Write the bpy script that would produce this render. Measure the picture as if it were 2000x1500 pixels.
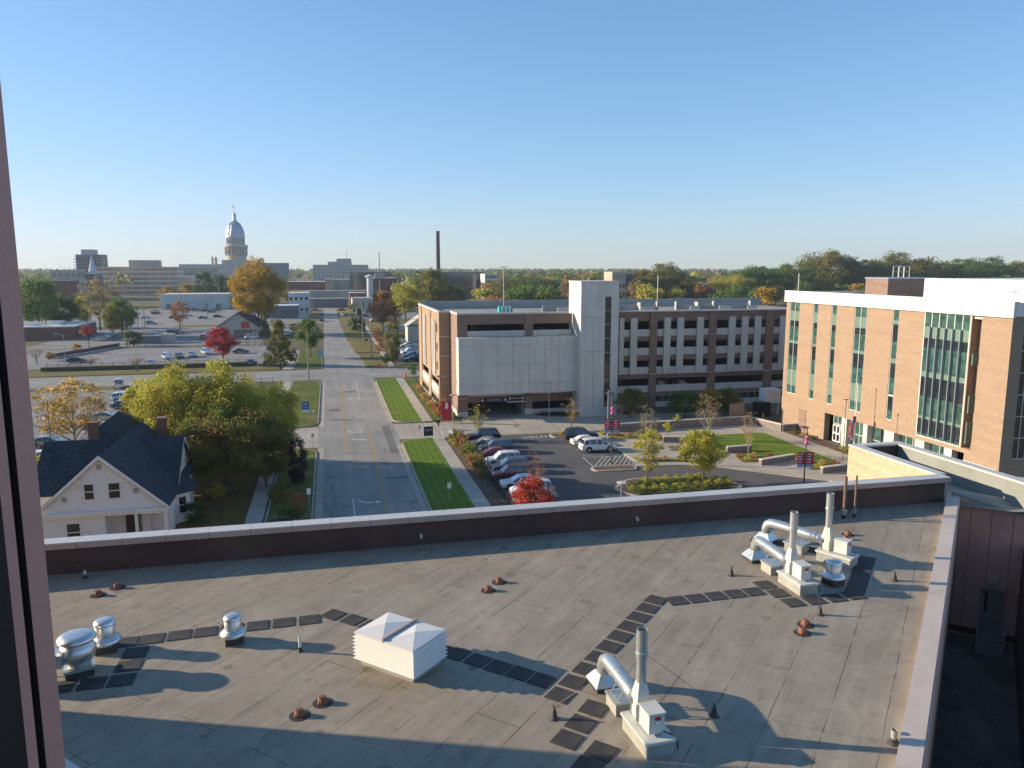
import bpy, math, random
import numpy as np
from mathutils import Vector, Matrix
R_ = math.radians
for o in list(bpy.data.objects): bpy.data.objects.remove(o)
scene = bpy.context.scene
col = scene.collection
# ------------------------------------------------------------ camera
EYE = 24.0; PITCH = math.atan(227/1500); YAW = R_(13.35)
cam = bpy.data.cameras.new('camera'); camo = bpy.data.objects.new('camera', cam); col.objects.link(camo)
cam.lens = 27; cam.sensor_width = 36; cam.clip_start = 0.05; cam.clip_end = 9000
camo.location = (0, 0, EYE); camo.rotation_euler = (math.pi/2-PITCH, 0, -YAW)
scene.camera = camo
# ------------------------------------------------------------ light
SUN_EL = 16.0; SUN_AZ = 159.0      # direction to the sun, degrees from +X counter-clockwise
w = bpy.data.worlds.new('World'); scene.world = w; w.use_nodes = True
nt = w.node_tree; bg = nt.nodes['Background']; sky = nt.nodes.new('ShaderNodeTexSky')
sky.sky_type = 'NISHITA'; sky.sun_disc = False; sky.sun_elevation = R_(SUN_EL); sky.sun_rotation = R_(90-SUN_AZ)
sky.altitude = 180; sky.air_density = 1.0; sky.dust_density = 0.15; sky.ozone_density = 1.0
wb = nt.nodes.new('ShaderNodeVectorMath'); wb.operation = 'MULTIPLY'; wb.inputs[1].default_value = (0.72, 1.165, 1.47)   # colour of the sky light
kk = nt.nodes.new('ShaderNodeVectorMath'); kk.operation = 'MULTIPLY_ADD'; kk.inputs[1].default_value = (.05, .12, .09); kk.inputs[2].default_value = (1, 1, 1); nt.links.new(sky.outputs[0], kk.inputs[0])
dv = nt.nodes.new('ShaderNodeVectorMath'); dv.operation = 'DIVIDE'; nt.links.new(sky.outputs[0], dv.inputs[0]); nt.links.new(kk.outputs[0], dv.inputs[1])
nt.links.new(dv.outputs[0], wb.inputs[0]); nt.links.new(wb.outputs[0], bg.inputs[0]); bg.inputs[1].default_value = 0.108
sl = bpy.data.lights.new('sun', 'SUN'); so = bpy.data.objects.new('sun', sl); col.objects.link(so)
sl.energy = 5.0; sl.angle = R_(0.55); sl.color = (1.0, 0.83, 0.62)
sd = Vector((math.cos(R_(SUN_AZ))*math.cos(R_(SUN_EL)), math.sin(R_(SUN_AZ))*math.cos(R_(SUN_EL)), math.sin(R_(SUN_EL))))
so.rotation_euler = sd.to_track_quat('Z', 'Y').to_euler(); so.location = (-60, 40, 60)
vs = scene.view_settings; vs.view_transform = 'Standard'; vs.look = 'None'; vs.exposure = 0.80; vs.gamma = 1.0
scene.render.resolution_x = 1024; scene.render.resolution_y = 768
scene.render.engine = 'CYCLES'
scene.cycles.max_bounces = 6; scene.cycles.transparent_max_bounces = 6; scene.cycles.volume_bounces = 0
# ------------------------------------------------------------ surveying: where a sight line meets the ground or a plane
SP, CP = math.sin(PITCH), math.cos(PITCH); SY, CY = math.sin(YAW), math.cos(YAW)
def ray(px, py):
    dx = px-1000; dy = 750-py
    a, b, c = dx, 1500*CP+dy*SP, -1500*SP+dy*CP
    return (a*CY+b*SY, -a*SY+b*CY, c)
def G(px, py, z=0.0):
    d = ray(px, py); t = (z-EYE)/d[2]; return (d[0]*t, d[1]*t)
def AY(px, py, Y):
    d = ray(px, py); t = Y/d[1]; return (d[0]*t, Y, EYE+d[2]*t)
def AX(px, py, X):
    d = ray(px, py); t = X/d[0]; return (X, d[1]*t, EYE+d[2]*t)
# ------------------------------------------------------------ mesh builder
class MB:
    def __init__(s): s.v = []; s.f = []; s.m = []
    def add(s, vs, fs, m=0):
        n = len(s.v); s.v += [tuple(v) for v in vs]
        for f in fs: s.f.append(tuple(n+i for i in f)); s.m.append(m)
    def quad(s, a, b, c, d, m=0): s.add([a, b, c, d], [(0, 1, 2, 3)], m)
    def box(s, x0, x1, y0, y1, z0, z1, m=0):
        s.add([(x0,y0,z0),(x1,y0,z0),(x1,y1,z0),(x0,y1,z0),(x0,y0,z1),(x1,y0,z1),(x1,y1,z1),(x0,y1,z1)],
              [(0,3,2,1),(4,5,6,7),(0,1,5,4),(1,2,6,5),(2,3,7,6),(3,0,4,7)], m); return s
    def rbox(s, c, hx, hy, z0, z1, a, m=0, taper=1.0):
        ca, sa = math.cos(a), math.sin(a); p = []
        for z, k in ((z0, 1), (z1, taper)):
            for sx, sy in ((-1,-1),(1,-1),(1,1),(-1,1)):
                x, y = sx*hx*k, sy*hy*k; p.append((c[0]+x*ca-y*sa, c[1]+x*sa+y*ca, z))
        s.add(p, [(0,3,2,1),(4,5,6,7),(0,1,5,4),(1,2,6,5),(2,3,7,6),(3,0,4,7)], m); return s
    def prism(s, poly, z0, z1, m=0, ms=None):
        n = len(poly)
        if sum(poly[i][0]*poly[(i+1)%n][1]-poly[(i+1)%n][0]*poly[i][1] for i in range(n)) < 0: poly = poly[::-1]
        s.add([(x,y,z1) for x,y in poly], [tuple(range(n))], m)
        s.add([(x,y,z0) for x,y in poly]+[(x,y,z1) for x,y in poly], [(i,(i+1)%n,n+(i+1)%n,n+i) for i in range(n)], m if ms is None else ms)
        return s
    def sheet(s, poly, z, m=0):
        n = len(poly)
        if sum(poly[i][0]*poly[(i+1)%n][1]-poly[(i+1)%n][0]*poly[i][1] for i in range(n)) < 0: poly = poly[::-1]
        s.add([(x,y,z) for x,y in poly], [tuple(range(n))], m); return s
    def tube(s, p0, p1, r0, r1=None, n=8, m=0, cap=True):
        p0 = Vector(p0); p1 = Vector(p1); r1 = r0 if r1 is None else r1
        d = (p1-p0)
        if d.length < 1e-6: return s
        d.normalize(); a = d.orthogonal().normalized(); b = d.cross(a)
        vs = [tuple(p+(a*math.cos(2*math.pi*i/n)+b*math.sin(2*math.pi*i/n))*r) for p, r in ((p0,r0),(p1,r1)) for i in range(n)]
        fs = [(i,(i+1)%n,n+(i+1)%n,n+i) for i in range(n)]
        if cap: fs += [tuple(range(n))[::-1], tuple(range(n,2*n))]
        s.add(vs, fs, m); return s
    def path(s, pts, r, n=8, m=0):
        pts = [Vector(p) for p in pts]; rings = []; up = None
        for i, p in enumerate(pts):
            d = ((pts[i+1]-p) if i == 0 else (p-pts[i-1]) if i == len(pts)-1 else (pts[i+1]-pts[i-1])).normalized()
            a = d.orthogonal().normalized() if up is None else (up-d*up.dot(d)).normalized(); up = a; b = d.cross(a)
            rr = r[i] if isinstance(r, (list, tuple)) else r
            rings.append([tuple(p+(a*math.cos(2*math.pi*k/n)+b*math.sin(2*math.pi*k/n))*rr) for k in range(n)])
        vs = [v for q in rings for v in q]; fs = []
        for i in range(len(pts)-1):
            for k in range(n): fs.append((i*n+k, i*n+(k+1)%n, (i+1)*n+(k+1)%n, (i+1)*n+k))
        fs += [tuple(range(n))[::-1], tuple(range(len(vs)-n, len(vs)))]
        s.add(vs, fs, m); return s
    def lathe(s, prof, c=(0,0,0), n=20, m=0):
        vs = [(c[0]+r*math.cos(2*math.pi*k/n), c[1]+r*math.sin(2*math.pi*k/n), c[2]+z) for r, z in prof for k in range(n)]
        fs = []
        for i in range(len(prof)-1):
            for k in range(n): fs.append((i*n+k, i*n+(k+1)%n, (i+1)*n+(k+1)%n, (i+1)*n+k))
        fs.append(tuple(range(len(vs)-n, len(vs))))
        s.add(vs, fs, m); return s
    def mesh(s, name, mats, off=(0,0,0), smooth=False):
        me = bpy.data.meshes.new(name)
        me.from_pydata([(x-off[0], y-off[1], z-off[2]) for x, y, z in s.v], [], s.f)
        for mt in (mats if isinstance(mats, (list, tuple)) else [mats]): me.materials.append(mt)
        me.polygons.foreach_set('material_index', s.m)
        if smooth: me.polygons.foreach_set('use_smooth', [True]*len(s.f))
        me.update(); return me
    def split(s, name, mats, parent):
        out = []; i = 0
        while i < len(s.f):
            j = i; vs = set()
            m = MB(); used = sorted(set(s.f[i]));  # faces of one added solid are contiguous
            comp = set(s.f[i]); grew = True
            while grew:
                grew = False
                while j < len(s.f) and (comp & set(s.f[j])): comp |= set(s.f[j]); j += 1; grew = True
                for q in range(j, min(j+6, len(s.f))):
                    if comp & set(s.f[q]):
                        for k in range(j, q+1): comp |= set(s.f[k])
                        j = q+1; grew = True; break
            idx = sorted(comp); mp = {v: k for k, v in enumerate(idx)}
            m.add([s.v[v] for v in idx], [tuple(mp[v] for v in f) for f in s.f[i:j]], 0); out.append(m.build(name, mats, parent)); i = j
        return out
    def build(s, name, mats, parent=None, at=None, world=True, smooth=False):
        off = (0,0,0)
        if world:
            if at is not None: off = at
            elif parent is not None:
                off = wloc(parent)
        me = s.mesh(name, mats, off, smooth)
        o = bpy.data.objects.new(name, me); col.objects.link(o)
        if parent is not None: o.parent = parent
        elif at is not None: o.location = at
        if smooth == 'auto': pass
        return o
def wloc(o):
    v = Vector(o.location)
    if o.parent: v += Vector(wloc(o.parent))
    return tuple(v)
def tag(o, label=None, cat=None, group=None, kind=None):
    if label: o['label'] = label
    if cat: o['category'] = cat
    if group: o['group'] = group
    if kind: o['kind'] = kind
    return o
def empty(name, loc, label, cat, group=None, rz=0):
    o = bpy.data.objects.new(name, None); col.objects.link(o); o.location = loc; o.rotation_euler = (0,0,rz)
    o.empty_display_size = 0.3
    return tag(o, label, cat, group)
def dup(root, loc, rz=None, label=None, scale=None):
    r = root.copy(); col.objects.link(r); r.location = loc
    if rz is not None: r.rotation_euler = (0,0,rz)
    if scale is not None: r.scale = scale
    if label: r['label'] = label
    for ch in list(root.children):
        c = ch.copy(); col.objects.link(c); c.parent = r
        for g in list(ch.children):
            d = g.copy(); col.objects.link(d); d.parent = c
    return r
# ------------------------------------------------------------ materials
def mk(name):
    m = bpy.data.materials.new(name); m.use_nodes = True
    return m, m.node_tree, m.node_tree.nodes['Principled BSDF']
def ND(nt, t, **k):
    n = nt.nodes.new(t)
    for a, b in k.items():
        if a[0] == '_': n.inputs[int(a[1:])].default_value = b
        elif a in n.inputs.keys() and not hasattr(n, a): n.inputs[a].default_value = b
        else: setattr(n, a, b)
    return n
def noise(nt, scale, detail=4, rough=0.55, coord='Object', vec=None):
    n = nt.nodes.new('ShaderNodeTexNoise'); n.inputs['Scale'].default_value = scale; n.inputs['Detail'].default_value = detail; n.inputs['Roughness'].default_value = rough
    if vec is None: tc = nt.nodes.new('ShaderNodeTexCoord'); vec = tc.outputs[coord]
    nt.links.new(vec, n.inputs['Vector']); return n
def ramp(nt, src, stops):
    r = nt.nodes.new('ShaderNodeValToRGB'); nt.links.new(src, r.inputs[0]); e = r.color_ramp.elements
    while len(e) < len(stops): e.new(0.5)
    for i, (p, c) in enumerate(stops): e[i].position = p; e[i].color = (c[0], c[1], c[2], 1) if hasattr(c, '__len__') else (c, c, c, 1)
    return r
def mix(nt, f, a, b, mode='MIX'):
    m = nt.nodes.new('ShaderNodeMix'); m.data_type = 'RGBA'; m.blend_type = mode
    for s, v in ((m.inputs[0], f), (m.inputs[6], a), (m.inputs[7], b)):
        if isinstance(v, bpy.types.NodeSocket): nt.links.new(v, s)
        elif hasattr(v, '__len__'): s.default_value = (v[0], v[1], v[2], 1)
        else: s.default_value = v
    return m.outputs[2]
def bump(nt, h, strength=0.3, dist=0.05):
    b = nt.nodes.new('ShaderNodeBump'); b.inputs['Strength'].default_value = strength; b.inputs['Distance'].default_value = dist
    nt.links.new(h, b.inputs['Height']); return b.outputs[0]
def surf(name, c, rough=0.8, var=0.25, s1=0.4, s2=8.0, metallic=0.0, bmp=0.15, spec=0.5):
    """weathered surface: two scales of noise around a base colour"""
    m, nt, p = mk(name)
    a = noise(nt, s1, 5); b = noise(nt, s2, 3)
    lo = [max(0, x*(1-var)) for x in c]; hi = [min(1, x*(1+var)) for x in c]
    r = ramp(nt, a.outputs[0], [(0.3, lo), (0.7, hi)])
    r2 = ramp(nt, b.outputs[0], [(0.3, (1-var*.6,)*3), (0.7, (1,)*3)])
    nt.links.new(mix(nt, 1.0, r.outputs[0], r2.outputs[0], 'MULTIPLY'), p.inputs['Base Color'])
    p.inputs['Roughness'].default_value = rough; p.inputs['Metallic'].default_value = metallic; p.inputs['Specular IOR Level'].default_value = spec
    if bmp: nt.links.new(bump(nt, b.outputs[0], bmp, 0.02), p.inputs['Normal'])
    return m
def streaky(name, c, rough=0.75, var=.07):
    m = surf(name, c, rough, .08, .25, 5); nt = m.node_tree; p = nt.nodes['Principled BSDF']; src = p.inputs['Base Color'].links[0].from_socket
    tc = nt.nodes.new('ShaderNodeTexCoord'); mp = ND(nt, 'ShaderNodeMapping'); nt.links.new(tc.outputs['Object'], mp.inputs[0]); mp.inputs['Scale'].default_value = (1.6,1.6,.12)
    n = noise(nt, 1.0, 6, .65, vec=mp.outputs[0]); nt.links.new(mix(nt, 1.0, src, ramp(nt, n.outputs[0], [(.32,(1-var*1.6,)*3),(.6,(1.0+var*.3,)*3)]).outputs[0], 'MULTIPLY'), p.inputs['Base Color']); return m
def plain(name, c, rough=0.5, metallic=0.0, spec=0.5):
    return surf(name, c, rough, 0.08, 1.5, 20, metallic, 0.0, spec)
def brick(name, c1, c2, mortar, scale=1.0, bw=0.22, bh=0.075, ms=0.012, var=0.2):
    m, nt, p = mk(name)
    geo = nt.nodes.new('ShaderNodeNewGeometry'); sx = nt.nodes.new('ShaderNodeSeparateXYZ'); nt.links.new(geo.outputs['Position'], sx.inputs[0])
    ad = ND(nt, 'ShaderNodeMath', operation='ADD'); nt.links.new(sx.outputs[0], ad.inputs[0]); nt.links.new(sx.outputs[1], ad.inputs[1])
    cb = nt.nodes.new('ShaderNodeCombineXYZ'); nt.links.new(ad.outputs[0], cb.inputs[0]); nt.links.new(sx.outputs[2], cb.inputs[1])
    b = nt.nodes.new('ShaderNodeTexBrick'); nt.links.new(cb.outputs[0], b.inputs['Vector'])
    b.inputs['Color1'].default_value = (*c1, 1); b.inputs['Color2'].default_value = (*c2, 1); b.inputs['Mortar'].default_value = (*mortar, 1)
    b.inputs['Scale'].default_value = scale; b.inputs['Brick Width'].default_value = bw; b.inputs['Row Height'].default_value = bh; b.inputs['Mortar Size'].default_value = ms
    mp = ND(nt, 'ShaderNodeMapping'); nt.links.new(cb.outputs[0], mp.inputs[0]); mp.inputs['Scale'].default_value = (0.25, 1.6, 1)
    n = noise(nt, 1.0, 5, 0.6, vec=mp.outputs[0]); r = ramp(nt, n.outputs[0], [(0.3, (1-var,)*3), (0.7, (1+var*.6,)*3)])
    nt.links.new(mix(nt, 1.0, b.outputs[0], r.outputs[0], 'MULTIPLY'), p.inputs['Base Color'])
    p.inputs['Roughness'].default_value = 0.9
    return m
def glass(name, c, rough=0.06, wav=0.02, metallic=0.0, spec=1.0):
    m, nt, p = mk(name); p.inputs['Base Color'].default_value = (*c, 1); p.inputs['Roughness'].default_value = rough
    p.inputs['Metallic'].default_value = metallic; p.inputs['Specular IOR Level'].default_value = spec; p.inputs['IOR'].default_value = 1.6
    n = noise(nt, 0.6, 2); nt.links.new(bump(nt, n.outputs[0], wav*4, 0.1), p.inputs['Normal'])
    n2 = noise(nt, 1.1, 3); r = ramp(nt, n2.outputs[0], [(0.35, [x*.6 for x in c]), (0.65, [min(1, x*1.5) for x in c])]); nt.links.new(r.outputs[0], p.inputs['Base Color'])
    return m
M = {}
M['conc'] = surf('concrete', (0.40,0.385,0.35), 0.85, 0.14, 0.5, 6)
M['conc_lt'] = None
M['conc_lt'] = streaky('pale_concrete', (0.60,0.57,0.50), .85); M['conc_dk'] = surf('deck_concrete', (0.30,0.29,0.265), 0.9, 0.2, 0.2, 4)
M['walk'] = surf('walk_concrete', (0.40,0.36,0.30), 0.9, 0.16, 0.3, 9)
M['kerb'] = surf('kerb_concrete', (0.40,0.36,0.30), 0.9, 0.18, 0.6, 9)
M['brick_dk'] = brick('brown_brick', (0.29,0.165,0.115), (0.21,0.12,0.09), (0.26,0.21,0.17))
M['brick_tan'] = brick('tan_brick', (0.36,0.242,0.155), (0.305,0.20,0.127), (0.33,0.26,0.19), bw=.42, bh=.16, ms=.02, var=0.11)
M['brick_tanbig'] = brick('tan_brick_near', (0.56,0.36,0.21), (0.44,0.26,0.15), (0.62,0.50,0.36), ms=0.018, bw=0.30, bh=0.1)
M['brick_red'] = brick('red_brick', (0.27,0.085,0.055), (0.20,0.065,0.045), (0.22,0.15,0.12))
M['white_metal'] = surf('white_metal', (0.74,0.72,0.68), 0.42, 0.05, 0.4, 6, spec=0.5)
M['white_paint'] = surf('white_paint', (0.82,0.81,0.78), 0.6, 0.08, 0.8, 10)
M['mullion'] = plain('pale_mullion', (0.62,0.62,0.58), 0.4)
M['fin'] = plain('grey_fin', (0.34,0.39,0.43), 0.35, 0.5)
M['glass_dk'] = glass('dark_glass', (0.02,0.025,0.03))
M['glass_gr'] = glass('green_spandrel_glass', (0.042,0.095,0.082), 0.12)
M['blind'] = plain('pale_green_blind', (0.14,0.215,0.17), 0.35)
M['void'] = surf('dark_interior', (0.02,0.02,0.022), 0.9, 0.3)
M['black'] = plain('black_metal', (0.02,0.02,0.022), 0.45)
M['darkgrey'] = plain('dark_grey_metal', (0.07,0.07,0.075), 0.5)
M['wood_pole'] = surf('pole_wood', (0.33,0.28,0.23), 0.9, 0.2, 1.5, 20)
M['steel_pole'] = plain('galvanised_pole', (0.40,0.40,0.38), 0.45, 0.4)
M['red'] = plain('banner_red', (0.52,0.02,0.035), 0.6)
M['white'] = plain('sign_white', (0.78,0.78,0.78), 0.6)
M['navy'] = plain('sign_navy', (0.012,0.02,0.05), 0.4)
M['blue'] = plain('sign_blue', (0.02,0.09,0.42), 0.4)
M['ltblue'] = plain('banner_blue', (0.30,0.45,0.62), 0.6)
M['pink'] = plain('pink_ribbon', (0.75,0.12,0.36), 0.6)
M['yellow'] = plain('safety_yellow', (0.75,0.45,0.03), 0.6)
M['orange'] = plain('safety_orange', (0.70,0.13,0.03), 0.6)
M['teal'] = plain('teal', (0.03,0.42,0.36), 0.6)
M['paint_w'] = surf('road_paint_white', (0.60,0.59,0.54), 0.8, 0.3, 2.0, 14)
M['paint_y'] = surf('road_paint_yellow', (0.50,0.32,0.12), 0.8, 0.35, 2.0, 14)
M['mulch'] = surf('mulch', (0.13,0.085,0.055), 1.0, 0.45, 1.2, 14, bmp=0.6)
M['shingle'] = None
def asphalt(name, c, crack=True):
    m, nt, p = mk(name)
    a = noise(nt, 0.11, 6, 0.6); b = noise(nt, 18, 2); tc = nt.nodes.new('ShaderNodeTexCoord')
    mp = ND(nt, 'ShaderNodeMapping'); nt.links.new(tc.outputs['Object'], mp.inputs[0]); mp.inputs['Scale'].default_value = (0.9, 0.035, 1)
    s = noise(nt, 1.0, 4, 0.6, vec=mp.outputs[0])
    c1 = ramp(nt, a.outputs[0], [(0.3, [x*.80 for x in c]), (0.72, [x*1.22 for x in c])]).outputs[0]
    c2 = ramp(nt, s.outputs[0], [(0.3, (.86,)*3), (0.7, (1.08,)*3)]).outputs[0]
    c3 = ramp(nt, b.outputs[0], [(0.3, (.85,)*3), (0.7, (1.1,)*3)]).outputs[0]
    k = mix(nt, 1.0, mix(nt, 1.0, c1, c2, 'MULTIPLY'), c3, 'MULTIPLY')
    if crack:
        nn = noise(nt, 0.35, 3); vv = nt.nodes.new('ShaderNodeVectorMath'); vv.operation = 'ADD'
        sc = nt.nodes.new('ShaderNodeVectorMath'); sc.operation = 'SCALE'; sc.inputs['Scale'].default_value = 5.0; nt.links.new(nn.outputs['Color'], sc.inputs[0])
        nt.links.new(tc.outputs['Object'], vv.inputs[0]); nt.links.new(sc.outputs[0], vv.inputs[1])
        vo = nt.nodes.new('ShaderNodeTexVoronoi'); vo.feature = 'DISTANCE_TO_EDGE'; vo.inputs['Scale'].default_value = 0.085; nt.links.new(vv.outputs[0], vo.inputs['Vector'])
        cr = ramp(nt, vo.outputs['Distance'], [(0.0, (.55,)*3), (0.012, (1,)*3)]).outputs[0]
        k = mix(nt, 1.0, k, cr, 'MULTIPLY')
    nt.links.new(k, p.inputs['Base Color']); p.inputs['Roughness'].default_value = 0.88
    nt.links.new(bump(nt, b.outputs[0], 0.25, 0.01), p.inputs['Normal'])
    return m
M['road'] = asphalt('road_surface', (0.27,0.26,0.235))
M['lot_dk'] = asphalt('new_asphalt', (0.095,0.092,0.092))
M['lot'] = asphalt('old_asphalt', (0.215,0.21,0.20))
M['drive'] = asphalt('concrete_drive', (0.38,0.345,0.285))
def grass(name, c1, c2, dry, amt=0.5, stripe=False):
    m, nt, p = mk(name)
    a = noise(nt, 0.25, 6, 0.65); b = noise(nt, 5.0, 4, 0.7); c = noise(nt, 30, 2)
    k = ramp(nt, b.outputs[0], [(0.3, c1), (0.7, c2)]).outputs[0]
    k = mix(nt, ramp(nt, a.outputs[0], [(amt, 0.0), (amt+0.16, 1.0)]).outputs[0], k, dry)
    k = mix(nt, 1.0, k, ramp(nt, c.outputs[0], [(0.3, (.7,)*3), (0.7, (1.2,)*3)]).outputs[0], 'MULTIPLY')
    h = c.outputs[0]
    if stripe:
        tc = nt.nodes.new('ShaderNodeTexCoord'); mp = ND(nt, 'ShaderNodeMapping'); nt.links.new(tc.outputs['Object'], mp.inputs[0])
        wv = nt.nodes.new('ShaderNodeTexWave'); wv.inputs['Scale'].default_value = 0.36; wv.inputs['Distortion'].default_value = 1.6; wv.inputs['Detail'].default_value = 2; nt.links.new(mp.outputs[0], wv.inputs['Vector'])
        k = mix(nt, 1.0, k, ramp(nt, wv.outputs['Fac'], [(0.0, (.72,)*3), (0.25, (1,)*3)]).outputs[0], 'MULTIPLY')
    nt.links.new(k, p.inputs['Base Color']); p.inputs['Roughness'].default_value = 1.0; p.inputs['Specular IOR Level'].default_value = 0.1
    nt.links.new(bump(nt, h, 1.0, 0.06), p.inputs['Normal'])
    return m
M['grass'] = grass('lawn_grass', (0.085,0.12,0.025), (0.14,0.18,0.04), (0.24,0.19,0.08), 0.50)
M['lawn'] = grass('mown_lawn', (0.105,0.185,0.02), (0.17,0.265,0.035), (0.21,0.235,0.07), 0.52, True)
M['grass_dry'] = grass('dry_grass', (0.15,0.14,0.045), (0.24,0.20,0.08), (0.32,0.23,0.11), 0.5)
M['ground'] = grass('ground_cover', (0.13,0.115,0.06), (0.20,0.17,0.09), (0.25,0.21,0.13), 0.5)
M['litter'] = grass('leaf_litter', (0.11,0.08,0.03), (0.22,0.15,0.045), (0.10,0.11,0.03), 0.6)
# foliage: colour varies leaf by leaf and clump by clump
def leaf(name, cs, clump, trans=0.42):
    m, nt, p = mk(name)
    g = nt.nodes.new('ShaderNodeNewGeometry'); k = ramp(nt, g.outputs['Random Per Island'], [(i/(len(cs)-1), c) for i, c in enumerate(cs)]).outputs[0]
    n = noise(nt, 2.2, 3, 0.6); k = mix(nt, ramp(nt, n.outputs[0], [(0.42, 0.0), (0.62, 1.0)]).outputs[0], k, clump)
    nt.links.new(k, p.inputs['Base Color']); p.inputs['Roughness'].default_value = 0.6; p.inputs['Specular IOR Level'].default_value = 0.3
    t = nt.nodes.new('ShaderNodeBsdfTranslucent'); nt.links.new(k, t.inputs[0]); ms = nt.nodes.new('ShaderNodeMixShader'); ms.inputs[0].default_value = trans
    nt.links.new(p.outputs[0], ms.inputs[1]); nt.links.new(t.outputs[0], ms.inputs[2]); nt.links.new(ms.outputs[0], nt.nodes['Material Output'].inputs[0])
    return m
L = {}
L['yg'] = leaf('yellow_green_leaves', [(0.50,0.48,0.07),(0.32,0.38,0.06),(0.56,0.44,0.08),(0.24,0.32,0.05)], (0.44,0.38,0.06))
L['green'] = leaf('green_leaves', [(0.096,0.176,0.035),(0.160,0.256,0.048),(0.080,0.128,0.032)], (0.136,0.192,0.040))
L['dkgreen'] = leaf('dark_green_leaves', [(0.056,0.099,0.029),(0.096,0.144,0.040),(0.048,0.072,0.026)], (0.072,0.096,0.032))
L['olive'] = leaf('olive_leaves', [(0.160,0.192,0.048),(0.256,0.240,0.056),(0.112,0.136,0.040)], (0.240,0.192,0.048))
L['mixed'] = leaf('turning_maple_leaves', [(0.136,0.208,0.035),(0.256,0.304,0.048),(0.096,0.136,0.032),(0.272,0.192,0.056)], (0.192,0.120,0.048))
L['yellow'] = leaf('golden_leaves', [(0.552,0.299,0.029),(0.437,0.276,0.034),(0.598,0.368,0.046),(0.253,0.218,0.034)], (0.322,0.230,0.034))
L['pale'] = leaf('pale_yellow_leaves', [(0.60,0.42,0.14),(0.50,0.40,0.16),(0.62,0.40,0.10),(0.40,0.33,0.14)], (0.50,0.36,0.14))
L['orange'] = leaf('orange_leaves', [(0.46,0.17,0.05),(0.36,0.20,0.06),(0.30,0.22,0.06),(0.42,0.12,0.04)], (0.38,0.17,0.06))
L['red'] = leaf('scarlet_leaves', [(0.62,0.055,0.035),(0.42,0.03,0.03),(0.60,0.16,0.05),(0.30,0.05,0.04)], (0.50,0.10,0.05), .3)
L['maroon'] = leaf('maroon_leaves', [(0.448,0.032,0.056),(0.320,0.032,0.048),(0.512,0.080,0.064)], (0.352,0.040,0.048))
L['rust'] = leaf('rusty_leaves', [(0.416,0.176,0.072),(0.320,0.192,0.080),(0.480,0.224,0.080)], (0.352,0.144,0.080))
L['brown'] = leaf('brown_leaves', [(0.352,0.240,0.112),(0.272,0.192,0.096),(0.416,0.304,0.144)], (0.304,0.192,0.096))
L['tan'] = leaf('thin_tan_leaves', [(0.384,0.320,0.144),(0.304,0.272,0.128),(0.240,0.240,0.096)], (0.320,0.240,0.128))
L['purple'] = leaf('purple_black_leaves', [(0.056,0.040,0.064),(0.080,0.056,0.080),(0.048,0.056,0.048)], (0.048,0.040,0.056))
L['lime'] = leaf('bright_yellow_green_leaves', [(0.60,0.56,0.08),(0.44,0.48,0.07),(0.30,0.38,0.06),(0.55,0.44,0.08)], (0.50,0.44,0.08))
M['bark'] = surf('bark', (0.12,0.095,0.075), 0.95, 0.3, 2, 14, bmp=0.4)
M['bark_lt'] = surf('pale_bark', (0.30,0.25,0.21), 0.95, 0.2, 2, 14)
# ============================================================ THE SETTING
def sheet(name, poly, z, mat):
    mb = MB(); mb.sheet(poly, z); return tag(mb.build(name, mat), kind='structure')
def arcpoly(pts):
    """corner list (x, y, radius) -> rounded polygon"""
    out = []; n = len(pts)
    for i in range(n):
        p = Vector(pts[i][:2]); a = Vector(pts[i-1][:2]); b = Vector(pts[(i+1) % n][:2]); r = pts[i][2] if len(pts[i]) > 2 else 0
        if r <= 0: out.append(tuple(p)); continue
        u = (a-p).normalized(); v = (b-p).normalized(); ang = u.angle(v); d = min(r/math.tan(ang/2), (a-p).length*.48, (b-p).length*.48)
        s = p+u*d; e = p+v*d
        for k in range(9):
            t = k/8; q = s*(1-t)**2+p*2*t*(1-t)+e*t*t; out.append(tuple(q))
    return out
def grow(poly, d):
    n = len(poly); P = [Vector(p) for p in poly]
    if sum(P[i].x*P[(i+1)%n].y-P[(i+1)%n].x*P[i].y for i in range(n)) < 0: P = P[::-1]
    out = []
    for i in range(n):
        a, b, c = P[i-1], P[i], P[(i+1) % n]; e1 = (b-a).normalized(); e2 = (c-b).normalized()
        n1 = Vector((e1.y,-e1.x)); n2 = Vector((e2.y,-e2.x)); m = (n1+n2)
        if m.length < 1e-4: m = n1
        m.normalize(); k = d/max(0.4, m.dot(n1)); out.append(tuple(b+m*k))
    return out
def kerbed(name, poly, mat, kw=0.2, top=0.16, kname='kerb'):
    """a raised bed of grass or mulch inside a concrete kerb"""
    mb = MB(); mb.prism(grow(poly, kw), -0.05, top-0.02); tag(mb.build(kname, M['kerb']), kind='structure')
    mb = MB(); mb.prism(poly, -0.05, top); return tag(mb.build(name, mat), kind='structure')
def slab(name, poly, z, mat):
    mb = MB(); mb.prism(poly, -0.05, z); return tag(mb.build(name, mat), kind='structure')
def rect(x0, x1, y0, y1): return [(x0,y0),(x1,y0),(x1,y1),(x0,y1)]
g = MB(); g.sheet([(-4500,-400),(4500,-400),(4500,6000),(-4500,6000)], 0.0); tag(g.build('ground', M['ground']), kind='structure')
sheet('road', rect(-2.1, 9.0, 30, 170), 0.02, M['road'])
sheet('cross_road', rect(-330, 330, 170, 187), 0.024, M['road'])
sheet('far_road', [(-1.8,187),(8.2,187),(8.0,205),(5.4,262),(4.3,350),(4.0,482),(-3.4,482),(-2.2,283)], 0.02, M['road'])
sheet('far_cross_road', rect(-300, 300, 462, 474), 0.028, M['road'])
sheet('side_road', rect(-110, -2, 349, 358), 0.03, M['road'])
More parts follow.
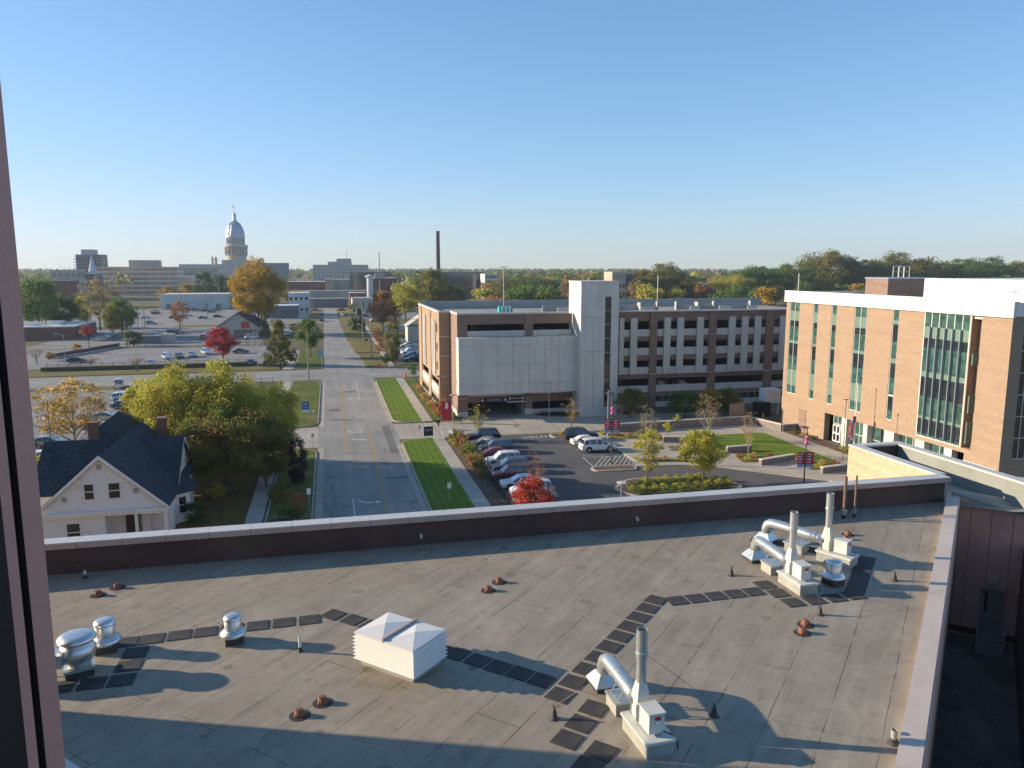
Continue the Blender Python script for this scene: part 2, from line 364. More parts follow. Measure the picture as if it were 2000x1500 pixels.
sheet('driveway', arcpoly([(9,107,0),(20,106.5,0),(66,105.6,0),(66,115.5,0),(47,117,0),(45,121.9,0),(20,121.9,0),(20,117.5,0),(9,118,0)]), 0.016, M['drive'])
sheet('drive_left', [(-2.1,104.5),(-20,105),(-20,117.5),(-2.1,118)], 0.016, M['drive'])
sheet('parking_lot', [(17.3,60),(17.3,105.4),(31,105.4),(36.4,104.6),(36.4,84),(47,82),(70,66),(70,60)], 0.012, M['lot_dk'])
sheet('left_lot', rect(-85, -17, 104, 165), 0.012, M['lot'])
sheet('far_lot', rect(-118, -17, 203, 251), 0.012, M['lot'])
sheet('rear_lot', rect(-90, -22, 253, 300), 0.012, M['lot'])
sheet('back_lot', rect(-120, -14, 300, 349), 0.008, M['lot'])
sheet('warehouse_lot', rect(-140, -12, 360, 462), 0.010, M['lot'])
sheet('side_lot', rect(17.5, 60, 196, 268), 0.012, M['lot_dk'])
sheet('far_right_lot', rect(12, 60, 372, 430), 0.010, M['lot'])
# gutters: a smooth concrete band along each kerb of the near road
sheet('gutter', rect(-2.1,-1.35,30,104), 0.026, M['kerb']); sheet('gutter', rect(-2.1,-1.35,118,165), 0.026, M['kerb'])
sheet('gutter', rect(8.35,9.0,30,104), 0.026, M['kerb']); sheet('gutter', rect(8.35,9.0,119,163), 0.026, M['kerb'])
# lawns
kerbed('lawn', arcpoly([(9.25,119.4,4.5),(13.6,118.4,0),(13.6,166.6,0),(9.25,166,3.5)]), M['lawn'])
kerbed('lawn', arcpoly([(9.25,30,0),(13.6,30,0),(13.6,106.6,0.5),(9.25,105.6,4.5)]), M['lawn'])
kerbed('verge', arcpoly([(-2.4,30,0),(-2.4,103,3),(-6.5,104.2,0),(-6.5,30,0)]), M['grass'])
kerbed('verge', arcpoly([(-2.4,119.5,4),(-2.4,166,4),(-8.0,168,0),(-8.0,118.6,0)]), M['grass'])
kerbed('verge', arcpoly([(-2.2,189,4),(-2.6,228,3),(-8.6,230,0),(-8.6,189,0)]), M['grass'])
slab('verge', [(8.6,189.5),(13.6,189.5),(13.6,215),(7.6,216),(7.9,205)], 0.13, M['grass_dry'])
slab('verge', [(6.8,222),(13.6,222),(13.6,262),(5.6,262),(6.2,240)], 0.13, M['grass_dry'])
slab('verge', [(5.4,268),(13.4,268),(12.6,450),(4.6,450),(4.5,350)], 0.08, M['grass_dry'])
slab('sidewalk', rect(13.8,15.3,30,106.6), 0.15, M['walk']); slab('sidewalk', rect(13.8,15.3,118.5,168), 0.15, M['walk'])
slab('sidewalk', rect(13.8,15.3,189,330), 0.12, M['walk'])
slab('sidewalk', rect(-8.5,-6.9,30,104), 0.14, M['walk']); slab('sidewalk', rect(-9.8,-8.3,118,168.6), 0.12, M['walk'])
slab('sidewalk', rect(-11.2,-9.0,188.6,232), 0.12, M['walk'])
sheet('house_yard', rect(-40,-8.6,30,103.5), 0.05, M['litter'])
slab('mulch_bed', arcpoly([(15.4,30,0),(17.1,30,0),(17.1,105.2,0),(20.5,105.6,1),(20.0,106.9,1),(15.4,106.5,1)]), 0.12, M['mulch'])
slab('garage_lawn', [(15.4,119.2),(19.6,119),(21,121.8),(17.7,127.9),(17.7,168),(15.4,168)], 0.12, M['grass'])
slab('cross_verge', rect(-118,-12,188,195.5), 0.12, M['grass_dry'])
slab('shed_verge', rect(-62,-14,336,348), 0.06, M['grass_dry'])
slab('back_verge', rect(15.6,60,268,345), 0.06, M['grass_dry'])
# the plaza right of the parking lot
PL = [(36.6,104.4),(36.6,87.6),(35.6,85.0),(41,84.3),(45.2,82.7),(54.5,74.1),(59,66),(67,66),(67,104.4)]
slab('plaza', PL, 0.13, M['walk'])
slab('plaza_lawn', arcpoly([(46.2,98.6,1),(61.2,98.6,1),(60.8,80.4,1),(56.0,84.6,1),(50.5,88.4,1),(47.0,93.5,2)]), 0.19, M['lawn'])
slab('planting_bed', arcpoly([(38.2,103,1),(46,103,1),(45.6,96.4,1),(41,99,1),(38.2,99.6,1)]), 0.18, M['grass_dry'])
slab('planting_bed', arcpoly([(36.9,86.4,.5),(41.6,85.8,.5),(44.8,84.2,.5),(44.6,86,.5),(40,88.2,1),(37,88.2,.5)]), 0.18, M['grass_dry'])
slab('planting_bed', arcpoly([(49.2,83.6,.5),(52.6,82.8,.5),(55.2,83.6,.5),(54,86,.5),(50,87,.5)]), 0.18, M['grass_dry'])
slab('planting_bed', arcpoly([(55.4,78.4,.5),(60.5,78.8,.5),(60,81.6,.5),(56.2,82.0,.5)]), 0.18, M['grass_dry'])
slab('planting_bed', rect(64.4,66.6,83,99), 0.18, M['mulch'])
slab('garage_bed', rect(47.6,66,117.6,121.8), 0.15, M['mulch'])
kerbed('planting_bed', arcpoly([(32.4,118.2,2),(38.9,116.4,1),(38.9,121.7,0),(32.4,121.7,0)]), M['mulch'])
kerbed('traffic_island', arcpoly([(29.9,76.6,1.6),(32.5,79.6,2),(40.5,79.0,3),(44.4,74.4,1.5),(39,72.3,3),(31,73.6,2)]), M['mulch'], 0.35)
kerbed('traffic_island', arcpoly([(30.2,84.2,.7),(35.2,83.9,.7),(35.3,85.6,.7),(30.4,85.9,.7)]), M['mulch'], 0.3)
kerbed('traffic_island', arcpoly([(30.6,102.8,.8),(35.8,102.8,.8),(35.8,105.2,.8),(30.6,105.2,1.0)]), M['mulch'], 0.3)
# markings
def stripe(name, x0, y0, x1, y1, wd, z, mat):
    d = Vector((x1-x0, y1-y0)).normalized(); n = Vector((-d.y, d.x))*wd/2
    return sheet(name, [(x0-n.x,y0-n.y),(x1-n.x,y1-n.y),(x1+n.x,y1+n.y),(x0+n.x,y0+n.y)], z, mat)
for dx in (-.09, .13): stripe('centre_line', 1.66+dx, 100, 1.66+dx, 160, 0.11, 0.032, M['paint_y'])
for dx in (-.09, .13): stripe('centre_line', 4.98+dx, 40, 4.98+dx, 118, 0.11, 0.032, M['paint_y'])
stripe('lane_line', 1.75, 40, 1.75, 79.8, 0.16, 0.032, M['paint_w'])
stripe('lane_line', 4.95, 141.5, 4.95, 165, 0.12, 0.032, M['paint_w'])
def turn_arrow(cx, cy, s, left, name='turn_arrow'):
    k = -1 if left else 1; cv = [(-1.0,.62),(-.95,.25),(-.7,.02),(-.35,-.12),(0.1,-.16),(.45,-.15)]
    cu = [(a, b) for a, b in cv]; wd = .15; up = [(a, b+wd*(1 if i else .4)) for i, (a, b) in enumerate(cu)]; dn = [(a-(.25 if i == 0 else 0), b-wd*(1 if i else .4)) for i, (a, b) in enumerate(cu)]
    poly = dn+[(.45,-.52),(1.05,-.12),(.45,.26)]+up[::-1]
    vs = [(cx+k*a*s*.95, cy+(b if not left else -b*.9)*s*1.3) for a, b in poly]
    mb = MB(); n = len(cu)
    for i in range(n-1):
        q = [vs[i], vs[i+1], vs[-(i+2)], vs[-(i+1)]]; mb.sheet(q, 0.034)
    mb.sheet([vs[n], vs[n+1], vs[n+2]], 0.034)
    return tag(mb.build(name, M['paint_w']), kind='structure')
turn_arrow(3.55, 78.1, 1.15, False); turn_arrow(3.4, 108.2, 1.15, True); turn_arrow(3.3, 113.4, 1.15, False); turn_arrow(3.7, 143.5, 1.2, True)
for i in range(13): stripe('bay_line', 17.6, 72.3+i*2.75, 22.6, 72.3+i*2.75, 0.1, 0.018, M['paint_w'])
for i in range(4): stripe('bay_line', 31.2, 102.2-i*3.4, 36.2, 102.2-i*3.4, 0.1, 0.018, M['paint_w'])
h0 = [(30.9,91.0),(36.3,90.6),(36.3,86.3),(30.7,86.5)]
for i in range(4): stripe('hatching', *h0[i], *h0[(i+1) % 4], 0.12, 0.018, M['paint_w'])
for i in range(9): stripe('hatching', 30.9+i*.62, 86.5, min(36.2, 30.9+i*.62+2.6), 86.5+min(4.2, (36.2-30.9-i*.62)*1.62), 0.1, 0.022, M['paint_w'])
for x0, y0 in ((16.7,108.5),(18.3,108.3)): stripe('crossing_bar', x0+.1, y0+.3, x0+.1, y0+3.3, 0.5, 0.024, M['paint_w'])
stripe('crossing_line', 14.0,106.8,13.9,118, 0.14, 0.026, M['paint_w']); stripe('crossing_line', 15.5,106.8,15.4,118.2, 0.14, 0.026, M['paint_w'])
for i in range(14): stripe('bay_line', -86+i*4.4, 214, -76+i*4.4, 226, 0.14, 0.018, M['paint_w'])
for i in range(15): stripe('bay_line', -86+i*4.4, 231, -78+i*4.4, 243, 0.14, 0.018, M['paint_w'])
for i in range(6): stripe('bay_line', 20+i*3.2, 224, 26+i*3.2, 224, 0.14, 0.018, M['paint_w'])
def text(name, s, size, loc, rot, mat, parent=None, ext=0.004, sx=1.0, align='CENTER', world=True):
    cu = bpy.data.curves.new(name, 'FONT'); cu.body = s; cu.size = size; cu.align_x = align; cu.align_y = 'CENTER'; cu.extrude = ext; cu.resolution_u = 3
    t = bpy.data.objects.new(name, cu); dg = bpy.context.evaluated_depsgraph_get(); col.objects.link(t); dg.update()
    me = bpy.data.meshes.new_from_object(t.evaluated_get(bpy.context.evaluated_depsgraph_get())); bpy.data.objects.remove(t)
    me.name = name; me.materials.clear(); me.materials.append(mat); o = bpy.data.objects.new(name, me); col.objects.link(o)
    o.scale = (sx, 1, 1); o.rotation_euler = rot
    if parent is not None:
        o.parent = parent; p = Vector(wloc(parent)) if world else Vector((0,0,0)); o.location = Vector(loc)-p
    else: o.location = loc
    return o
tag(text('yield_marking', 'YIELD', 1.5, (28.1,104.0,0.02), (0,0,0.0), M['paint_w'], sx=0.95), kind='structure')

# ============================================================ FACADE HELPERS
def facade(mb, O, U, N, W, z0, z1, holes, depth=0.2, m=0, mr=None):
    """wall sheet with openings (u0,u1,z0,z1) and reveals going inward"""
    O = Vector((*O, 0)); U = Vector((*U, 0)); N = Vector((*N, 0)); mr = m if mr is None else mr
    us = sorted({0, W, *[h[0] for h in holes], *[h[1] for h in holes]}); zs = sorted({z0, z1, *[h[2] for h in holes], *[h[3] for h in holes]})
    def P(u, z, d=0): q = O+U*u-N*d; return (q.x, q.y, z)
    flip = U.cross(Vector((0,0,1))).dot(N) < 0
    def Q(a, b, c, d, mm): mb.quad(*( (d, c, b, a) if flip else (a, b, c, d)), mm)
    for i in range(len(us)-1):
        for j in range(len(zs)-1):
            uc = (us[i]+us[i+1])/2; zc = (zs[j]+zs[j+1])/2
            if any(h[0] < uc < h[1] and h[2] < zc < h[3] for h in holes): continue
            Q(P(us[i],zs[j]), P(us[i+1],zs[j]), P(us[i+1],zs[j+1]), P(us[i],zs[j+1]), m)
    for a, b, c, d in holes:
        Q(P(a,c), P(a,c,depth), P(b,c,depth), P(b,c), mr); Q(P(a,d,depth), P(a,d), P(b,d), P(b,d,depth), mr)
        Q(P(a,c), P(a,d), P(a,d,depth), P(a,c,depth), mr); Q(P(b,c,depth), P(b,d,depth), P(b,d), P(b,c), mr)
def mbox(mb, O, U, N, u0, u1, n0, n1, z0, z1, m=0):
    """box in facade coordinates: along the wall u, outward n"""
    pts = []
    for z in (z0, z1):
        for u, n in ((u0,n0),(u1,n0),(u1,n1),(u0,n1)): pts.append((O[0]+U[0]*u+N[0]*n, O[1]+U[1]*u+N[1]*n, z))
    mb.add(pts, [(0,3,2,1),(4,5,6,7),(0,1,5,4),(1,2,6,5),(2,3,7,6),(3,0,4,7)], m)
def window(parent, O, U, N, a, b, c, d, frame=0.07, rec=0.1, mf=None, mg=None, cols=1, rows=1, name='window', glassname='pane', bands=None):
    """one window: a frame part and its pane"""
    mf = mf or M['white_paint']; mg = mg or M['glass_dk']; f = MB()
    mbox(f,O,U,N,a,b,-rec,-rec+.06,c,c+frame); mbox(f,O,U,N,a,b,-rec,-rec+.06,d-frame,d)
    mbox(f,O,U,N,a,a+frame,-rec,-rec+.058,c+frame,d-frame); mbox(f,O,U,N,b-frame,b,-rec,-rec+.058,c+frame,d-frame)
    for i in range(1, cols): x = a+(b-a)*i/cols; mbox(f,O,U,N,x-frame*.4,x+frame*.4,-rec,-rec+.05,c+frame,d-frame)
    for i in range(1, rows): z = c+(d-c)*i/rows; mbox(f,O,U,N,a+frame,b-frame,-rec,-rec+.045,z-frame*.4,z+frame*.4)
    fo = f.build(name, mf, parent)
    p = MB(); mats = [mg]
    if bands:
        mats = [q[1] for q in bands]; top = d
        for i, (zb, mt) in enumerate(bands): mbox(p,O,U,N,a+.01,b-.01,-rec-.03,-rec+.01,max(zb,c+.01),top,i); top = max(zb, c)
    else: mbox(p,O,U,N,a+.01,b-.01,-rec-.03,-rec+.01,c+.01,d-.01)
    p.build(glassname, mats, fo)
    return fo

# ============================================================ PARKING GARAGE
gr = empty('parking_garage', (17.8,121,0), 'long brown brick parking garage with pale concrete bands, blank screen wall and tall stair tower', 'parking garage')
FL = [2.85, 6.05, 9.25, 12.5, 15.7]
mb = MB()
for z in FL: mb.box(18.15,95,128.3,156.6,z-.35,z)
for z in FL: mb.box(20.1,95,122.4,128.3,z-.35,z)
mb.box(20.1,38.0,121.45,122.4,2.5,2.85)
mb.split('floor_slab', M['conc_dk'], gr)
mb = MB()
for x in list(range(24, 94, 9)):
    for y in (130, 141, 150): mb.box(x-.35,x+.35,y-.35,y+.35,0,15.3)
mb.box(18.2,95,139.6,139.9,2.9,15.0); mb.build('inner_wall', M['conc_dk'], gr)
mb = MB(); mb.box(20.2,94,122.5,156.4,0.03,0.05); mb.build('ground_floor', M['conc_dk'], gr)
# right wing front
piers = [(53.1,54.4),(64.1,65.5),(75.05,76.6),(86.0,87.4)]
spans = [(47.5,53.1),(54.4,64.1),(65.5,75.05),(76.6,86.0),(87.4,95)]
mb = MB()
for a, b in piers: mb.box(a,b,121.7,122.5,0.0,16.62)
mb.split('brick_pier', M['brick_dk'], gr); mb = MB()
for a, b in spans:
    mb.box(a,b,122.0,122.35,15.0,16.6)
    for z0, z1 in ((11.6,12.46),(8.3,9.2),(5.15,6.0),(2.15,2.8)): mb.box(a,b,122.02,122.33,z0,z1)
mb.split('brick_band', M['brick_dk'], gr)
mb = MB()
for a, b in spans:
    for z0, z1 in ((12.46,13.62),(9.2,10.46),(6.0,7.16),(2.8,3.94)): mb.box(a,b,121.94,122.3,z0,z1)
    mb.box(a,b,121.95,122.3,-.1,0.95)
mb.split('concrete_spandrel', M['conc_lt'], gr)
for a, b in spans: window(gr, (a,122.0), (1,0), (0,-1), 0, b-a, .95, 2.15, .07, .1, M['mullion'], M['glass_dk'], int((b-a)/1.3), 1, 'basement_window')
for a, b in [(47.5,48.3),(49.5,50.7),(55.6,56.8),(58.05,59.25),(61.75,62.97),(67.8,69.05),(70.3,71.52),(72.8,74.0),(77.8,79.0),(80.2,81.4)]:
    MB().box(a,b,121.55,121.9,6.0,15.6).build('vertical_panel', M['conc_lt'], gr)
mb = MB(); mb.box(45.6,95,121.6,122.45,16.6,16.85); mb.box(53.0,95,121.62,121.9,5.9,6.0); mb.build('coping', M['conc_lt'], gr)
# left wing: front return, side face
mb = MB(); mb.box(17.8,20.0,128.0,128.35,0,16.6)
mb.box(17.8,18.15,128.35,129.6,0,16.6); mb.box(17.7,18.15,138.6,142.1,0,16.6); mb.box(17.7,18.15,152.6,157,0,16.6)
for y0, y1, b0 in ((129.6,138.6,0),(142.1,152.6,.1)):
    S_ = []
    L_ = y1-y0
    if b0 == 0: S_ = [(.9,2.3,13.0,14.6),(.9,2.3,9.8,11.2),(.9,2.3,6.6,8.0),(.4,L_-.4,3.9,4.9)]
    else: S_ = [(L_-3.9,L_-2.4,12.6,14.2),(L_-3.9,L_-2.4,9.4,10.8),(L_-3.9,L_-2.4,6.4,7.8),(.4,L_-.6,4.0,5.2)]
    facade(mb, (17.85,y0), (0,1), (-1,0), L_, 1.6, 16.6, S_, 0.3)
mb.build('side_wall', M['brick_tan'], gr)
for y0, y1 in ((129.6,138.6),(142.1,152.6)):
    m2 = MB(); m2.box(17.8,18.1,y0,y1,2.4,3.85); m2.build('concrete_spandrel', M['conc_lt'], gr)
    m3 = MB(); m3.box(17.95,18.1,y0,y1,0.5,1.6); m3.build('basement_window', M['glass_dk'], gr)
    m3 = MB(); m3.box(17.85,18.1,y0,y1,-.1,0.5); m3.build('side_base', M['conc'], gr)
for y in (132.6,134.3,136.0,146.0,147.8): MB().box(17.62,17.86,y,y+.75,5.6,15.2).build('vertical_panel', M['conc_lt'], gr)
mb = MB()
for z in (12.5,9.2,5.8): mb.box(17.76,20.0,127.94,128.0,z,z+.14)
mb.box(17.72,20.0,127.92,128.36,16.6,16.85); mb.box(17.62,18.2,128.36,157.1,16.6,16.85); mb.build('coping', M['conc_lt'], gr)
MB().box(17.8,95,156.65,157.0,0,17.3).build('rear_wall', M['conc'], gr)
mb = MB(); mb.box(39,62,139.6,139.85,15.7,16.95); mb.box(66,82,139.6,139.85,15.7,16.95); mb.box(58,58.3,138,139.6,15.7,17.4); mb.box(70,70.3,138,139.6,15.7,17.4)
for x in (47,54,62,66,74,82): mb.box(x-.15,x+.15,138.9,139.6,15.7,17.5)
mb.box(24,38,131,131.25,15.7,16.3)
mb.split('ramp_wall', M['conc'], gr)
m2 = MB()
for i, (x0, x1) in enumerate(((40,43),(46,49),(56,59),(66,68),(72,74.5),(78,80))): m2.box(x0,x1,133.2,133.32,15.7,16.9)
m2.split('ramp_rail', M['conc_lt'], gr)
# front bay
mb = MB(); mb.box(19.72,21.35,120.95,121.4,0.9,16.6); mb.box(30.88,32.2,120.9,121.4,1.0,16.6); mb.box(19.72,20.05,121.4,127.95,0.9,16.6)
mb.box(21.35,30.88,121.05,121.4,15.0,16.6); mb.box(32.2,38.9,121.05,121.4,15.0,16.6); mb.box(21.35,30.88,121.05,121.4,2.3,3.3); mb.box(32.2,38.9,121.05,121.4,2.1,3.4)
mb.split('front_brick_wall', M['brick_dk'], gr)
mb = MB(); mb.box(21.35,30.88,121.0,121.4,12.7,13.95); mb.box(32.2,38.9,121.0,121.4,12.7,13.95); mb.box(19.68,38.0,120.86,121.42,16.6,16.88); mb.box(19.68,20.05,121.42,127.9,16.6,16.88)
mb.box(19.68,21.38,120.9,121.42,-.1,.9); mb.box(30.84,32.24,120.85,121.42,-.1,1.0); mb.box(32.24,38.9,120.98,121.36,-.1,.85); mb.box(19.7,20.07,121.42,127.9,-.1,.9)
mb.box(21.35,30.84,120.98,121.04,3.3,3.95); mb.box(32.2,38.9,121.0,121.38,3.4,3.95); mb.box(19.66,21.4,120.9,120.945,3.0,3.12)
mb.split('concrete_spandrel', M['conc_lt'], gr)
MB().box(30.5,30.8,121.45,126,0,2.5).build('entrance_wall', M['conc_dk'], gr)
# screen wall of pale panels over the entrance
sc = MB(); sc.box(19.62,41.2,118.62,120.8,4.02,13.05); so_ = sc.build('screen_wall', M['conc'], gr)
zs = [4.0,5.63,8.8,11.74,13.1]; xs = [19.5]+[21.9+1.285*i for i in range(15)]+[41.3]
pn = MB()
for j in range(4):
    for i in range(len(xs)-1):
        if j in (1, 2) and i % 2 == 1: continue
        x1 = xs[i+2] if (j in (1, 2) and i+2 < len(xs)) else xs[i+1]
        pn.box(xs[i]+.018,x1-.018,118.5,118.61,zs[j]+.018,zs[j+1]-.018)
pn.build('facing_panel', streaky('facing_panel_grey', (0.64,0.605,0.54), 0.6), so_)
MB().box(19.5,19.61,118.62,120.8,4.0,13.1).build('side_panel', M['conc_lt'], so_)
# stair tower
tw = MB(); facade(tw, (39.08,117.0), (1,0), (0,-1), 6.42, -.1, 21.7, [(4.02,5.2,1.4,19.5)], .3)
tw.box(39.08,45.5,117.35,117.6,-.1,1.2); tw.quad((39.08,123.4,-.1),(39.08,117,-.1),(39.08,117,21.7),(39.08,123.4,21.7)); tw.quad((45.5,117,-.1),(45.5,123.4,-.1),(45.5,123.4,21.7),(45.5,117,21.7))
tw.quad((39.08,123.4,-.1),(39.08,123.4,21.7),(45.5,123.4,21.7),(45.5,123.4,-.1)); tw.quad((39.08,117,21.7),(45.5,117,21.7),(45.5,123.4,21.7),(39.08,123.4,21.7))
two = tw.build('stair_tower', streaky('tower_concrete', (0.60,0.58,0.53)), gr)
mb = MB(); mb.box(39.0,45.58,116.92,123.5,21.7,21.9); mb.build('tower_coping', M['conc_lt'], two)
mb = MB()
for z in (10.6,16.2): mb.box(39.1,43.08,116.985,117,z,z+.04); mb.box(44.3,45.48,116.985,117,z,z+.04)
mb.box(41.2,41.23,116.985,117,1.2,16.2); mb.build('panel_joint', M['darkgrey'], two)
window(two, (39.08,117.0), (1,0), (0,-1), 4.02, 5.2, 1.4, 19.5, .07, .1, M['mullion'], M['glass_dk'], 1, 8, 'tower_window')
# signs over the entrance
for (x0, x1, z0, z1, s, sym) in ((23.3,28.0,2.35,2.98,'DO NOT ENTER','-'),(27.9,30.9,2.42,3.25,'ENTRANCE','+')):
    sg = MB().box(x0+.05,x1-.05,120.9 if sym == '-' else 120.8,121.04,z0,z1).build('entrance_sign', M['navy'], gr); yy = 120.88 if sym == '-' else 120.78
    text('lettering', s, 0.30, ((x0+x1)/2, yy, (z0+z1)/2), (math.pi/2,0,0), M['white'], sg)
    for xx in (x0+.42, x1-.42):
        r = MB(); r.tube((xx,yy+.01,(z0+z1)/2),(xx,yy-.01,(z0+z1)/2),.2,.2,14); r.build('roundel', M['white'], sg)
        r = MB(); r.box(xx-.12,xx+.12,yy-.02,yy-.012,(z0+z1)/2-.03,(z0+z1)/2+.03) if sym == '-' else r.box(xx-.03,xx+.03,yy-.02,yy-.012,(z0+z1)/2-.12,(z0+z1)/2+.12)
        r.build('symbol', M['navy'], sg)
MB().box(27.8,30.9,120.6,120.98,2.2,2.36).build('clearance_bar', M['conc_lt'], gr)
# booth of teal and white stripes on the top deck
x, y = G(975,610,15.9); bt = MB()
for i in range(7): bt.box(x+i*.36,x+i*.36+.36,y,y+1.2,15.72,16.9,i % 2)
tag(bt.build('striped_booth', [M['teal'], M['white']], at=(x,y,15.7)), 'teal and white striped barrier box on the garage top deck', 'barrier')

# ============================================================ BRICK OFFICE BUILDING (right)
rb = empty('brick_office_building', (67,63.7,0), 'tan brick campus building with tall green glass window strips and white metal roof edge', 'building')
O=(67,63.7); U=(0,1); N=(-1,0); WY=39.6
strips = [(36.3,38.7,5.35,2),(31.9,33.0,5.3,1),(27.75,28.85,5.3,1),(21.75,24.1,5.3,2),(15.95,17.05,5.35,1)]
CW = (5.2,11.85,4.45,19.05)
holes = [(a,b,c,19.05) for a, b, c, n in strips]+[CW,(3.75,5.05,4.5,19.05)]
bays = [(25.3,29.0),(20.2,24.3),(15.9,20.0),(10.4,15.4),(5.0,9.4)]
holes += [(4.6,29.0,-.1,3.98)]
mb = MB(); facade(mb, O, U, N, WY, -.1, 19.1, holes, .9, 0)
mb.build('left_wall', M['brick_tan'], rb)
bb = [(17.7,M['glass_gr']),(16.25,M['blind']),(15.45,M['glass_dk']),(13.3,M['glass_gr']),(12.9,M['blind']),(11.05,M['glass_dk']),(8.95,M['glass_gr']),(6.6,M['blind']),(5.2,M['glass_gr'])]
for a, b, c, n in strips:
    bq = bb if a != 15.95 else [(17.7,M['glass_gr']),(17.2,M['blind']),(15.0,M['glass_dk']),(13.0,M['glass_gr']),(12.4,M['blind']),(10.6,M['glass_dk']),(8.5,M['glass_gr']),(8.3,M['mullion']),(6.5,M['glass_dk']),(5.2,M['glass_gr'])]
    window(rb, O, U, N, a, b, c, 19.05, .09, .12, M['mullion'], None, n, 1, 'strip_window', 'pane', bq)
cb = [(17.3,M['glass_gr']),(16.0,M['blind']),(14.9,M['glass_dk']),(12.1,M['glass_gr']),(11.5,M['blind']),(9.2,M['glass_dk']),(6.9,M['glass_gr']),(6.6,M['blind']),(4.9,M['glass_dk']),(4.4,M['glass_gr'])]
cw = window(rb, O, U, N, *CW, .12, .06, M['mullion'], None, 6, 1, 'curtain_wall', 'pane', cb)
for i in range(1, 6):
    u = CW[0]+(CW[1]-CW[0])*i/6; f = MB(); mbox(f,O,U,N,u-.045,u+.045,.0,.26,4.7,17.3); f.build('fin', M['fin'], cw)
mb = MB(); mbox(mb,O,U,N,3.75,5.05,-.95,-.88,4.5,19.05); mb.build('recess_panel', M['brick_dk'], rb)
for z0, z1 in ((13.6,14.9),(8.4,10.3),(5.0,7.4)):
    mb = MB(); mbox(mb,O,U,N,4.45,4.58,-.86,.1,z0,z1); mb.build('recess_window', M['blind'], rb)
for u0, u1 in ((24.3,25.3),(20.2,21.0),(15.4,17.1),(10.4,11.9),(6.3,7.4)):
    mb = MB(); mbox(mb,O,U,N,u0,u1,-.85,-.02,-.1,3.97); mb.build('concrete_column', M['conc_lt'], rb)
for (u0, u1), c, r in (((26.2,28.1),2,3),((21.0,24.3),2,2),((17.1,20.2),2,2),((11.9,15.4),3,2),((7.4,10.4),2,2)):
    window(rb, O, U, N, u0, u1, .15, 3.9, .1, .86, M['mullion'], M['glass_gr'], c, r, 'shopfront_window')
mb = MB(); mbox(mb,O,U,N,26.35,27.95,-.74,-.66,.15,2.5); dr = mb.build('entrance_door', M['white_paint'], rb)
for u in (26.5,27.25):
    for z in (.35,1.5): mb = MB(); mbox(mb,O,U,N,u,u+.55,-.65,-.64,z,z+.9); mb.build('door_pane', M['glass_dk'], dr)
mb = MB(); mbox(mb,O,U,N,.3,4.6,.0,.05,1.2,3.2); sg = mb.build('stone_sign_wall', M['conc_lt'], rb)
mb = MB(); mbox(mb,O,U,N,33.3,35.0,.0,.06,.0,3.4); mb.build('brown_door', M['brick_dk'], rb)
mb = MB(); facade(mb, (67,63.7), (1,0), (0,-1), 30, -.1, 19.1, [(1.5,8.5,4.2,17.9)], .25); mb.build('front_wall', M['brick_tan'], rb)
window(rb, (67,63.7), (1,0), (0,-1), 1.5, 8.5, 4.2, 17.9, .1, .2, M['mullion'], M['glass_dk'], 8, 6, 'curtain_wall')
mb = MB(); mb.quad((67,103.3,-.1),(97,103.3,-.1),(97,103.3,19.1),(67,103.3,19.1)); mb.quad((97,63.7,-.1),(97,63.7,19.1),(97,103.3,19.1),(97,103.3,-.1)); mb.build('rear_wall', M['brick_tan'], rb)
MB().box(67.2,96.8,63.9,103.1,18.6,18.9).build('roof', surf('white_roof', (0.55,0.54,0.52), 0.8, .1), rb)
pa = MB()
for k in range(22):
    y0 = 63.45+k*1.823; pa.box(66.72,67.0,y0+.012,y0+1.811,19.12,20.55)
for k in range(16): x0 = 67.02+k*1.9; pa.box(x0+.012,x0+1.888,63.42,63.7,19.12,20.55)
pa.build('roof_edge', M['white_metal'], rb)
mb = MB(); mb.box(66.98,67.3,63.72,103.5,19.1,20.5); mb.box(67.3,97.2,63.72,64.0,19.1,20.5); mb.box(67.3,97.2,103.2,103.5,19.1,20.5); mb.box(66.66,67.0,63.4,103.55,19.0,19.1)
mb.box(66.68,67.34,63.38,103.55,20.56,20.64); mb.build('roof_parapet', M['white_metal'], rb)
MB().box(75,97,65.5,85.1,18.9,22.65).build('penthouse', M['white_metal'], rb)
mb = MB(); mb.box(78.6,86.9,96.2,101,18.9,22.4); mb.build('brick_penthouse', M['brick_dk'], rb)
mb = MB(); mb.box(78.5,87,96.1,101.1,22.4,22.6); mb.build('penthouse_coping', M['fin'], rb)
gn = MB(); p = G(1905,592,20.0)
gn.path([(72,68,19),(72,68,21.2),(71.6,68,21.4),(71.1,68,21.35),(70.9,68,20.9)], .05, 6); tag(gn.build('gooseneck_pipe', M['steel_pole'], at=(72,68,18.9)), 'thin bent grey pipe on the white roof of the tan brick building', 'pipe')
gn = MB(); gn.lathe([(.28,0),(.28,.5),(.42,.5),(.42,.9),(.3,1.0)], (71.5,65.2,19.6)); tag(gn.build('roof_vent', M['steel_pole'], at=(71.5,65.2,19.6)), 'small round grey vent behind the white roof edge', 'vent')
cg = MB(); q = (81.8,98,22.6)
for dx in (0,.9,1.8):
    for dy in (0,1.2): cg.tube((q[0]+dx,q[1]+dy,22.6),(q[0]+dx,q[1]+dy,24.2),.05,n=6)
for z in (23.4,24.2):
    for dy in (0,1.2): cg.tube((q[0],q[1]+dy,z),(q[0]+1.8,q[1]+dy,z),.05,n=6)
tag(cg.build('roof_cage', M['mullion'], at=q), 'small white pipe cage on the brick penthouse', 'cage')
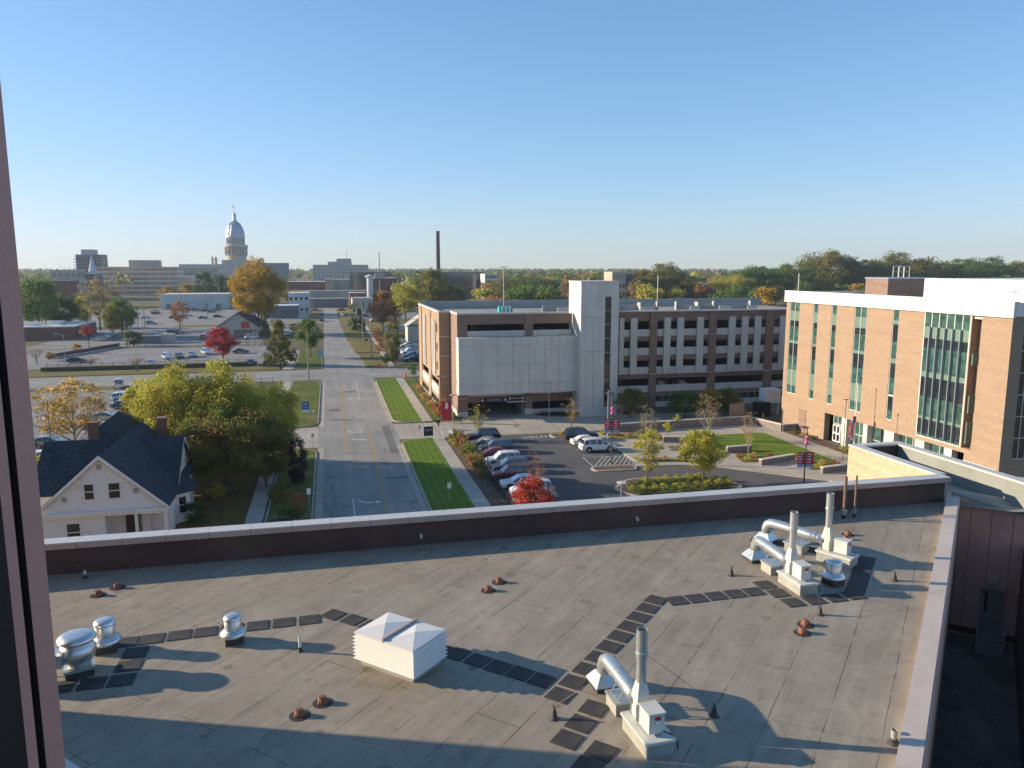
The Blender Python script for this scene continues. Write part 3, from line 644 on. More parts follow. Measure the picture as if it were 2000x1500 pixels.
# ============================================================ FOREGROUND ROOF
RZ = 10.5
def roof_material():
    m, nt, p = mk('roof_membrane')
    tc = nt.nodes.new('ShaderNodeTexCoord'); mp = ND(nt, 'ShaderNodeMapping'); nt.links.new(tc.outputs['Object'], mp.inputs[0]); mp.inputs['Rotation'].default_value = (0,0,R_(-46))
    a = noise(nt, 0.35, 6, 0.62); b = noise(nt, 2.2, 5, 0.65); c = noise(nt, 14, 2)
    k = ramp(nt, a.outputs[0], [(0.3, (0.285,0.242,0.185)), (0.5, (0.32,0.273,0.21)), (0.72, (0.36,0.308,0.24))]).outputs[0]
    k = mix(nt, ramp(nt, b.outputs[0], [(0.55, 0.0), (0.68, 0.55)]).outputs[0], k, (0.25,0.215,0.175))
    st = ND(nt, 'ShaderNodeMapping'); nt.links.new(mp.outputs[0], st.inputs[0]); st.inputs['Scale'].default_value = (0.35,2.6,1)
    s = noise(nt, 1.0, 4, 0.6, vec=st.outputs[0]); k = mix(nt, 1.0, k, ramp(nt, s.outputs[0], [(0.3, (.84,)*3), (0.7, (1.10,)*3)]).outputs[0], 'MULTIPLY')
    # welded seams
    wob = noise(nt, 0.5, 2, vec=mp.outputs[0]); va = nt.nodes.new('ShaderNodeVectorMath'); va.operation = 'MULTIPLY_ADD'; nt.links.new(wob.outputs['Color'], va.inputs[0]); va.inputs[1].default_value = (.12,.12,0); nt.links.new(mp.outputs[0], va.inputs[2])
    br = nt.nodes.new('ShaderNodeTexBrick'); nt.links.new(va.outputs[0], br.inputs['Vector']); br.offset = 0.37
    br.inputs['Color1'].default_value = (1,1,1,1); br.inputs['Color2'].default_value = (.93,.93,.93,1); br.inputs['Mortar'].default_value = (.34,.32,.30,1)
    br.inputs['Scale'].default_value = 1.0; br.inputs['Brick Width'].default_value = 7.5; br.inputs['Row Height'].default_value = 1.55; br.inputs['Mortar Size'].default_value = 0.017; br.inputs['Mortar Smooth'].default_value = .3
    brk = noise(nt, 1.3, 2); seam = mix(nt, ramp(nt, brk.outputs[0], [(0.40, 0.15), (0.56, 1.0)]).outputs[0], (1,1,1), br.outputs[0])
    k = mix(nt, 1.0, k, seam, 'MULTIPLY')
    td = noise(nt, 0.55, 5, 0.6); k = mix(nt, 0.55, k, ramp(nt, td.outputs[0], [(0.0,(1,1,1)),(0.50,(1,1,1)),(0.508,(.80,.76,.70)),(0.53,(.97,.96,.94)),(1.0,(.92,.90,.87))]).outputs[0], 'MULTIPLY')
    t2 = noise(nt, 1.7, 5, 0.7); k = mix(nt, 1.0, k, ramp(nt, t2.outputs[0], [(0.60,(1,1,1)),(0.66,(.86,.82,.77)),(0.70,(.93,.91,.88))]).outputs[0], 'MULTIPLY')
    # plate fasteners: faint rings
    vo = nt.nodes.new('ShaderNodeTexVoronoi'); vo.inputs['Scale'].default_value = 1.35; vo.inputs['Randomness'].default_value = 0.75; nt.links.new(mp.outputs[0], vo.inputs['Vector'])
    rg = ramp(nt, vo.outputs['Distance'], [(0.0, (.9,)*3), (0.045, (1.12,)*3), (0.062, (.42,)*3), (0.085, (1,)*3)])
    k = mix(nt, 0.8, k, rg.outputs[0], 'MULTIPLY')
    v2 = nt.nodes.new('ShaderNodeTexVoronoi'); v2.inputs['Scale'].default_value = 0.5; v2.inputs['Randomness'].default_value = 1.0; nt.links.new(mp.outputs[0], v2.inputs['Vector'])
    r2 = ramp(nt, v2.outputs['Distance'], [(0.0, (.78,.74,.68)), (0.07, (.86,.82,.77)), (0.10, (.45,.43,.4)), (0.12, (1,1,1))]); k = mix(nt, .7, k, r2.outputs[0], 'MULTIPLY')
    nt.links.new(k, p.inputs['Base Color']); p.inputs['Roughness'].default_value = 0.62; p.inputs['Specular IOR Level'].default_value = 0.35
    ht = mix(nt, 1.0, mix(nt, 0.5, seam, rg.outputs[0], 'MULTIPLY'), ramp(nt, b.outputs[0], [(0.3, (.8,)*3), (0.7, (1,)*3)]).outputs[0], 'MULTIPLY')
    nt.links.new(bump(nt, ht, 0.35, 0.03), p.inputs['Normal'])
    return m
M['membrane'] = roof_material()
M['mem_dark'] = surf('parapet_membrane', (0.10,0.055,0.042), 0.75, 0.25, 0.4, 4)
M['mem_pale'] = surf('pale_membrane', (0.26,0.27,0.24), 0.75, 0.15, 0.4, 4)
M['coping'] = surf('coping_metal', (0.58,0.56,0.52), 0.38, 0.06, 0.4, 4, metallic=0.15)
M['coping_edge'] = surf('coping_edge', (0.46,0.34,0.29), 0.5, 0.1, 0.4, 4)
M['pinkcap'] = surf('mauve_membrane', (0.56,0.47,0.40), 0.6, 0.10, 0.5, 5)
M['brownpanel'] = surf('brown_metal_panel', (0.64,0.33,0.24), 0.42, 0.16, 0.3, 5, metallic=0.0)
ax = empty('flat_roof_wing', (10,30,0), 'low wing with grey membrane flat roof, pale metal coping and sunken court', 'building')
roofpoly = [(-46,36.55),(34.4,36.55),(34.95,36.55),(-1.0,0.6),(-46,0.6)]
mb = MB(); mb.sheet([(-46,36.55),(34.8,36.55),(34.8,36.3),(-0.9,0.6),(-46,0.6)], RZ); mb.build('roof_membrane', M['membrane'], ax)
mb = MB(); mb.sheet([(34.55,36.0),(34.8,36.3),(34.8,44.5),(38.1,44.5),(38.1,33.6),(37.0,33.9)], RZ-.04); mb.build('side_roof_membrane', M['mem_pale'], ax)
# front parapet
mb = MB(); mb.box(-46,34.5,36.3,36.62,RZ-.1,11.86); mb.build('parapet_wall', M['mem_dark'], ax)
cp = MB(); x = -46.0; i = 0
while x < 34.6:
    x1 = min(x+1.83, 34.72); cp.box(x+.008,x1-.008,36.14,36.92,11.87,12.0); x = x1
cp.build('coping', M['coping'], ax)
ce = MB(); x = -46.0
while x < 34.6:
    x1 = min(x+1.83, 34.72); ce.box(x+.012,x1-.012,36.10,36.135,11.72,11.985); x = x1
ce.build('coping_edge', M['coping_edge'], ax)
mb = MB(); mb.box(-46,34.5,36.63,36.9,0,11.85); mb.box(34.5,34.72,36.95,44.9,0,11.85); mb.build('brick_wall', M['brick_tanbig'], ax)
# projecting bay: inner left face coloured dark for shade, right face pale for sun
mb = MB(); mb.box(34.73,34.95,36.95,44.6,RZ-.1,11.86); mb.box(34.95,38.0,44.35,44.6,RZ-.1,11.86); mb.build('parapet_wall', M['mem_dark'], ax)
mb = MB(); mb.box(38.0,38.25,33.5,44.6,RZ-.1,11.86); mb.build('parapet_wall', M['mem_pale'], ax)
mb = MB(); mb.box(34.46,35.12,36.93,44.25,11.87,12.0); mb.box(34.46,38.5,44.26,44.92,11.87,12.0); mb.box(37.86,38.5,33.0,44.25,11.87,12.0)
mb.prism([(38.51,36),(41.5,33),(41.5,30),(37.9,33.0),(38.51,33.0)], 11.4, 11.9); mb.build('coping', M['coping'], ax)
mb = MB(); mb.box(38.26,38.5,33,44.9,0,11.86); mb.build('brick_wall', M['brick_tan'], ax)
# diagonal cap along the sunken court
def dg(a, b): # a along the diagonal (+,+), b to its right (+,-); origin on the roof side of the cap
    s = math.sqrt(.5); return (-0.8+ (a+b)*s, .82+(a-b)*s)
mb = MB(); c = [dg(0,.0), dg(51,.0), dg(51,.62), dg(0,.62)]; mb.prism(c, RZ-.02, RZ+.32); mb.build('court_coping', M['pinkcap'], ax)
mb = MB(); mb.prism([dg(0,.62),dg(50.7,.62),dg(50.7,.70),dg(0,.70)], 2.4, RZ+.26); mb.build('court_wall', M['brownpanel'], ax)
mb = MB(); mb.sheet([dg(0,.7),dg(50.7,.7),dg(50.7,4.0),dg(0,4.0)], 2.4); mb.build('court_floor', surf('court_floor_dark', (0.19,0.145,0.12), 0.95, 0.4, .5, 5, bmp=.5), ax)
bs = [.72,1.3,2.33,3.39,4.0]; tp_ = [11.0,10.86,10.62,10.34,10.16]
for i in range(4):
    p0, p1, q1, q0 = dg(50.7,bs[i]+.012), dg(50.7,bs[i+1]-.012), dg(50.9,bs[i+1]-.012), dg(50.9,bs[i]+.012); fw = MB()
    fw.add([(*p0,2.9),(*p1,2.9),(*q1,2.9),(*q0,2.9),(*p0,tp_[i]-.12),(*p1,tp_[i+1]-.12),(*q1,tp_[i+1]-.12),(*q0,tp_[i]-.12)], [(0,3,2,1),(4,5,6,7),(0,1,5,4),(1,2,6,5),(2,3,7,6),(3,0,4,7)]); fw.build('wall_panel', M['brownpanel'], ax)
mb = MB(); mb.prism([dg(50.92,.7),dg(50.92,4.4),dg(51.1,4.4),dg(51.1,.7)], 2.4, 10.0); mb.build('wall_backing', M['mem_dark'], ax)
cpv = [(*dg(50.66,.2),11.0),(*dg(50.6,4.4),10.1),(*dg(52.9,4.4),10.45),(*dg(51.3,.2),11.02)]; mb = MB(); mb.add(cpv+[(x,y,z-.12) for x,y,z in cpv], [(0,1,2,3),(7,6,5,4),(0,4,5,1),(1,5,6,2),(2,6,7,3),(3,7,4,0)]); mb.build('court_coping', M['mem_pale'], ax)
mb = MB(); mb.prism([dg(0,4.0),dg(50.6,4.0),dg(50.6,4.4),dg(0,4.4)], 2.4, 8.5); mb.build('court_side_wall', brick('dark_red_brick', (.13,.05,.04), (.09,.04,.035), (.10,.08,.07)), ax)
M['court_grey'] = plain('court_grey', (0.27,0.22,0.20), 0.6)
d0 = MB(); d0.prism([dg(50.58,2.16),dg(50.58,3.26),dg(50.68,3.26),dg(50.68,2.16)], 3.24, 5.5); do = d0.build('court_door', M['court_grey'], ax)
d1 = MB(); d1.prism([dg(50.55,2.34),dg(50.55,2.50),dg(50.57,2.50),dg(50.57,2.34)], 4.2, 5.3); d1.build('door_window', M['black'], do)
d2 = MB(); d2.prism([dg(50.35,2.1),dg(50.35,3.32),dg(50.68,3.32),dg(50.68,2.1)], 5.56, 5.62); d2.build('door_hood', M['court_grey'], do)
mb = MB(); mb.prism([dg(50.45,2.48),dg(50.45,2.92),dg(50.68,2.92),dg(50.68,2.48)], 5.95, 6.22); mb.build('wall_lamp', M['conc'], ax)
mb = MB(); mb.prism([dg(49.7,2.08),dg(49.7,3.44),dg(50.66,3.44),dg(50.66,2.08)], 2.4, 3.2)
for k in range(4): mb.prism([dg(49.40-.3*k,2.08),dg(49.40-.3*k,3.44),dg(49.69-.3*k,3.44),dg(49.69-.3*k,2.08)], 2.4, 3.03-.17*k)
so2 = mb.build('steps', M['court_grey'], ax)
for b in (2.1,3.42):
    r = MB(); P = lambda a,z: (*dg(a,b),z); r.tube(P(50.5,3.2),P(50.5,4.1),.025,n=6); r.tube(P(49.7,3.2),P(49.7,4.1),.025,n=6); r.tube(P(48.4,2.4),P(48.4,3.4),.025,n=6); r.tube(P(50.5,4.1),P(49.7,4.1),.025,n=6); r.tube(P(49.7,4.1),P(48.4,3.4),.025,n=6); r.build('handrail', M['conc'], so2)
# the taller wing at the left that shades the near roof, with its pale cap
tl = empty('tall_hospital_wing', (-22,14,0), 'tall brown hospital wing standing left of the flat roof and shading it', 'building')
MB().box(-44,-16,-6,27.4,RZ-4,33).build('wall', M['brick_dk'], tl)
a0 = G(112,1470,RZ+.9); a1 = G(172,1510,RZ+.9); dd = (Vector(a1)-Vector(a0)).normalized(); nn = Vector((dd.y,-dd.x)); 
pp = [Vector(a0)-dd*4, Vector(a1)+dd*3, Vector(a1)+dd*3+nn*.8, Vector(a0)-dd*4+nn*.8]
mb = MB(); mb.prism([tuple(p) for p in pp], RZ, RZ+.9); mb.build('near_parapet', M['coping'], ax)

# ---- walkway mats, each a loose rubber square
ORD = ['first','second','third','fourth','fifth','sixth','seventh','eighth','ninth','tenth','eleventh','twelfth','thirteenth','fourteenth','fifteenth','sixteenth']
mm, nt, p = mk('rubber_mat'); nn_ = noise(nt, 1.6, 4); wv = noise(nt, 40, 1)
k = ramp(nt, nn_.outputs[0], [(0.3, (0.030,0.027,0.025)), (0.7, (0.062,0.056,0.050))]).outputs[0]
nt.links.new(k, p.inputs['Base Color']); p.inputs['Roughness'].default_value = 0.75; nt.links.new(bump(nt, wv.outputs[0], .4, .01), p.inputs['Normal']); M['mat'] = mm
matme = None; rng = random.Random(5)
def mat_at(x, y, a, label, sx=1, sy=1):
    global matme
    if matme is None:
        q = MB(); q.box(-.375,.375,-.375,.375,0,.022); q.box(-.34,.34,-.34,.34,.022,.026); matme = q.mesh('walkway_mat', M['mat'])
    o = bpy.data.objects.new('walkway_mat', matme); col.objects.link(o); o.location = (x, y, RZ+.004); o.rotation_euler = (0,0,a+rng.uniform(-.015,.015)); o.scale = (min(sx,1.06)*1.01, sy*1.02, 1)
    tag(o, label, 'walkway mat', 'rubber mats laid across the roof')
def run(pts, a, where, **k):
    for i, q in enumerate(pts): mat_at(*q, a, 'rubber mat, %s %s' % (ORD[i], where), **k)
D45 = R_(45)
run([(-9.87,26.0),(-8.92,26.0),(-7.99,26.0)], 0, 'from left below the bulbous silver ventilator', sx=1.1)
run([(-7.1,26.0),(-7.1,26.95),(-7.1,27.88)], 0, 'from bottom, right of the bulbous silver ventilator', sx=1.1)
run([(-7.62,28.8),(-6.75,28.85),(-5.83,28.93),(-4.92,28.98),(-4.0,29.03),(-3.06,29.06),(-2.12,29.1),(-1.15,29.12)], R_(2), 'from left in the long row near the lone fan', sx=1.08)
run([(-.25,29.35),(.48,28.72),(1.15,28.05)], R_(46), 'from left in the bend above the louvred hood')
run([(3.35,25.72),(3.97,25.17),(4.6,24.55),(5.2,23.95),(5.82,23.38),(6.42,22.78)], D45, 'from left in the shaded row beside the louvred hood')
run([(12.64,27.68),(12.0,27.04),(11.34,26.38),(10.7,25.73),(10.05,25.07),(9.4,24.42),(8.75,23.77),(8.08,23.1),(7.4,22.43),(6.75,21.78)], D45, 'from top in the long diagonal row mid roof')
run([(7.55,20.82),(6.9,20.15),(6.28,19.5)], D45, 'from top left of the near exhaust fan')
run([(7.05,18.75),(6.45,18.2),(5.8,17.55)], D45, 'from top in the row along the bottom edge')
run([(13.45,27.42),(14.33,27.44),(15.22,27.47),(16.1,27.48),(16.98,27.5)], R_(1), 'from left in the level row toward the far fans')
run([(17.83,28.02),(17.9,27.12),(17.98,26.17),(18.95,26.16),(19.92,26.17),(20.85,26.2)], R_(1), 'from left in front of the far exhaust fans')
run([(21.25,26.62),(21.8,27.2),(22.35,27.78),(22.9,28.36),(23.45,28.93),(24.02,29.52)], D45, 'from bottom, diagonal row right of the far fans', sx=1.1)
run([(23.4,30.15),(22.85,30.7),(22.3,31.25),(21.75,31.8),(21.2,32.35),(20.55,33.0)], D45, 'from right in the row behind the far fans')

# ---- equipment materials
M['galv'] = surf('galvanised_metal', (0.60,0.63,0.62), 0.32, 0.10, 2.0, 8, metallic=0.75)
M['alum'] = surf('spun_aluminium', (0.72,0.71,0.69), 0.36, 0.16, 3.0, 14, metallic=0.85, bmp=0.08)
M['cream'] = surf('cream_painted_metal', (0.60,0.60,0.54), 0.4, 0.08, 1.0, 8)
M['curb'] = surf('pale_curb', (0.34,0.34,0.30), 0.7, 0.15, 1.0, 6)
M['darkcurb'] = surf('dark_curb', (0.05,0.045,0.042), 0.7, 0.2, 1, 6)
M['rustd'] = surf('rusty_iron', (0.27,0.105,0.06), 0.8, 0.3, 6, 25, bmp=.5)
M['pipebrown'] = surf('brown_pipe', (0.20,0.115,0.075), 0.7, .25, 3, 14); M['stain'] = plain('drain_sump', (0.05,0.038,0.034), 0.6)
# ---- white louvred hood
hx = [(0.38,25.23),(2.29,23.37),(3.62,24.7),(1.64,26.56)]
hc = (sum(p[0] for p in hx)/4, sum(p[1] for p in hx)/4); ha = R_(-45)
hd = empty('louvred_hood', (hc[0],hc[1],RZ), 'big white louvred exhaust hood with a two-part hipped lid', 'roof vent hood')
m = MB(); m.rbox(hc, 1.14, .74, RZ, RZ+.34, ha); m.build('curb', M['curb'], hd)
m = MB(); m.rbox(hc, 1.12, .72, RZ+.34, RZ+1.15, ha); m.build('hood_body', M['darkgrey'], hd)  # dark body colour stands in for shade between the louvres
for k in range(7):
    z = RZ+.27+k*.128; ca, sa = math.cos(ha), math.sin(ha); lv = MB()
    def ring(hx_, hy_, z_): return [(hc[0]+a*ca-b*sa, hc[1]+a*sa+b*ca, z_) for a, b in ((-hx_,-hy_),(hx_,-hy_),(hx_,hy_),(-hx_,hy_))]
    a_, b_ = ring(1.33,.93,z), ring(1.20,.80,z+.095); c_ = ring(1.33,.93,z-.012)
    lv.add(a_+b_+c_, [(i,(i+1)%4,4+(i+1)%4,4+i) for i in range(4)]+[(8+i,8+(i+1)%4,(i+1)%4,i) for i in range(4)]+[(11,10,9,8)])
    lv.build('louvre_blade', M['white_metal'], hd)
for s_ in (-1,1):
    lid = MB(); cx = .65*s_; P = []
    for a, b, z in ((cx-.63,-.9,1.16),(cx+.63,-.9,1.16),(cx+.63,.9,1.16),(cx-.63,.9,1.16),(cx-.63,-.9,1.21),(cx+.63,-.9,1.21),(cx+.63,.9,1.21),(cx-.63,.9,1.21),(cx,0,1.33)):
        P.append((hc[0]+a*ca-b*sa, hc[1]+a*sa+b*ca, RZ+z))
    lid.add(P, [(0,1,5,4),(1,2,6,5),(2,3,7,6),(3,0,4,7),(4,5,8),(5,6,8),(6,7,8),(7,4,8)]); lid.build('lid', M['white_metal'], hd)
m = MB(); m.rbox(hc, .035, .91, RZ+1.18, RZ+1.30, ha); m.build('ridge_strip', M['coping_edge'], hd)
# ---- spun aluminium fans
def small_fan(x, y, label, s=1.0, a=0.2):
    e = empty('round_roof_fan', (x,y,RZ), label, 'roof fan', 'small spun aluminium roof fans', a)
    m = MB(); m.box(-.33*s,.33*s,-.33*s,.33*s,0,.26*s); m.build('curb', M['darkcurb'], e, world=False)
    m = MB(); m.lathe([(.30*s,.26*s),(.47*s,.30*s),(.50*s,.38*s),(.44*s,.46*s),(.36*s,.52*s),(.34*s,.56*s)], n=28); m.build('wind_band', M['alum'], e, world=False, smooth=True)
    m = MB(); m.lathe([(.32*s,.56*s),(.32*s,.94*s),(.31*s,.95*s)], n=28); m.build('housing', M['alum'], e, world=False, smooth=True)
    m = MB(); m.lathe([(.34*s,.93*s),(.345*s,1.0*s),(.30*s,1.07*s),(.18*s,1.11*s),(.0,1.12*s)], n=28); m.build('cap', M['alum'], e, world=False, smooth=True)
    return e
small_fan(-8.15,28.35,'silver drum-shaped roof fan just behind the bulbous ventilator', 1.06)
small_fan(-3.8,27.95,'lone silver drum-shaped roof fan beside the long row of mats', .95)
small_fan(20.75,27.45,'silver drum-shaped roof fan between the far exhaust fans and the diagonal mats', 1.0)
e = empty('bulbous_ventilator', (-8.6,26.85,RZ), 'large bulbous silver ventilator with a mushroom cap fed by a flat duct', 'ventilator', None, .3)
MB().box(-.42,.42,-.42,.42,0,.24).build('curb', M['darkcurb'], e, world=False)
MB().box(-.46,.46,-.46,.46,.24,.33).build('curb_cap', M['galv'], e, world=False)
m = MB(); m.lathe([(.30,.33),(.42,.45),(.53,.62),(.57,.78),(.56,.93),(.50,1.04),(.42,1.12),(.40,1.2)], n=28); m.build('bowl', M['alum'], e, world=False, smooth=True)
m = MB(); m.lathe([(.42,1.16),(.56,1.17),(.60,1.24),(.56,1.33),(.46,1.38),(.42,1.40),(.36,1.41),(.0,1.42)], n=28); m.build('cap', M['alum'], e, world=False, smooth=True)
m = MB(); m.rbox((-1.5,.05), 1.15, .30, .55, 1.0, -.3); m.build('duct', M['galv'], e, world=False)
m = MB(); m.tube((-.9,.3,0),(-.9,.3,.55),.03,n=6); m.build('duct_leg', M['galv'], e, world=False)
# ---- exhaust fan sets: inlet elbow duct, fan housing with tall stack, motor box
def exhaust(bx, by, mx, my, sh, label, near=True, r=.27):
    """(bx,by) stack foot, (mx,my) inlet hood foot"""
    e = empty('exhaust_fan', (bx,by,RZ), label, 'exhaust fan', 'laboratory exhaust fans with tall stacks')
    d = (Vector((mx,my))-Vector((bx,by))); ln = d.length; d.normalize(); a = math.atan2(d.y,d.x); n = Vector((-d.y,d.x))
    def L(u, v, z): q = Vector((bx,by))+d*u+n*v; return (q.x,q.y,RZ+z)
    def lb(mb, u0, u1, v0, v1, z0, z1):
        pts = [L(u,v,z) for z in (z0,z1) for u, v in ((u0,v0),(u1,v0),(u1,v1),(u0,v1))]; mb.add(pts, [(0,3,2,1),(4,5,6,7),(0,1,5,4),(1,2,6,5),(2,3,7,6),(3,0,4,7)])
    m = MB(); lb(m,-1.27,.3,-.42,.42,0,.42); m.build('curb', M['curb'], e)
    m = MB(); lb(m,-1.32,.35,-.47,.47,.42,.5); m.build('curb_cap', M['cream'], e)
    m = MB(); lb(m,ln*.34,ln*.62,-.36,.36,0,.38); m.build('duct_curb', M['curb'], e)
    m = MB(); lb(m,ln*.32,ln*.64,-.39,.39,.38,.45); 
    for u in (ln*.38,ln*.58): m.tube(L(u,-.25,.44),L(u,0,.82),.03,n=5); m.tube(L(u,.25,.44),L(u,0,.82),.03,n=5)
    m.build('duct_saddle', M['galv'], e)
    zt = 1.02; pts = [L(.1,0,zt-.1),L(ln*.3,0,zt-.05),L(ln*.6,0,zt),L(ln-.42,0,zt+.02),L(ln-.22,0,zt-.01),L(ln-.08,0,zt-.10),L(ln,0,zt-.28),L(ln,0,.45)]
    m = MB(); m.path(pts, r*.86, 14); m.build('duct', M['galv'], e, smooth=True)
    m = MB()
    for i in range(1,12): u = .2+(ln-.7)*i/12; zz = zt-.1+.1*min(1,u/(ln*.6)); m.tube(L(u,0,zz),L(u+.025,0,zz),r*.89,n=14)
    m.build('duct_rib', M['galv'], e, smooth=False)
    m = MB(); p0 = [L(ln+u,v,.18) for u, v in ((-.45,-.45),(.45,-.45),(.45,.45),(-.45,.45))]; p1 = [L(ln+u,v,.52) for u, v in ((-.22,-.22),(.22,-.22),(.22,.22),(-.22,.22))]
    m.add(p0+p1, [(0,1,5,4),(1,2,6,5),(2,3,7,6),(3,0,4,7),(4,5,6,7)]); m.build('inlet_hood', M['galv'], e)
    m = MB(); lb(m,ln-.4,ln+.4,-.4,.4,0,.18); m.build('inlet_curb', M['darkcurb'], e)
    # scroll housing and stack
    m = MB(); lb(m,-.2,.2,-.2,.2,.52,1.16); ho = m.build('fan_housing', M['cream'], e)
    m = MB(); q0 = [L(u,v,1.16) for u, v in ((-.2,-.2),(.2,-.2),(.2,.2),(-.2,.2))]; q1 = [L(u,v,1.6) for u, v in ((-.12,-.12),(.12,-.12),(.12,.12),(-.12,.12))]
    m.add(q0+q1, [(0,1,5,4),(1,2,6,5),(2,3,7,6),(3,0,4,7)]); m.build('stack_cone', M['cream'], ho)
    m = MB(); m.lathe([(.14,0),(.15,sh*.45),(.165,sh*.45+.01),(.17,sh*.5),(.17,sh),(.15,sh),(.15,sh-.3)], L(0,0,1.58), 16); m.build('stack', M['galv'], e, smooth=False)
    m = MB(); m.tube(L(0,0,1.58+sh*.55),L(0,0,1.62+sh*.55),.2,n=12); m.build('stack_collar', M['galv'], e)
    for u in (-.2,.2): m = MB(); m.tube(L(u,.22,.5),L(u,.22,1.0),.025,n=5); m.build('stand_leg', M['galv'], e)
    m = MB(); lb(m,-1.02,-.42,-.24,.24,.56,1.15); mo = m.build('motor_box', M['cream'], e)
    m = MB(); lb(m,-1.05,-.39,-.27,.27,1.15,1.18); m.build('box_lid', M['cream'], mo)
    m = MB(); lb(m,-1.032,-1.021,-.12,.06,.96,1.07); m.build('warning_label', M['red'], mo)
    m = MB(); lb(m,-1.032,-1.021,-.08,.03,.82,.94); m.build('notice_label', M['white'], mo)
    m = MB(); m.path([L(-1.02,-.2,.6),L(-1.15,-.4,.56),L(-1.1,-.6,.3),L(-1.1,-.65,.02)], .02, 6); m.build('cable', M['black'], e)
    return e, L(0,0,1.58+sh*.58)
e1, t1 = exhaust(8.47,19.4,8.3,22.0,1.62,'near silver exhaust fan with tall round stack, ribbed duct and cream motor box')
e2, t2 = exhaust(19.02,27.95,18.95,30.7,1.62,'front one of two far exhaust fans, its motor box facing the round fan')
e3, t3 = exhaust(22.25,30.0,20.75,32.75,1.62,'rear one of the two far exhaust fans, with the longer level duct')
def cone(x, y, label):
    m = MB(); m.lathe([(.17,0),(.10,.05),(.075,.22),(.04,.30),(.03,.42),(.0,.43)], (x,y,RZ), 12); return tag(m.build('guy_anchor', M['darkcurb'], at=(x,y,RZ), smooth=True), label, 'anchor cone', 'small cone anchors for guy wires')
A_ = [(6.2,20.6,'dark cone anchor left of the near exhaust fan on the roof'),(10.98,19.62,'dark cone anchor right of the near exhaust fan, in its shadow'),(16.95,29.3,'dark cone anchor left of the far exhaust fans'),(18.37,24.95,'dark cone anchor below the mats in front of the far exhaust fans'),(23.6,27.15,'dark cone anchor right of the diagonal mats by the court coping')]
for q in A_: cone(*q)
def wire(p, q, label):
    m = MB(); m.tube(p, q, .007, n=5); tag(m.build('guy_wire', M['darkgrey'], at=tuple(p)), label, 'guy wire', 'thin guy wires staying the exhaust stacks')
wire(t1,(6.2,20.6,RZ+.42),'thin guy wire from the near stack down to the left cone'); wire(t1,(10.98,19.62,RZ+.42),'thin guy wire from the near stack down to the right cone')
wire(t2,(16.95,29.3,RZ+.42),'thin guy wire from the front far stack to the cone at its left'); wire(t2,(18.37,24.95,RZ+.42),'thin guy wire from the front far stack to the cone below the mats')
wire(t3,(23.6,27.15,RZ+.42),'thin guy wire from the rear far stack to the right-hand cone')
# ---- drains, vent pipes
dn = ['left of a pair below the parapet at far left','right of a pair below the parapet at far left, half in shadow','left of a pair in the middle of the roof','right of a pair in the middle of the roof','left of the near pair below the white hood','right of the near pair below the white hood','lower of a pair below the far exhaust fans','upper of a pair below the far exhaust fans','lower of a pair right of the rear stack','upper of a pair right of the rear stack']
for i, (x, y) in enumerate([(-9.78,33.5),(-9.2,34.15),(6.14,30.2),(6.77,30.94),(-1.3,22.55),(-.62,23.1),(16.8,23.76),(17.3,24.3),(24.84,32.12),(25.4,32.66)]):
    e = empty('roof_drain', (x,y,RZ), 'rusty domed drain, '+dn[i], 'roof drain', 'rusty roof drains in pairs')
    m = MB(); m.lathe([(.33,0.004),(.31,.012),(.0,.012)], n=20); m.build('drain_sump', M['stain'] if i % 2 == 0 or i > 3 else M['stain'], e, world=False)
    m = MB(); m.lathe([(.17,.012),(.16,.07),(.15,.14),(.10,.20),(.0,.22)], (0,0,0), 10); m.build('strainer_dome', M['rustd'], e, world=False)
    m = MB(); 
    for k in range(8): t = k*math.pi/4; m.tube((.18*math.cos(t),.18*math.sin(t),.012),(.09*math.cos(t),.09*math.sin(t),.225),.014,n=4)
    m.build('strainer_rib', M['rustd'], e, world=False)
def vpipe(x, y, h, r, mt, label, skirt=True):
    e = empty('vent_pipe', (x,y,RZ), label, 'vent pipe')
    m = MB(); m.lathe([(r,0),(r,h),(r*.8,h),(r*.8,h-.1),(0,h-.1)], n=12); m.build('pipe', mt, e, world=False)
    if skirt: m = MB(); m.lathe([(r*2,0),(r*1.3,.08),(r*1.25,.16),(r*1.02,.17)], n=12); m.build('flashing', M['darkcurb'], e, world=False)
vpipe(-1.42,26.65,.6,.055,M['mullion'],'short white vent pipe right of the white louvred hood'); vpipe(-10.85,35.6,.35,.06,M['mullion'],'stubby white vent pipe in the shadow of the parapet at left')
vpipe(*G(1745,1452,RZ),.42,.09,M['curb'],'short pale vent pipe beside the court coping at lower right')
for x, y, r, lb_ in ((26.86,35.0,.085,'thicker of two tall brown vent pipes by the far parapet'),(27.56,35.05,.055,'thinner of two tall brown vent pipes by the far parapet')):
    e = empty('tall_vent_pipe', (x,y,RZ), lb_, 'vent pipe'); m = MB(); m.tube((0,0,.3),(0,0,2.35),r,n=10); m.build('pipe', M['pipebrown'], e, world=False)
    m = MB(); m.tube((0,0,0),(0,0,.22),r*1.3,n=10); m.build('boot', M['black'], e, world=False); m = MB(); m.lathe([(r*1.3,.22),(r*1.9,.45),(r*2.2,.5),(r,.52)], n=10); m.build('collar', M['curb'], e, world=False)
for x, lb_ in ((4.0,'far left'),(15.3,'middle')):
    m = MB(); m.box(x-.06,x+.06,36.12,36.3,11.0,11.1); m.box(x-.05,x+.05,36.02,36.12,10.92,11.1); tag(m.build('parapet_scupper', M['conc_lt'], at=(x,36.3,11)), 'tiny grey outlet fixed on the dark parapet wall at '+lb_, 'outlet')
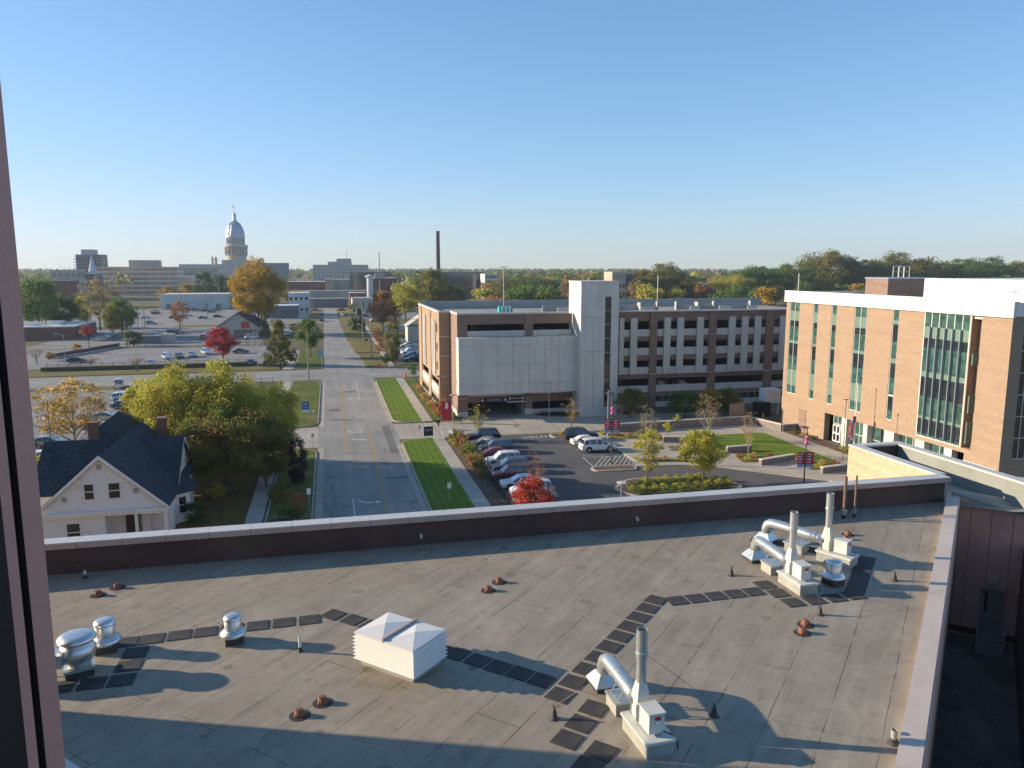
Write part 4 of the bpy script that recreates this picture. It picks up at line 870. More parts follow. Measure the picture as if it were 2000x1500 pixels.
# ---- the window the scene is seen through: its jamb at the left
wj = empty('window_frame', (-.52,.72,23), 'mauve metal window jamb with dark rubber seals, very near at the left edge', 'window frame')
def jb(px0, px1, dist, dep, mt, nm):
    # upright strip standing at distance dist, seen between these bearings
    a = Vector(ray(px0, 980)); b = Vector(ray(px1, 980)); a = a/ (a.x*SY+a.y*CY)*dist; b = b/(b.x*SY+b.y*CY)*dist
    f = Vector((SY,CY)); m = MB(); A = Vector((a.x,a.y)); B = Vector((b.x,b.y)); m.prism([tuple(A),tuple(B),tuple(B+f*dep-Vector((CY,-SY))*dep*.7),tuple(A+f*dep-Vector((CY,-SY))*dep*.7)], 23.0, 25.2)
    return m.build(nm, mt, wj)
M['jamb'] = surf('mauve_anodised', (0.60,0.33,0.29), 0.45, 0.06, 3, 60, metallic=0.2, bmp=.05)
jb(40, 79, .62, .05, M['jamb'], 'outer_frame'); jb(24, 40, .625, .03, M['black'], 'rubber_seal'); jb(2, 24, .618, .05, M['jamb'], 'inner_frame'); jb(-60, 2, .622, .05, M['black'], 'inner_seal')

# ============================================================ WHITE HOUSE
def shingles():
    m, nt, p = mk('roof_shingles'); geo = nt.nodes.new('ShaderNodeNewGeometry'); sx = nt.nodes.new('ShaderNodeSeparateXYZ'); nt.links.new(geo.outputs['Position'], sx.inputs[0])
    ad = ND(nt, 'ShaderNodeMath', operation='ADD'); nt.links.new(sx.outputs[0], ad.inputs[0]); nt.links.new(sx.outputs[1], ad.inputs[1]); cb = nt.nodes.new('ShaderNodeCombineXYZ'); nt.links.new(ad.outputs[0], cb.inputs[0]); nt.links.new(sx.outputs[2], cb.inputs[1])
    b = nt.nodes.new('ShaderNodeTexBrick'); nt.links.new(cb.outputs[0], b.inputs['Vector']); b.inputs['Color1'].default_value = (.022,.032,.042,1); b.inputs['Color2'].default_value = (.042,.055,.066,1); b.inputs['Mortar'].default_value = (.012,.016,.02,1)
    b.inputs['Scale'].default_value = 1; b.inputs['Brick Width'].default_value = .3; b.inputs['Row Height'].default_value = .14; b.inputs['Mortar Size'].default_value = .012
    n = noise(nt, .6, 4); nt.links.new(mix(nt, 1.0, b.outputs[0], ramp(nt, n.outputs[0], [(.3,(.8,)*3),(.7,(1.3,)*3)]).outputs[0], 'MULTIPLY'), p.inputs['Base Color']); p.inputs['Roughness'].default_value = .9
    nt.links.new(bump(nt, b.outputs['Fac'], -.3, .02), p.inputs['Normal']); return m
M['shingle'] = shingles()
def siding():
    m, nt, p = mk('clapboard'); geo = nt.nodes.new('ShaderNodeNewGeometry'); sx = nt.nodes.new('ShaderNodeSeparateXYZ'); nt.links.new(geo.outputs['Position'], sx.inputs[0])
    f = ND(nt, 'ShaderNodeMath', operation='MULTIPLY'); nt.links.new(sx.outputs[2], f.inputs[0]); f.inputs[1].default_value = 7.0; fr = ND(nt, 'ShaderNodeMath', operation='FRACT'); nt.links.new(f.outputs[0], fr.inputs[0])
    mp = ND(nt, 'ShaderNodeMapping'); tc = nt.nodes.new('ShaderNodeTexCoord'); nt.links.new(tc.outputs['Object'], mp.inputs[0]); mp.inputs['Scale'].default_value = (.8,.8,7)
    n = noise(nt, 1.4, 5, .7, vec=mp.outputs[0]); k = ramp(nt, fr.outputs[0], [(0,(.50,.49,.48)),(.14,(.84,.83,.80))]).outputs[0]
    k = mix(nt, ramp(nt, n.outputs[0], [(.60,0),(.66,.7)]).outputs[0], k, (.34,.30,.25)); nt.links.new(k, p.inputs['Base Color']); p.inputs['Roughness'].default_value = .7; nt.links.new(bump(nt, fr.outputs[0], .6, .02), p.inputs['Normal']); return m
M['siding'] = siding()
hs = empty('white_house', (-19.5,75,0), 'old white clapboard house with dark shingle gables, brick chimneys and a porch', 'house')
XL, XR, YF, EZ, RX, RZZ = -24.4, -14.55, 70.0, 3.75, -19.45, 8.2
m = MB()
m.add([(XL,YF,2.9),(XR,YF,2.9),(XR,YF,EZ),(RX,YF,RZZ),(XL,YF,EZ)], [(0,1,2,3,4)])
m.box(XL+.15,-19.4,YF,YF+.3,0,2.9); m.box(XL+.15,XL+.4,YF+.3,84,0,EZ); m.box(XR-3.0,XR-.15,YF+2.6,84,0,EZ); m.box(-19.4,XR-3.0,YF+2.4,YF+2.6,0,2.9)
m.box(-19.6,-19.4,YF+.3,YF+2.5,0,2.9); m.box(XR-3.0,XR-.1,76.3,84.4,0,EZ)
m.add([(XR-.2,75.6,EZ),(XR-.2,84.4,EZ),(XR-.2,80,7.35)], [(0,1,2)]); m.add([(XL-2.2,75.6,EZ),(XL-2.2,84.4,EZ),(XL-2.2,80,7.35)], [(0,2,1)]); m.box(XL-2.2,XL,76,84,0,EZ)
m.build('wall', M['siding'], hs)
def roofgable(name, axis, a0, a1, c, half, ze, zr, ov=.35, th=.14, mt=None, parent=hs):
    """gable roof: ridge runs along axis from a0 to a1, centred on c"""
    sl = (zr-ze)/half; m = MB()
    for s in (-1,1):
        e = c+s*(half+ov); zz = ze-ov*sl
        P = [(a0,c,zr),(a1,c,zr),(a1,e,zz),(a0,e,zz)]
        if axis == 'y': P = [(q,p_,z) for p_,q,z in P]
        T = [(x,y,z+th) for x,y,z in P]; fs = [(0,1,2,3),(7,6,5,4),(0,4,5,1),(1,5,6,2),(2,6,7,3),(3,7,4,0)]
        m.add(P+T, fs)
    return m.build(name, mt or M['shingle'], parent)
ro = roofgable('roof','y',YF-.35,85.2,RX,4.95,EZ,RZZ-.05)
roofgable('cross_roof','x',XL-2.5,XR+.15,80,4.5,EZ,7.45)
MB().prism([(-26.6,89.5),(-20.2,89.5),(-20.2,96),(-26.6,96)],0,5.2).build('rear_wall', M['siding'], hs)
m = MB(); m.add([(-27.2,89,5.1),(-19.6,89,5.1),(-19.6,96.5,5.1),(-27.2,96.5,5.1),(-23.4,92.8,8.1)], [(0,1,4),(1,2,4),(2,3,4),(3,0,4)]); m.build('rear_roof', M['shingle'], hs)
m = MB(); m.add([(-27.4,88.6,4.2),(-23.6,88.6,4.2),(-25.4,88.6,6.6),(-27.4,90,4.2),(-23.6,90,4.2),(-25.4,91,6.6)], [(0,1,2),(0,2,5,3),(1,4,5,2)]); m.build('rear_gable', M['siding'], hs)
m = MB()
for s in (-1,1):
    e = RX+s*5.3; P0 = (RX,YF-.4,RZZ); P1 = (e,YF-.4,EZ-.33); m.add([(P0[0],P0[1],P0[2]+.1),(P1[0],P1[1],P1[2]+.1),(P1[0],P1[1],P1[2]-.16),(P0[0],P0[1],P0[2]-.2),(P0[0],P0[1]+.06,P0[2]+.1),(P1[0],P1[1]+.06,P1[2]+.1),(P1[0],P1[1]+.06,P1[2]-.16),(P0[0],P0[1]+.06,P0[2]-.2)], [(0,1,2,3),(7,6,5,4),(0,4,5,1),(3,2,6,7),(1,5,6,2)])
m.box(XL-.3,XR+.3,YF-.3,YF-.02,2.95,3.2); m.box(XL-.35,XR+.35,YF-.42,YF-.3,3.2,3.42)
m.add([(XR+.16,80,7.5),(XR+.16,84.9,3.3),(XR+.16,84.9,3.05),(XR+.16,80,7.2)], [(0,1,2,3)]); m.add([(XR+.16,80,7.5),(XR+.16,80,7.2),(XR+.16,75.1,3.05),(XR+.16,75.1,3.3)], [(0,1,2,3)])
m.build('trim_board', M['white_paint'], hs)
for cx, cy, z0, z1, nm in ((-24.0,85.2,5.5,8.15,'left'),(-17.2,84.0,5.3,8.55,'right')):
    m = MB(); m.rbox((cx,cy),.42,.42,z0-2,z1,0); m.rbox((cx,cy),.5,.5,z1,z1+.22,0); m.build('chimney', M['brick_red'], ro)
for (u0,u1,z0,z1) in ((-20.9,-20.0,4.35,5.85),(-19.15+.15,-18.1+.15,4.35,5.85)):
    window(hs,(0,YF),(1,0),(0,-1),u0,u1,z0,z1,.09,-.02,M['white_paint'],M['glass_dk'],1,2)
window(hs,(0,YF),(1,0),(0,-1),-22.5,-21.3,.75,2.5,.1,-.02,M['white_paint'],M['glass_dk'],1,2)
for (u,z) in ((-22.6,4.3),(-19.75,7.0),(-17.0,4.75)):
    MB().box(u,u+.4,YF-.05,YF-.01,z,z+.45).build('gable_vent', M['conc'], hs)
m = MB(); m.box(-19.4,XR,YF-.3,YF+2.4,0,.45); m.build('porch_floor', plain('porch_grey',(.14,.14,.16),.7), hs)
for x in (-16.9,XR+.02,-19.2):
    if x != -19.2: MB().box(x-.12,x+.12,YF-.15,YF+.09,.45,2.9).build('porch_column', M['white_paint'], hs)
MB().box(-18.35,-17.2,YF+2.34,YF+2.4,.45,2.6).build('porch_door', plain('dark_brown_door',(.05,.03,.022),.5), hs)
MB().box(-19.1,-18.45,YF+2.35,YF+2.4,.5,2.5).build('side_door', M['white_paint'], hs); MB().box(-17.0,-16.3,YF+2.35,YF+2.4,.5,2.5).build('side_door', M['white_paint'], hs)
# bay window at the right with its own small roof
bp = [(XR-.2,75.4),(XR+.9,76.2),(XR+.9,78.4),(XR-.2,79.2)]
MB().prism(bp, 0, 3.0).build('bay_wall', M['siding'], hs)
m = MB(); b2 = [(XR-.3,74.7),(XR+1.35,75.8),(XR+1.35,78.8),(XR-.3,79.9)]; m.prism(b2, 3.0, 3.15); m.add([(*b2[0],3.15),(*b2[1],3.15),(*b2[2],3.15),(*b2[3],3.15),(XR-.15,75.9,3.95),(XR-.15,78.7,3.95)], [(0,1,4),(1,2,5,4),(2,3,5)]); m.build('bay_roof', M['shingle'], hs)
v = Vector((1.1,.8)).normalized(); window(hs,bp[0],(v.x,v.y),(v.y,-v.x),.25,1.1,.9,2.6,.08,-.02,M['white_paint'],M['glass_dk'],1,2)
window(hs,bp[1],(0,1),(1,0),.3,1.9,.9,2.6,.08,-.02,M['white_paint'],M['glass_dk'],2,2)
window(hs,(XR-.2,75.6),(0,1),(1,0),3.6,4.3,4.4,6.0,.08,-.02,M['white_paint'],M['glass_dk'],1,2); window(hs,(XR-.2,75.6),(0,1),(1,0),2.2,2.8,4.0,5.0,.08,-.02,M['white_paint'],M['glass_dk'],1,1)
tw_ = MB(); tx, ty = G(112,858,0.0); tx, ty = -29.4, 88.5
for dx, dy in ((0,0),(.3,0),(.15,.26)): tw_.tube((tx+dx,ty+dy,0),(tx+dx,ty+dy,10.2),.02,n=4)
for k in range(28): z = .3+k*.36; tw_.tube((tx,ty,z),(tx+.3,ty,z),.014,n=4); tw_.tube((tx+.3,ty,z),(tx+.15,ty+.26,z+.18),.014,n=4)
tag(tw_.build('antenna_mast', M['darkgrey'], at=(tx,ty,0)), 'thin black lattice antenna mast at the left of the white house', 'antenna mast')
# ============================================================ TREES
def leafmesh(name, seed, nc, per, ls, shape='round', fill=.55, cr=.26, drop=0.0):
    """leaf cards gathered in clumps through a crown of unit radius (x, y, z in -1..1)"""
    r = np.random.default_rng(seed); d = r.normal(size=(nc,3)); d /= np.linalg.norm(d,axis=1)[:,None]
    rad = fill+(1-fill)*r.random(nc)**.6; rad *= (1-cr*.8); c = d*rad[:,None]
    c += 0.10*np.sin(d*5+seed)
    if shape == 'cone':
        z = r.random(nc)**1.2*2-1; a = r.random(nc)*6.283; q = (1-(z+1)/2)**.85*(.55+.45*r.random(nc)); c = np.stack([np.cos(a)*q,np.sin(a)*q,z],1)
    if shape == 'column':
        z = r.random(nc)*2-1; a = r.random(nc)*6.283; q = np.sqrt(np.clip(1-z**2,0,1))**.6*(.5+.4*r.random(nc)); c = np.stack([np.cos(a)*q,np.sin(a)*q,z*.93],1)
    if shape == 'vase': c[:,:2] *= (.55+.45*(c[:,2:3]+1)/2)
    if shape == 'dome': c[:,2] = np.where(c[:,2] < -.3, c[:,2]*.55-.1, c[:,2])
    if shape == 'round': c[:,2] = np.where(c[:,2] < -.5, -.5+(c[:,2]+.5)*.6, c[:,2])
    crs = cr*(.6+.8*r.random(nc)); ci = np.repeat(np.arange(nc), per); n = nc*per
    e = r.normal(size=(n,3)); e /= np.linalg.norm(e,axis=1)[:,None]; p = c[ci]+e*(crs[ci]*(r.random(n)**.45))[:,None]*np.array([1,1,.75])
    nrm = e*.8+r.normal(size=(n,3))*.6; nrm /= np.linalg.norm(nrm,axis=1)[:,None]; t = np.cross(nrm, r.normal(size=(n,3))); t /= np.linalg.norm(t,axis=1)[:,None]+1e-9; b = np.cross(nrm,t)
    s = (ls*(.6+.8*r.random(n)))[:,None]; V = np.stack([p-t*s*.5, p-b*s*.33+t*s*.05, p+t*s*.55, p+b*s*.33+t*s*.05],1).reshape(-1,3)
    me = bpy.data.meshes.new(name); me.vertices.add(n*4); me.vertices.foreach_set('co', V.astype(np.float32).ravel()); me.loops.add(n*4); me.loops.foreach_set('vertex_index', np.arange(n*4,dtype=np.int32))
    me.polygons.add(n); me.polygons.foreach_set('loop_start', np.arange(n,dtype=np.int32)*4); me.polygons.foreach_set('loop_total', np.full(n,4,dtype=np.int32)); me.update(); me.materials.append(None)
    return me
def branchmesh(name, seed, lv=3, spread=.75, zt=.30, up=.55, tw=.012, side=5):
    """trunk and limbs for a tree one unit tall: crown centre at z=(1+zt)/2"""
    r = random.Random(seed); m = MB(); m.lathe([(.045,-.01),(.03,.03),(.024,zt*.6),(.021,zt)], n=8)
    def grow_(p, d, ln, rad, l):
        q = p+d*ln*.5+Vector((r.uniform(-.1,.1),r.uniform(-.1,.1),r.uniform(0,.06)))*ln; e = q+(d+Vector((0,0,.15))).normalized()*ln*.5
        m.tube(p,q,rad,rad*.8,side,cap=False); m.tube(q,e,rad*.8,rad*.55,side,cap=False)
        if l <= 0: return
        for k in range(3 if l > 1 else 3):
            nd = (d+Vector((r.uniform(-1,1),r.uniform(-1,1),r.uniform(-.25,.7)))*spread).normalized(); grow_(p+(e-p)*r.uniform(.55,1),nd,ln*r.uniform(.55,.75),rad*.5,l-1)
    for k in range(7):
        a = k*2.4+r.uniform(-.3,.3); z = zt*(.75+.9*k/7); dd = Vector((math.cos(a),math.sin(a),up+r.uniform(.0,.7))).normalized(); grow_(Vector((0,0,z)),dd,.27*r.uniform(.8,1.1),.011,lv-1)
    m.tube((0,0,zt),(0.01,0.01,.8),.018,.004,6)
    return m.mesh(name, M['bark'])
LM = {
 'big': [leafmesh('crown',s,150,190,.045,'round',.45,.22) for s in (1,2)],
 'dense': [leafmesh('crown',s,90,95,.075,'round',.5,.27) for s in (3,4,5)],
 'dome': [leafmesh('crown',s,90,95,.075,'dome',.5,.25) for s in (6,7)],
 'thin': [leafmesh('crown',s,110,26,.07,'vase',.4,.17) for s in (8,9)],
 'sparse': [leafmesh('crown',s,60,12,.055,'vase',.4,.2) for s in (10,11)],
 'cone': [leafmesh('crown',s,110,60,.085,'cone',.5,.2) for s in (12,)],
 'column': [leafmesh('crown',s,80,70,.10,'column',.5,.26) for s in (13,14)],
 'small': [leafmesh('crown',s,26,36,.16,'round',.4,.34) for s in (15,16,17)],
 'far': [leafmesh('crown',s,42,34,.15,'round',.55,.30) for s in (18,19,20)],
}
BM = {k: [branchmesh('trunk',i*7+s,l,sp,zt) for s in range(2)] for i, (k, l, sp, zt) in enumerate((('full',3,.75,.28),('twiggy',4,.8,.25),('low',3,.8,.12)))}
tr = random.Random(11)
def tree(name, x, y, h, w, mat, label, kind='dense', cb=.25, bark='full', group=None, cat='tree', z=0.0, top=1.0, w2=None, trunk=True, bmat=None):
    """h height, w crown width, cb bottom of the crown as a part of the height"""
    e = empty(name, (x,y,z), label, cat, group, 0); a = tr.uniform(0,6.28); i = tr.randrange(9)
    c = bpy.data.objects.new('crown', LM[kind][i % len(LM[kind])]); col.objects.link(c); c.parent = e
    ch = h*(top-cb)/2; c.location = (0,0,h*top-ch); c.scale = (w/2,(w2 or w)/2,ch); c.rotation_euler = (0,0,a)
    c.material_slots[0].link = 'OBJECT'; c.material_slots[0].material = L[mat]
    if trunk:
        t = bpy.data.objects.new('trunk', BM[bark][i % 2]); col.objects.link(t); t.parent = e; t.scale = (w*.72,w*.72,h*.95); t.rotation_euler = (0,0,a)
        if bmat: t.material_slots[0].link = 'OBJECT'; t.material_slots[0].material = bmat
    return e
def T(name, bx, by, top, wpx, mat, label, kind='dense', cb=.25, bark='full', Z=0.0, **k):
    x, y = G(bx,by,Z); h = AY(bx,top,y)[2]-Z; w = abs(AY(bx+wpx/2,by,y)[0]-AY(bx-wpx/2,by,y)[0]); return tree(name, x, y, h, w, mat, label, kind, cb, bark, z=Z, **k)
mt_ = 'maple_tree'
tree(mt_,-11.4,85.5,10.4,12.5,'mixed','big dark turning maple, lowest of the clump beside the white house','big',.10,'low')
tree(mt_,-17.6,93,13.6,9.5,'yg','big yellow-green maple rising just right of the brick chimney','big',.10,'low')
tree(mt_,-12.6,92.5,14.0,10.5,'yg','broad yellow-green maple with brown tints, top of the clump by the road','big',.12,'low')
tree(mt_,-7.6,91.5,12.0,8.4,'lime','yellow-green maple at the right of the clump, leaning over the sidewalk','big',.15,'low')
tree(mt_,-7.4,86.0,8.4,7.2,'mixed','dull green and brown maple overhanging the sidewalk, right in the clump','big',.08,'low')
tree(mt_,-20.5,101,12.6,9.5,'lime','tall pale yellow-green maple behind the clump, below the maroon tree','big',.12,'low')
tree('box_elder',-31.8,105,10.8,14.0,'pale','open tree with orange-yellow leaves behind the white house','thin',.28,'twiggy',bmat=M['bark_lt'])
T('small_tree',262,858,765,52,'olive','small pale green tree between the two brick chimneys of the house','dense',.15)
tree('ivy_thicket',-27.6,78.5,6.4,3.4,'yg','tall ivy thicket turning yellow against the left side of the white house','column',.0,trunk=False,cat='bush')
T('ornamental_tree',583,952,858,44,'purple','dark purple-leaved column tree on the verge beside the near road','column',.1)
for bx, by, tp, w_, mt2, lb in ((548,985,935,62,'olive','olive bush under the purple tree beside the sidewalk'),(583,1003,958,40,'rust','small yellowing bush near the road verge sign post'),(560,1030,990,70,'dkgreen','dark bush at the coping between sidewalk and road'),(425,975,940,46,'yg','yellow-green shrub at the foot of the maple clump'),(380,1022,975,70,'dkgreen','dark hedge bush beside the bay window of the house')):
    T('bush',bx,by,tp,w_,mt2,lb,'small',.0,cat='bush',trunk=False)
T('maple_tree',437,712,638,70,'maroon','maroon round maple beside the parking lot fence','dense',.2)
T('cypress_tree',548,714,628,72,'olive','broad olive-gold cypress at the cross road corner','cone',.08)
T('maple_tree',607,699,621,60,'green','round green tree with brown top at the far left corner of the crossing','dense',.18)
T('spruce_tree',519,657,612,26,'olive','small pointed olive tree beside the gabled shed','cone',.05)
T('maple_tree',507,652,499,122,'yellow','huge golden maple right of the domed capitol','big',.17,'low')
T('oak_tree',78,655,530,95,'green','tall dark green oak at the far left behind the brick school','dense',.05)
T('oak_tree',122,650,568,82,'dkgreen','wide dark green tree behind the right end of the brick school','dense',.02)
T('oak_tree',55,640,560,70,'dkgreen','dark tree against the window jamb behind the school roof','dense',.02)
T('elm_tree',196,645,534,104,'tan','thin bare-topped elm in front of the banded office building','thin',.22,'twiggy')
T('small_tree',165,640,575,46,'yg','yellowish tree low at the left of the thin elm','dense',.1)
T('maple_tree',240,660,579,74,'green','rounded green maple with rusty top beside the rear parking lot','dense',.12)
T('maple_tree',222,663,592,46,'olive','dull green lower tree leaning at the left of the rounded maple','dense',.15)
T('maple_tree',352,643,585,60,'rust','rusty thin-leaved maple in front of the white warehouse','thin',.22,'twiggy')
T('maple_tree',172,664,634,34,'rust','small red-brown tree at the corner of the brick school','dense',.1)
T('juniper_bush',262,676,640,50,'dkgreen','spiky dark juniper beside the grey utility box','small',.0,cat='bush')
T('small_tree',283,668,640,44,'tan','thin tan tree right of the dark juniper','sparse',.2,'twiggy')
for bx, by, tp, w_, lb in ((267,727,688,56,'bare crab apple leaning on the grass strip by the hedge'),(178,716,693,64,'low bare crab apple at the fence corner'),(72,712,668,52,'bare reddish tree beside the jamb at the lot fence')):
    T('crab_apple_tree',bx,by,tp,w_,'brown',lb,'sparse',.3,'twiggy')
T('maple_tree',748,655,566,56,'orange','bright orange maple right of the far road','dense',.2)
T('maple_tree',772,655,590,44,'orange','smaller orange and brown maple touching the bright orange one','thin',.2)
T('elm_tree',792,640,547,72,'yg','yellow-green elm with dark trunk beside the orange maple','dense',.2)
T('elm_tree',815,612,540,60,'olive','olive elm just behind the yellow-green elm','dense',.1)
T('cottonwood_tree',848,625,519,80,'olive','tall olive cottonwood below the smokestack','dense',.1)
T('cottonwood_tree',885,622,550,62,'dkgreen','dark tree in front of the dark glass office','dense',.1)
T('arborvitae',767,706,632,34,'olive','narrow orange-tinged evergreen by the parked white cars','column',.02)
T('spruce_tree',702,647,604,30,'dkgreen','dark evergreen among the utility poles beside the far road','cone',.05)
T('small_tree',737,668,636,30,'rust','small rusty tree left of the narrow evergreen','thin',.1)
T('bush',808,735,706,30,'green','green bush against the left end of the parking garage','small',.0,cat='bush',trunk=False)
T('bush',690,648,615,20,'dkgreen','dark bush left of the roadside evergreen','small',.0,cat='bush',trunk=False)
for bx, tp, w_, mt2, lb in ((330,556,50,'yellow','golden hedge-like tree behind the left end of the warehouse'),(365,553,44,'yellow','golden tree behind the middle of the warehouse'),(396,560,30,'yg','yellow-green tree behind the warehouse roof'),(402,528,46,'dkgreen','dark green tree before the capitol, left of a pair'),(438,530,50,'dkgreen','dark green tree before the capitol, right of a pair'),(576,564,52,'yellow','golden tree just right of the huge golden maple'),(575,640,0,'',''),(610,575,0,'','')):
    if w_: T('maple_tree',bx,592,tp,w_,mt2,lb,'dense',.0)
for bx, by, tp, w_, mt2, lb in ((575,650,630,24,'rust','small rusty tree left of the round green tree'),(150,690,668,22,'rust','little brown tree at the school lawn'),(98,705,686,30,'brown','brown brush at the lot edge near the jamb'),(690,612,592,24,'green','green tree between utility poles right of the far road'),(745,690,668,30,'rust','rusty bush along the side lot fence'),(742,672,655,24,'orange','orange bush above the rusty bush by the side lot'),(755,712,690,30,'dkgreen','dark bush at the foot of the narrow evergreen'),(540,640,622,20,'olive','small olive tree behind the cypress'),(640,592,577,18,'green','distant green tree at the railway wall'),(590,597,578,24,'olive','olive tree beside the grey canopy shop')):
    T('small_tree',bx,by,tp,w_,mt2,lb,'small',.05,trunk=False)
# campus trees
T('honey_locust',935,860,785,64,'lime','young half-bare honey locust before the garage entrance','sparse',.22,'twiggy')
T('honey_locust',1116,842,773,52,'pale','young half-bare tree between the garage screen and the tower','sparse',.25,'twiggy')
T('maple_tree',1264,952,828,74,'yg','left one of two young maples on the planted island','thin',.22)
T('maple_tree',1373,946,838,92,'yg','right one of two young maples on the planted island, fuller crown','dense',.20)
T('young_tree',1262,870,785,72,'tan','nearly bare tree behind the left island maple','sparse',.2,'twiggy',bmat=M['bark_lt'])
T('young_tree',1381,862,760,72,'tan','bare-topped tree behind the right island maple','sparse',.2,'twiggy',bmat=M['bark_lt'])
T('young_tree',1461,893,800,52,'pale','thin half-bare sapling at the edge of the plaza lawn','sparse',.25,'twiggy',bmat=M['bark_lt'])
T('young_tree',1305,855,822,22,'lime','small bright green sapling by the long stone wall','small',.35); T('young_tree',1322,838,808,16,'lime','smallest bright sapling behind the long stone wall','small',.35)
for bx, tp, w_, mt2, lb in ((1230,757,64,'olive','olive tree against the garage beside the stair tower'),(1338,764,70,'green','dull green low tree under the middle of the garage wing'),(1383,758,44,'yellow','gold-brown tree against the garage wall, left of a pair'),(1423,755,50,'olive','olive-gold tree against the garage wall, right of a pair')):
    T('hawthorn_tree',bx,816,tp,w_,mt2,lb,'dense',.12,'twiggy')
T('bare_tree',1212,822,775,46,'tan','bare tree with pale branches right of the stair tower','sparse',.2,'twiggy',bmat=M['bark_lt'])
T('maple_tree',1042,1012,932,92,'red','bright scarlet maple over the white cars behind the parapet','dense',.05)
tree('bare_tree',19.1,70.6,6.6,3.2,'rust','bare twigs rising out of the scarlet maple','sparse',.4,'twiggy',bmat=M['bark_lt'])
# shrubs along the parking row, beds and island
n = 0
for i in range(9):
    y = 103.2-i*2.3; tree('shrub',16.45+.3*(i%2),y,2.1+.5*(i%3)/2,2.3,['olive','green','rust','olive'][i%4],'leafy shrub in the mulch bed, %s from the brick pillar' % ORD[i],'small',.0,cat='shrub',trunk=False,group='shrubs between sidewalk and parked cars')
for i in range(5): tree('low_shrub',15.9,104.5-i*1.0,.7,1.0,'yg','low bright green shrub beside the sidewalk, %s from the driveway' % ORD[i],'small',.0,cat='shrub',trunk=False,group='low shrubs beside the sidewalk')
for i in range(11): tree('hydrangea_bush',16.5+.15*(i%2),122.5+i*2.9,1.5,1.9,'brown' if i % 3 else 'pale','tan flowering bush along the garage side, %s from the banner' % ORD[i],'small',.0,cat='bush',trunk=False,group='tan bushes along the garage side')
tree('bush',17.0,121.4,3.6,3.4,'rust','tall rusty green bush at the front corner of the garage','small',.0,cat='bush',trunk=False); tree('bush',18.2,120.3,1.6,1.8,'yg','small yellow bush right of the red banner','small',.0,cat='bush',trunk=False)
rw = [('front',73.6,9,31.4),('middle',75.2,10,31.2),('rear',76.8,10,31.6),('back',78.2,6,34)]
for nm, y, n_, x0 in rw:
    for i in range(n_):
        x = x0+i*1.28+tr.uniform(-.15,.15)
        if x > 43.6-(78.2-y)*.2+.5 and nm != 'front': continue
        tree('boxwood_shrub',x,y+tr.uniform(-.2,.2),.85,1.3,['green','lime','olive','green'][(i*3+n)%4],'round clipped shrub on the island, %s from left in the %s row' % (ORD[i],nm),'small',.0,cat='shrub',trunk=False,group='round shrubs on the planted island'); n += 1
for i in range(7): tree('shrub',33.6+i*.8,119.0-i*.28+.6,.8,1.2,'dkgreen','dark ground shrub beside the garage entrance, %s from left' % ORD[i],'small',.0,cat='shrub',trunk=False,group='dark shrubs beside the garage entrance')
for i, (x, y, mt2) in enumerate([(39.5,101.5,'orange'),(41,100.5,'pale'),(42.8,99.4,'lime'),(44.6,98,'pale'),(38.6,87,'pale'),(40.2,86.8,'pale'),(42,86,'lime'),(43.5,85.2,'lime'),(50.4,86.0,'orange'),(52.0,85.6,'pale'),(53.9,84.9,'orange'),(50.5,84.2,'lime'),(57.2,81.2,'orange'),(58.6,80.6,'pale'),(59.6,79.8,'orange'),(57,79.3,'lime'),(65.3,97,'olive'),(65.4,94.6,'pale'),(65.3,92.8,'green'),(65.5,86,'lime'),(65.4,84,'lime'),(37.9,103,'lime'),(33.4,104,'lime'),(32,103.9,'lime'),(43.6,91.6,'tan'),(44.9,91.9,'tan')]):
    tree('garden_shrub',x,y,.85,1.5,mt2,'%s shrub in the plaza planting beds' % {'orange':'orange-brown','pale':'straw coloured','lime':'bright yellow-green','olive':'olive','green':'green','tan':'brown grassy'}[mt2],'small',.0,cat='shrub',trunk=False,group='shrubs in the plaza beds')
# big trees behind the garage and office
bgT = [(985,610,540,70,'olive','left olive tree behind the garage roof'),(1030,600,537,70,'green','full green tree behind the garage roof'),(1062,595,540,46,'yellow','gold-tinged tree left of the stair tower'),(1095,595,545,62,'olive','olive tree just left of the stair tower top'),(1083,600,565,18,'red','small red tree peeping over the garage roof'),(1245,610,530,72,'olive','olive tree right of the stair tower'),(1292,612,514,112,'olive','wide tall olive tree over the garage roof'),(1335,612,540,60,'dkgreen','dark shaded tree right of the wide olive one'),(1375,612,560,66,'brown','thin brown-green tree behind the garage ramp'),(1430,610,540,90,'yg','yellow-green oak behind the garage ramp'),(1480,608,520,90,'green','green oak left of the tallest oak'),(1540,605,516,92,'dkgreen','dark oak behind the end of the garage'),(1615,600,487,108,'olive','tallest oak, on the skyline above the office roof'),(1600,604,549,70,'yellow','low golden tree in front of the tallest oak'),(1690,600,506,84,'brown','brownish oak right of the tallest oak'),(1750,598,500,104,'olive','wide olive oak over the brick penthouse'),(1805,596,508,70,'brown','brown-tinged oak left of the dark pair'),(1870,594,505,96,'dkgreen','dark green oak above the white penthouse'),(1930,592,510,84,'dkgreen','dark oak near the right edge above the white penthouse'),(1985,590,517,60,'brown','brown tree at the right edge of the skyline')]
for bx, by, tp, w_, mt2, lb in bgT: T('oak_tree',bx,by-12,tp-(11 if bx > 1400 else 3),w_*1.12,'olive' if mt2 == 'brown' and bx > 1600 else 'green' if mt2 == 'dkgreen' else mt2,lb,'big' if w_ >= 84 else 'dense',.05)
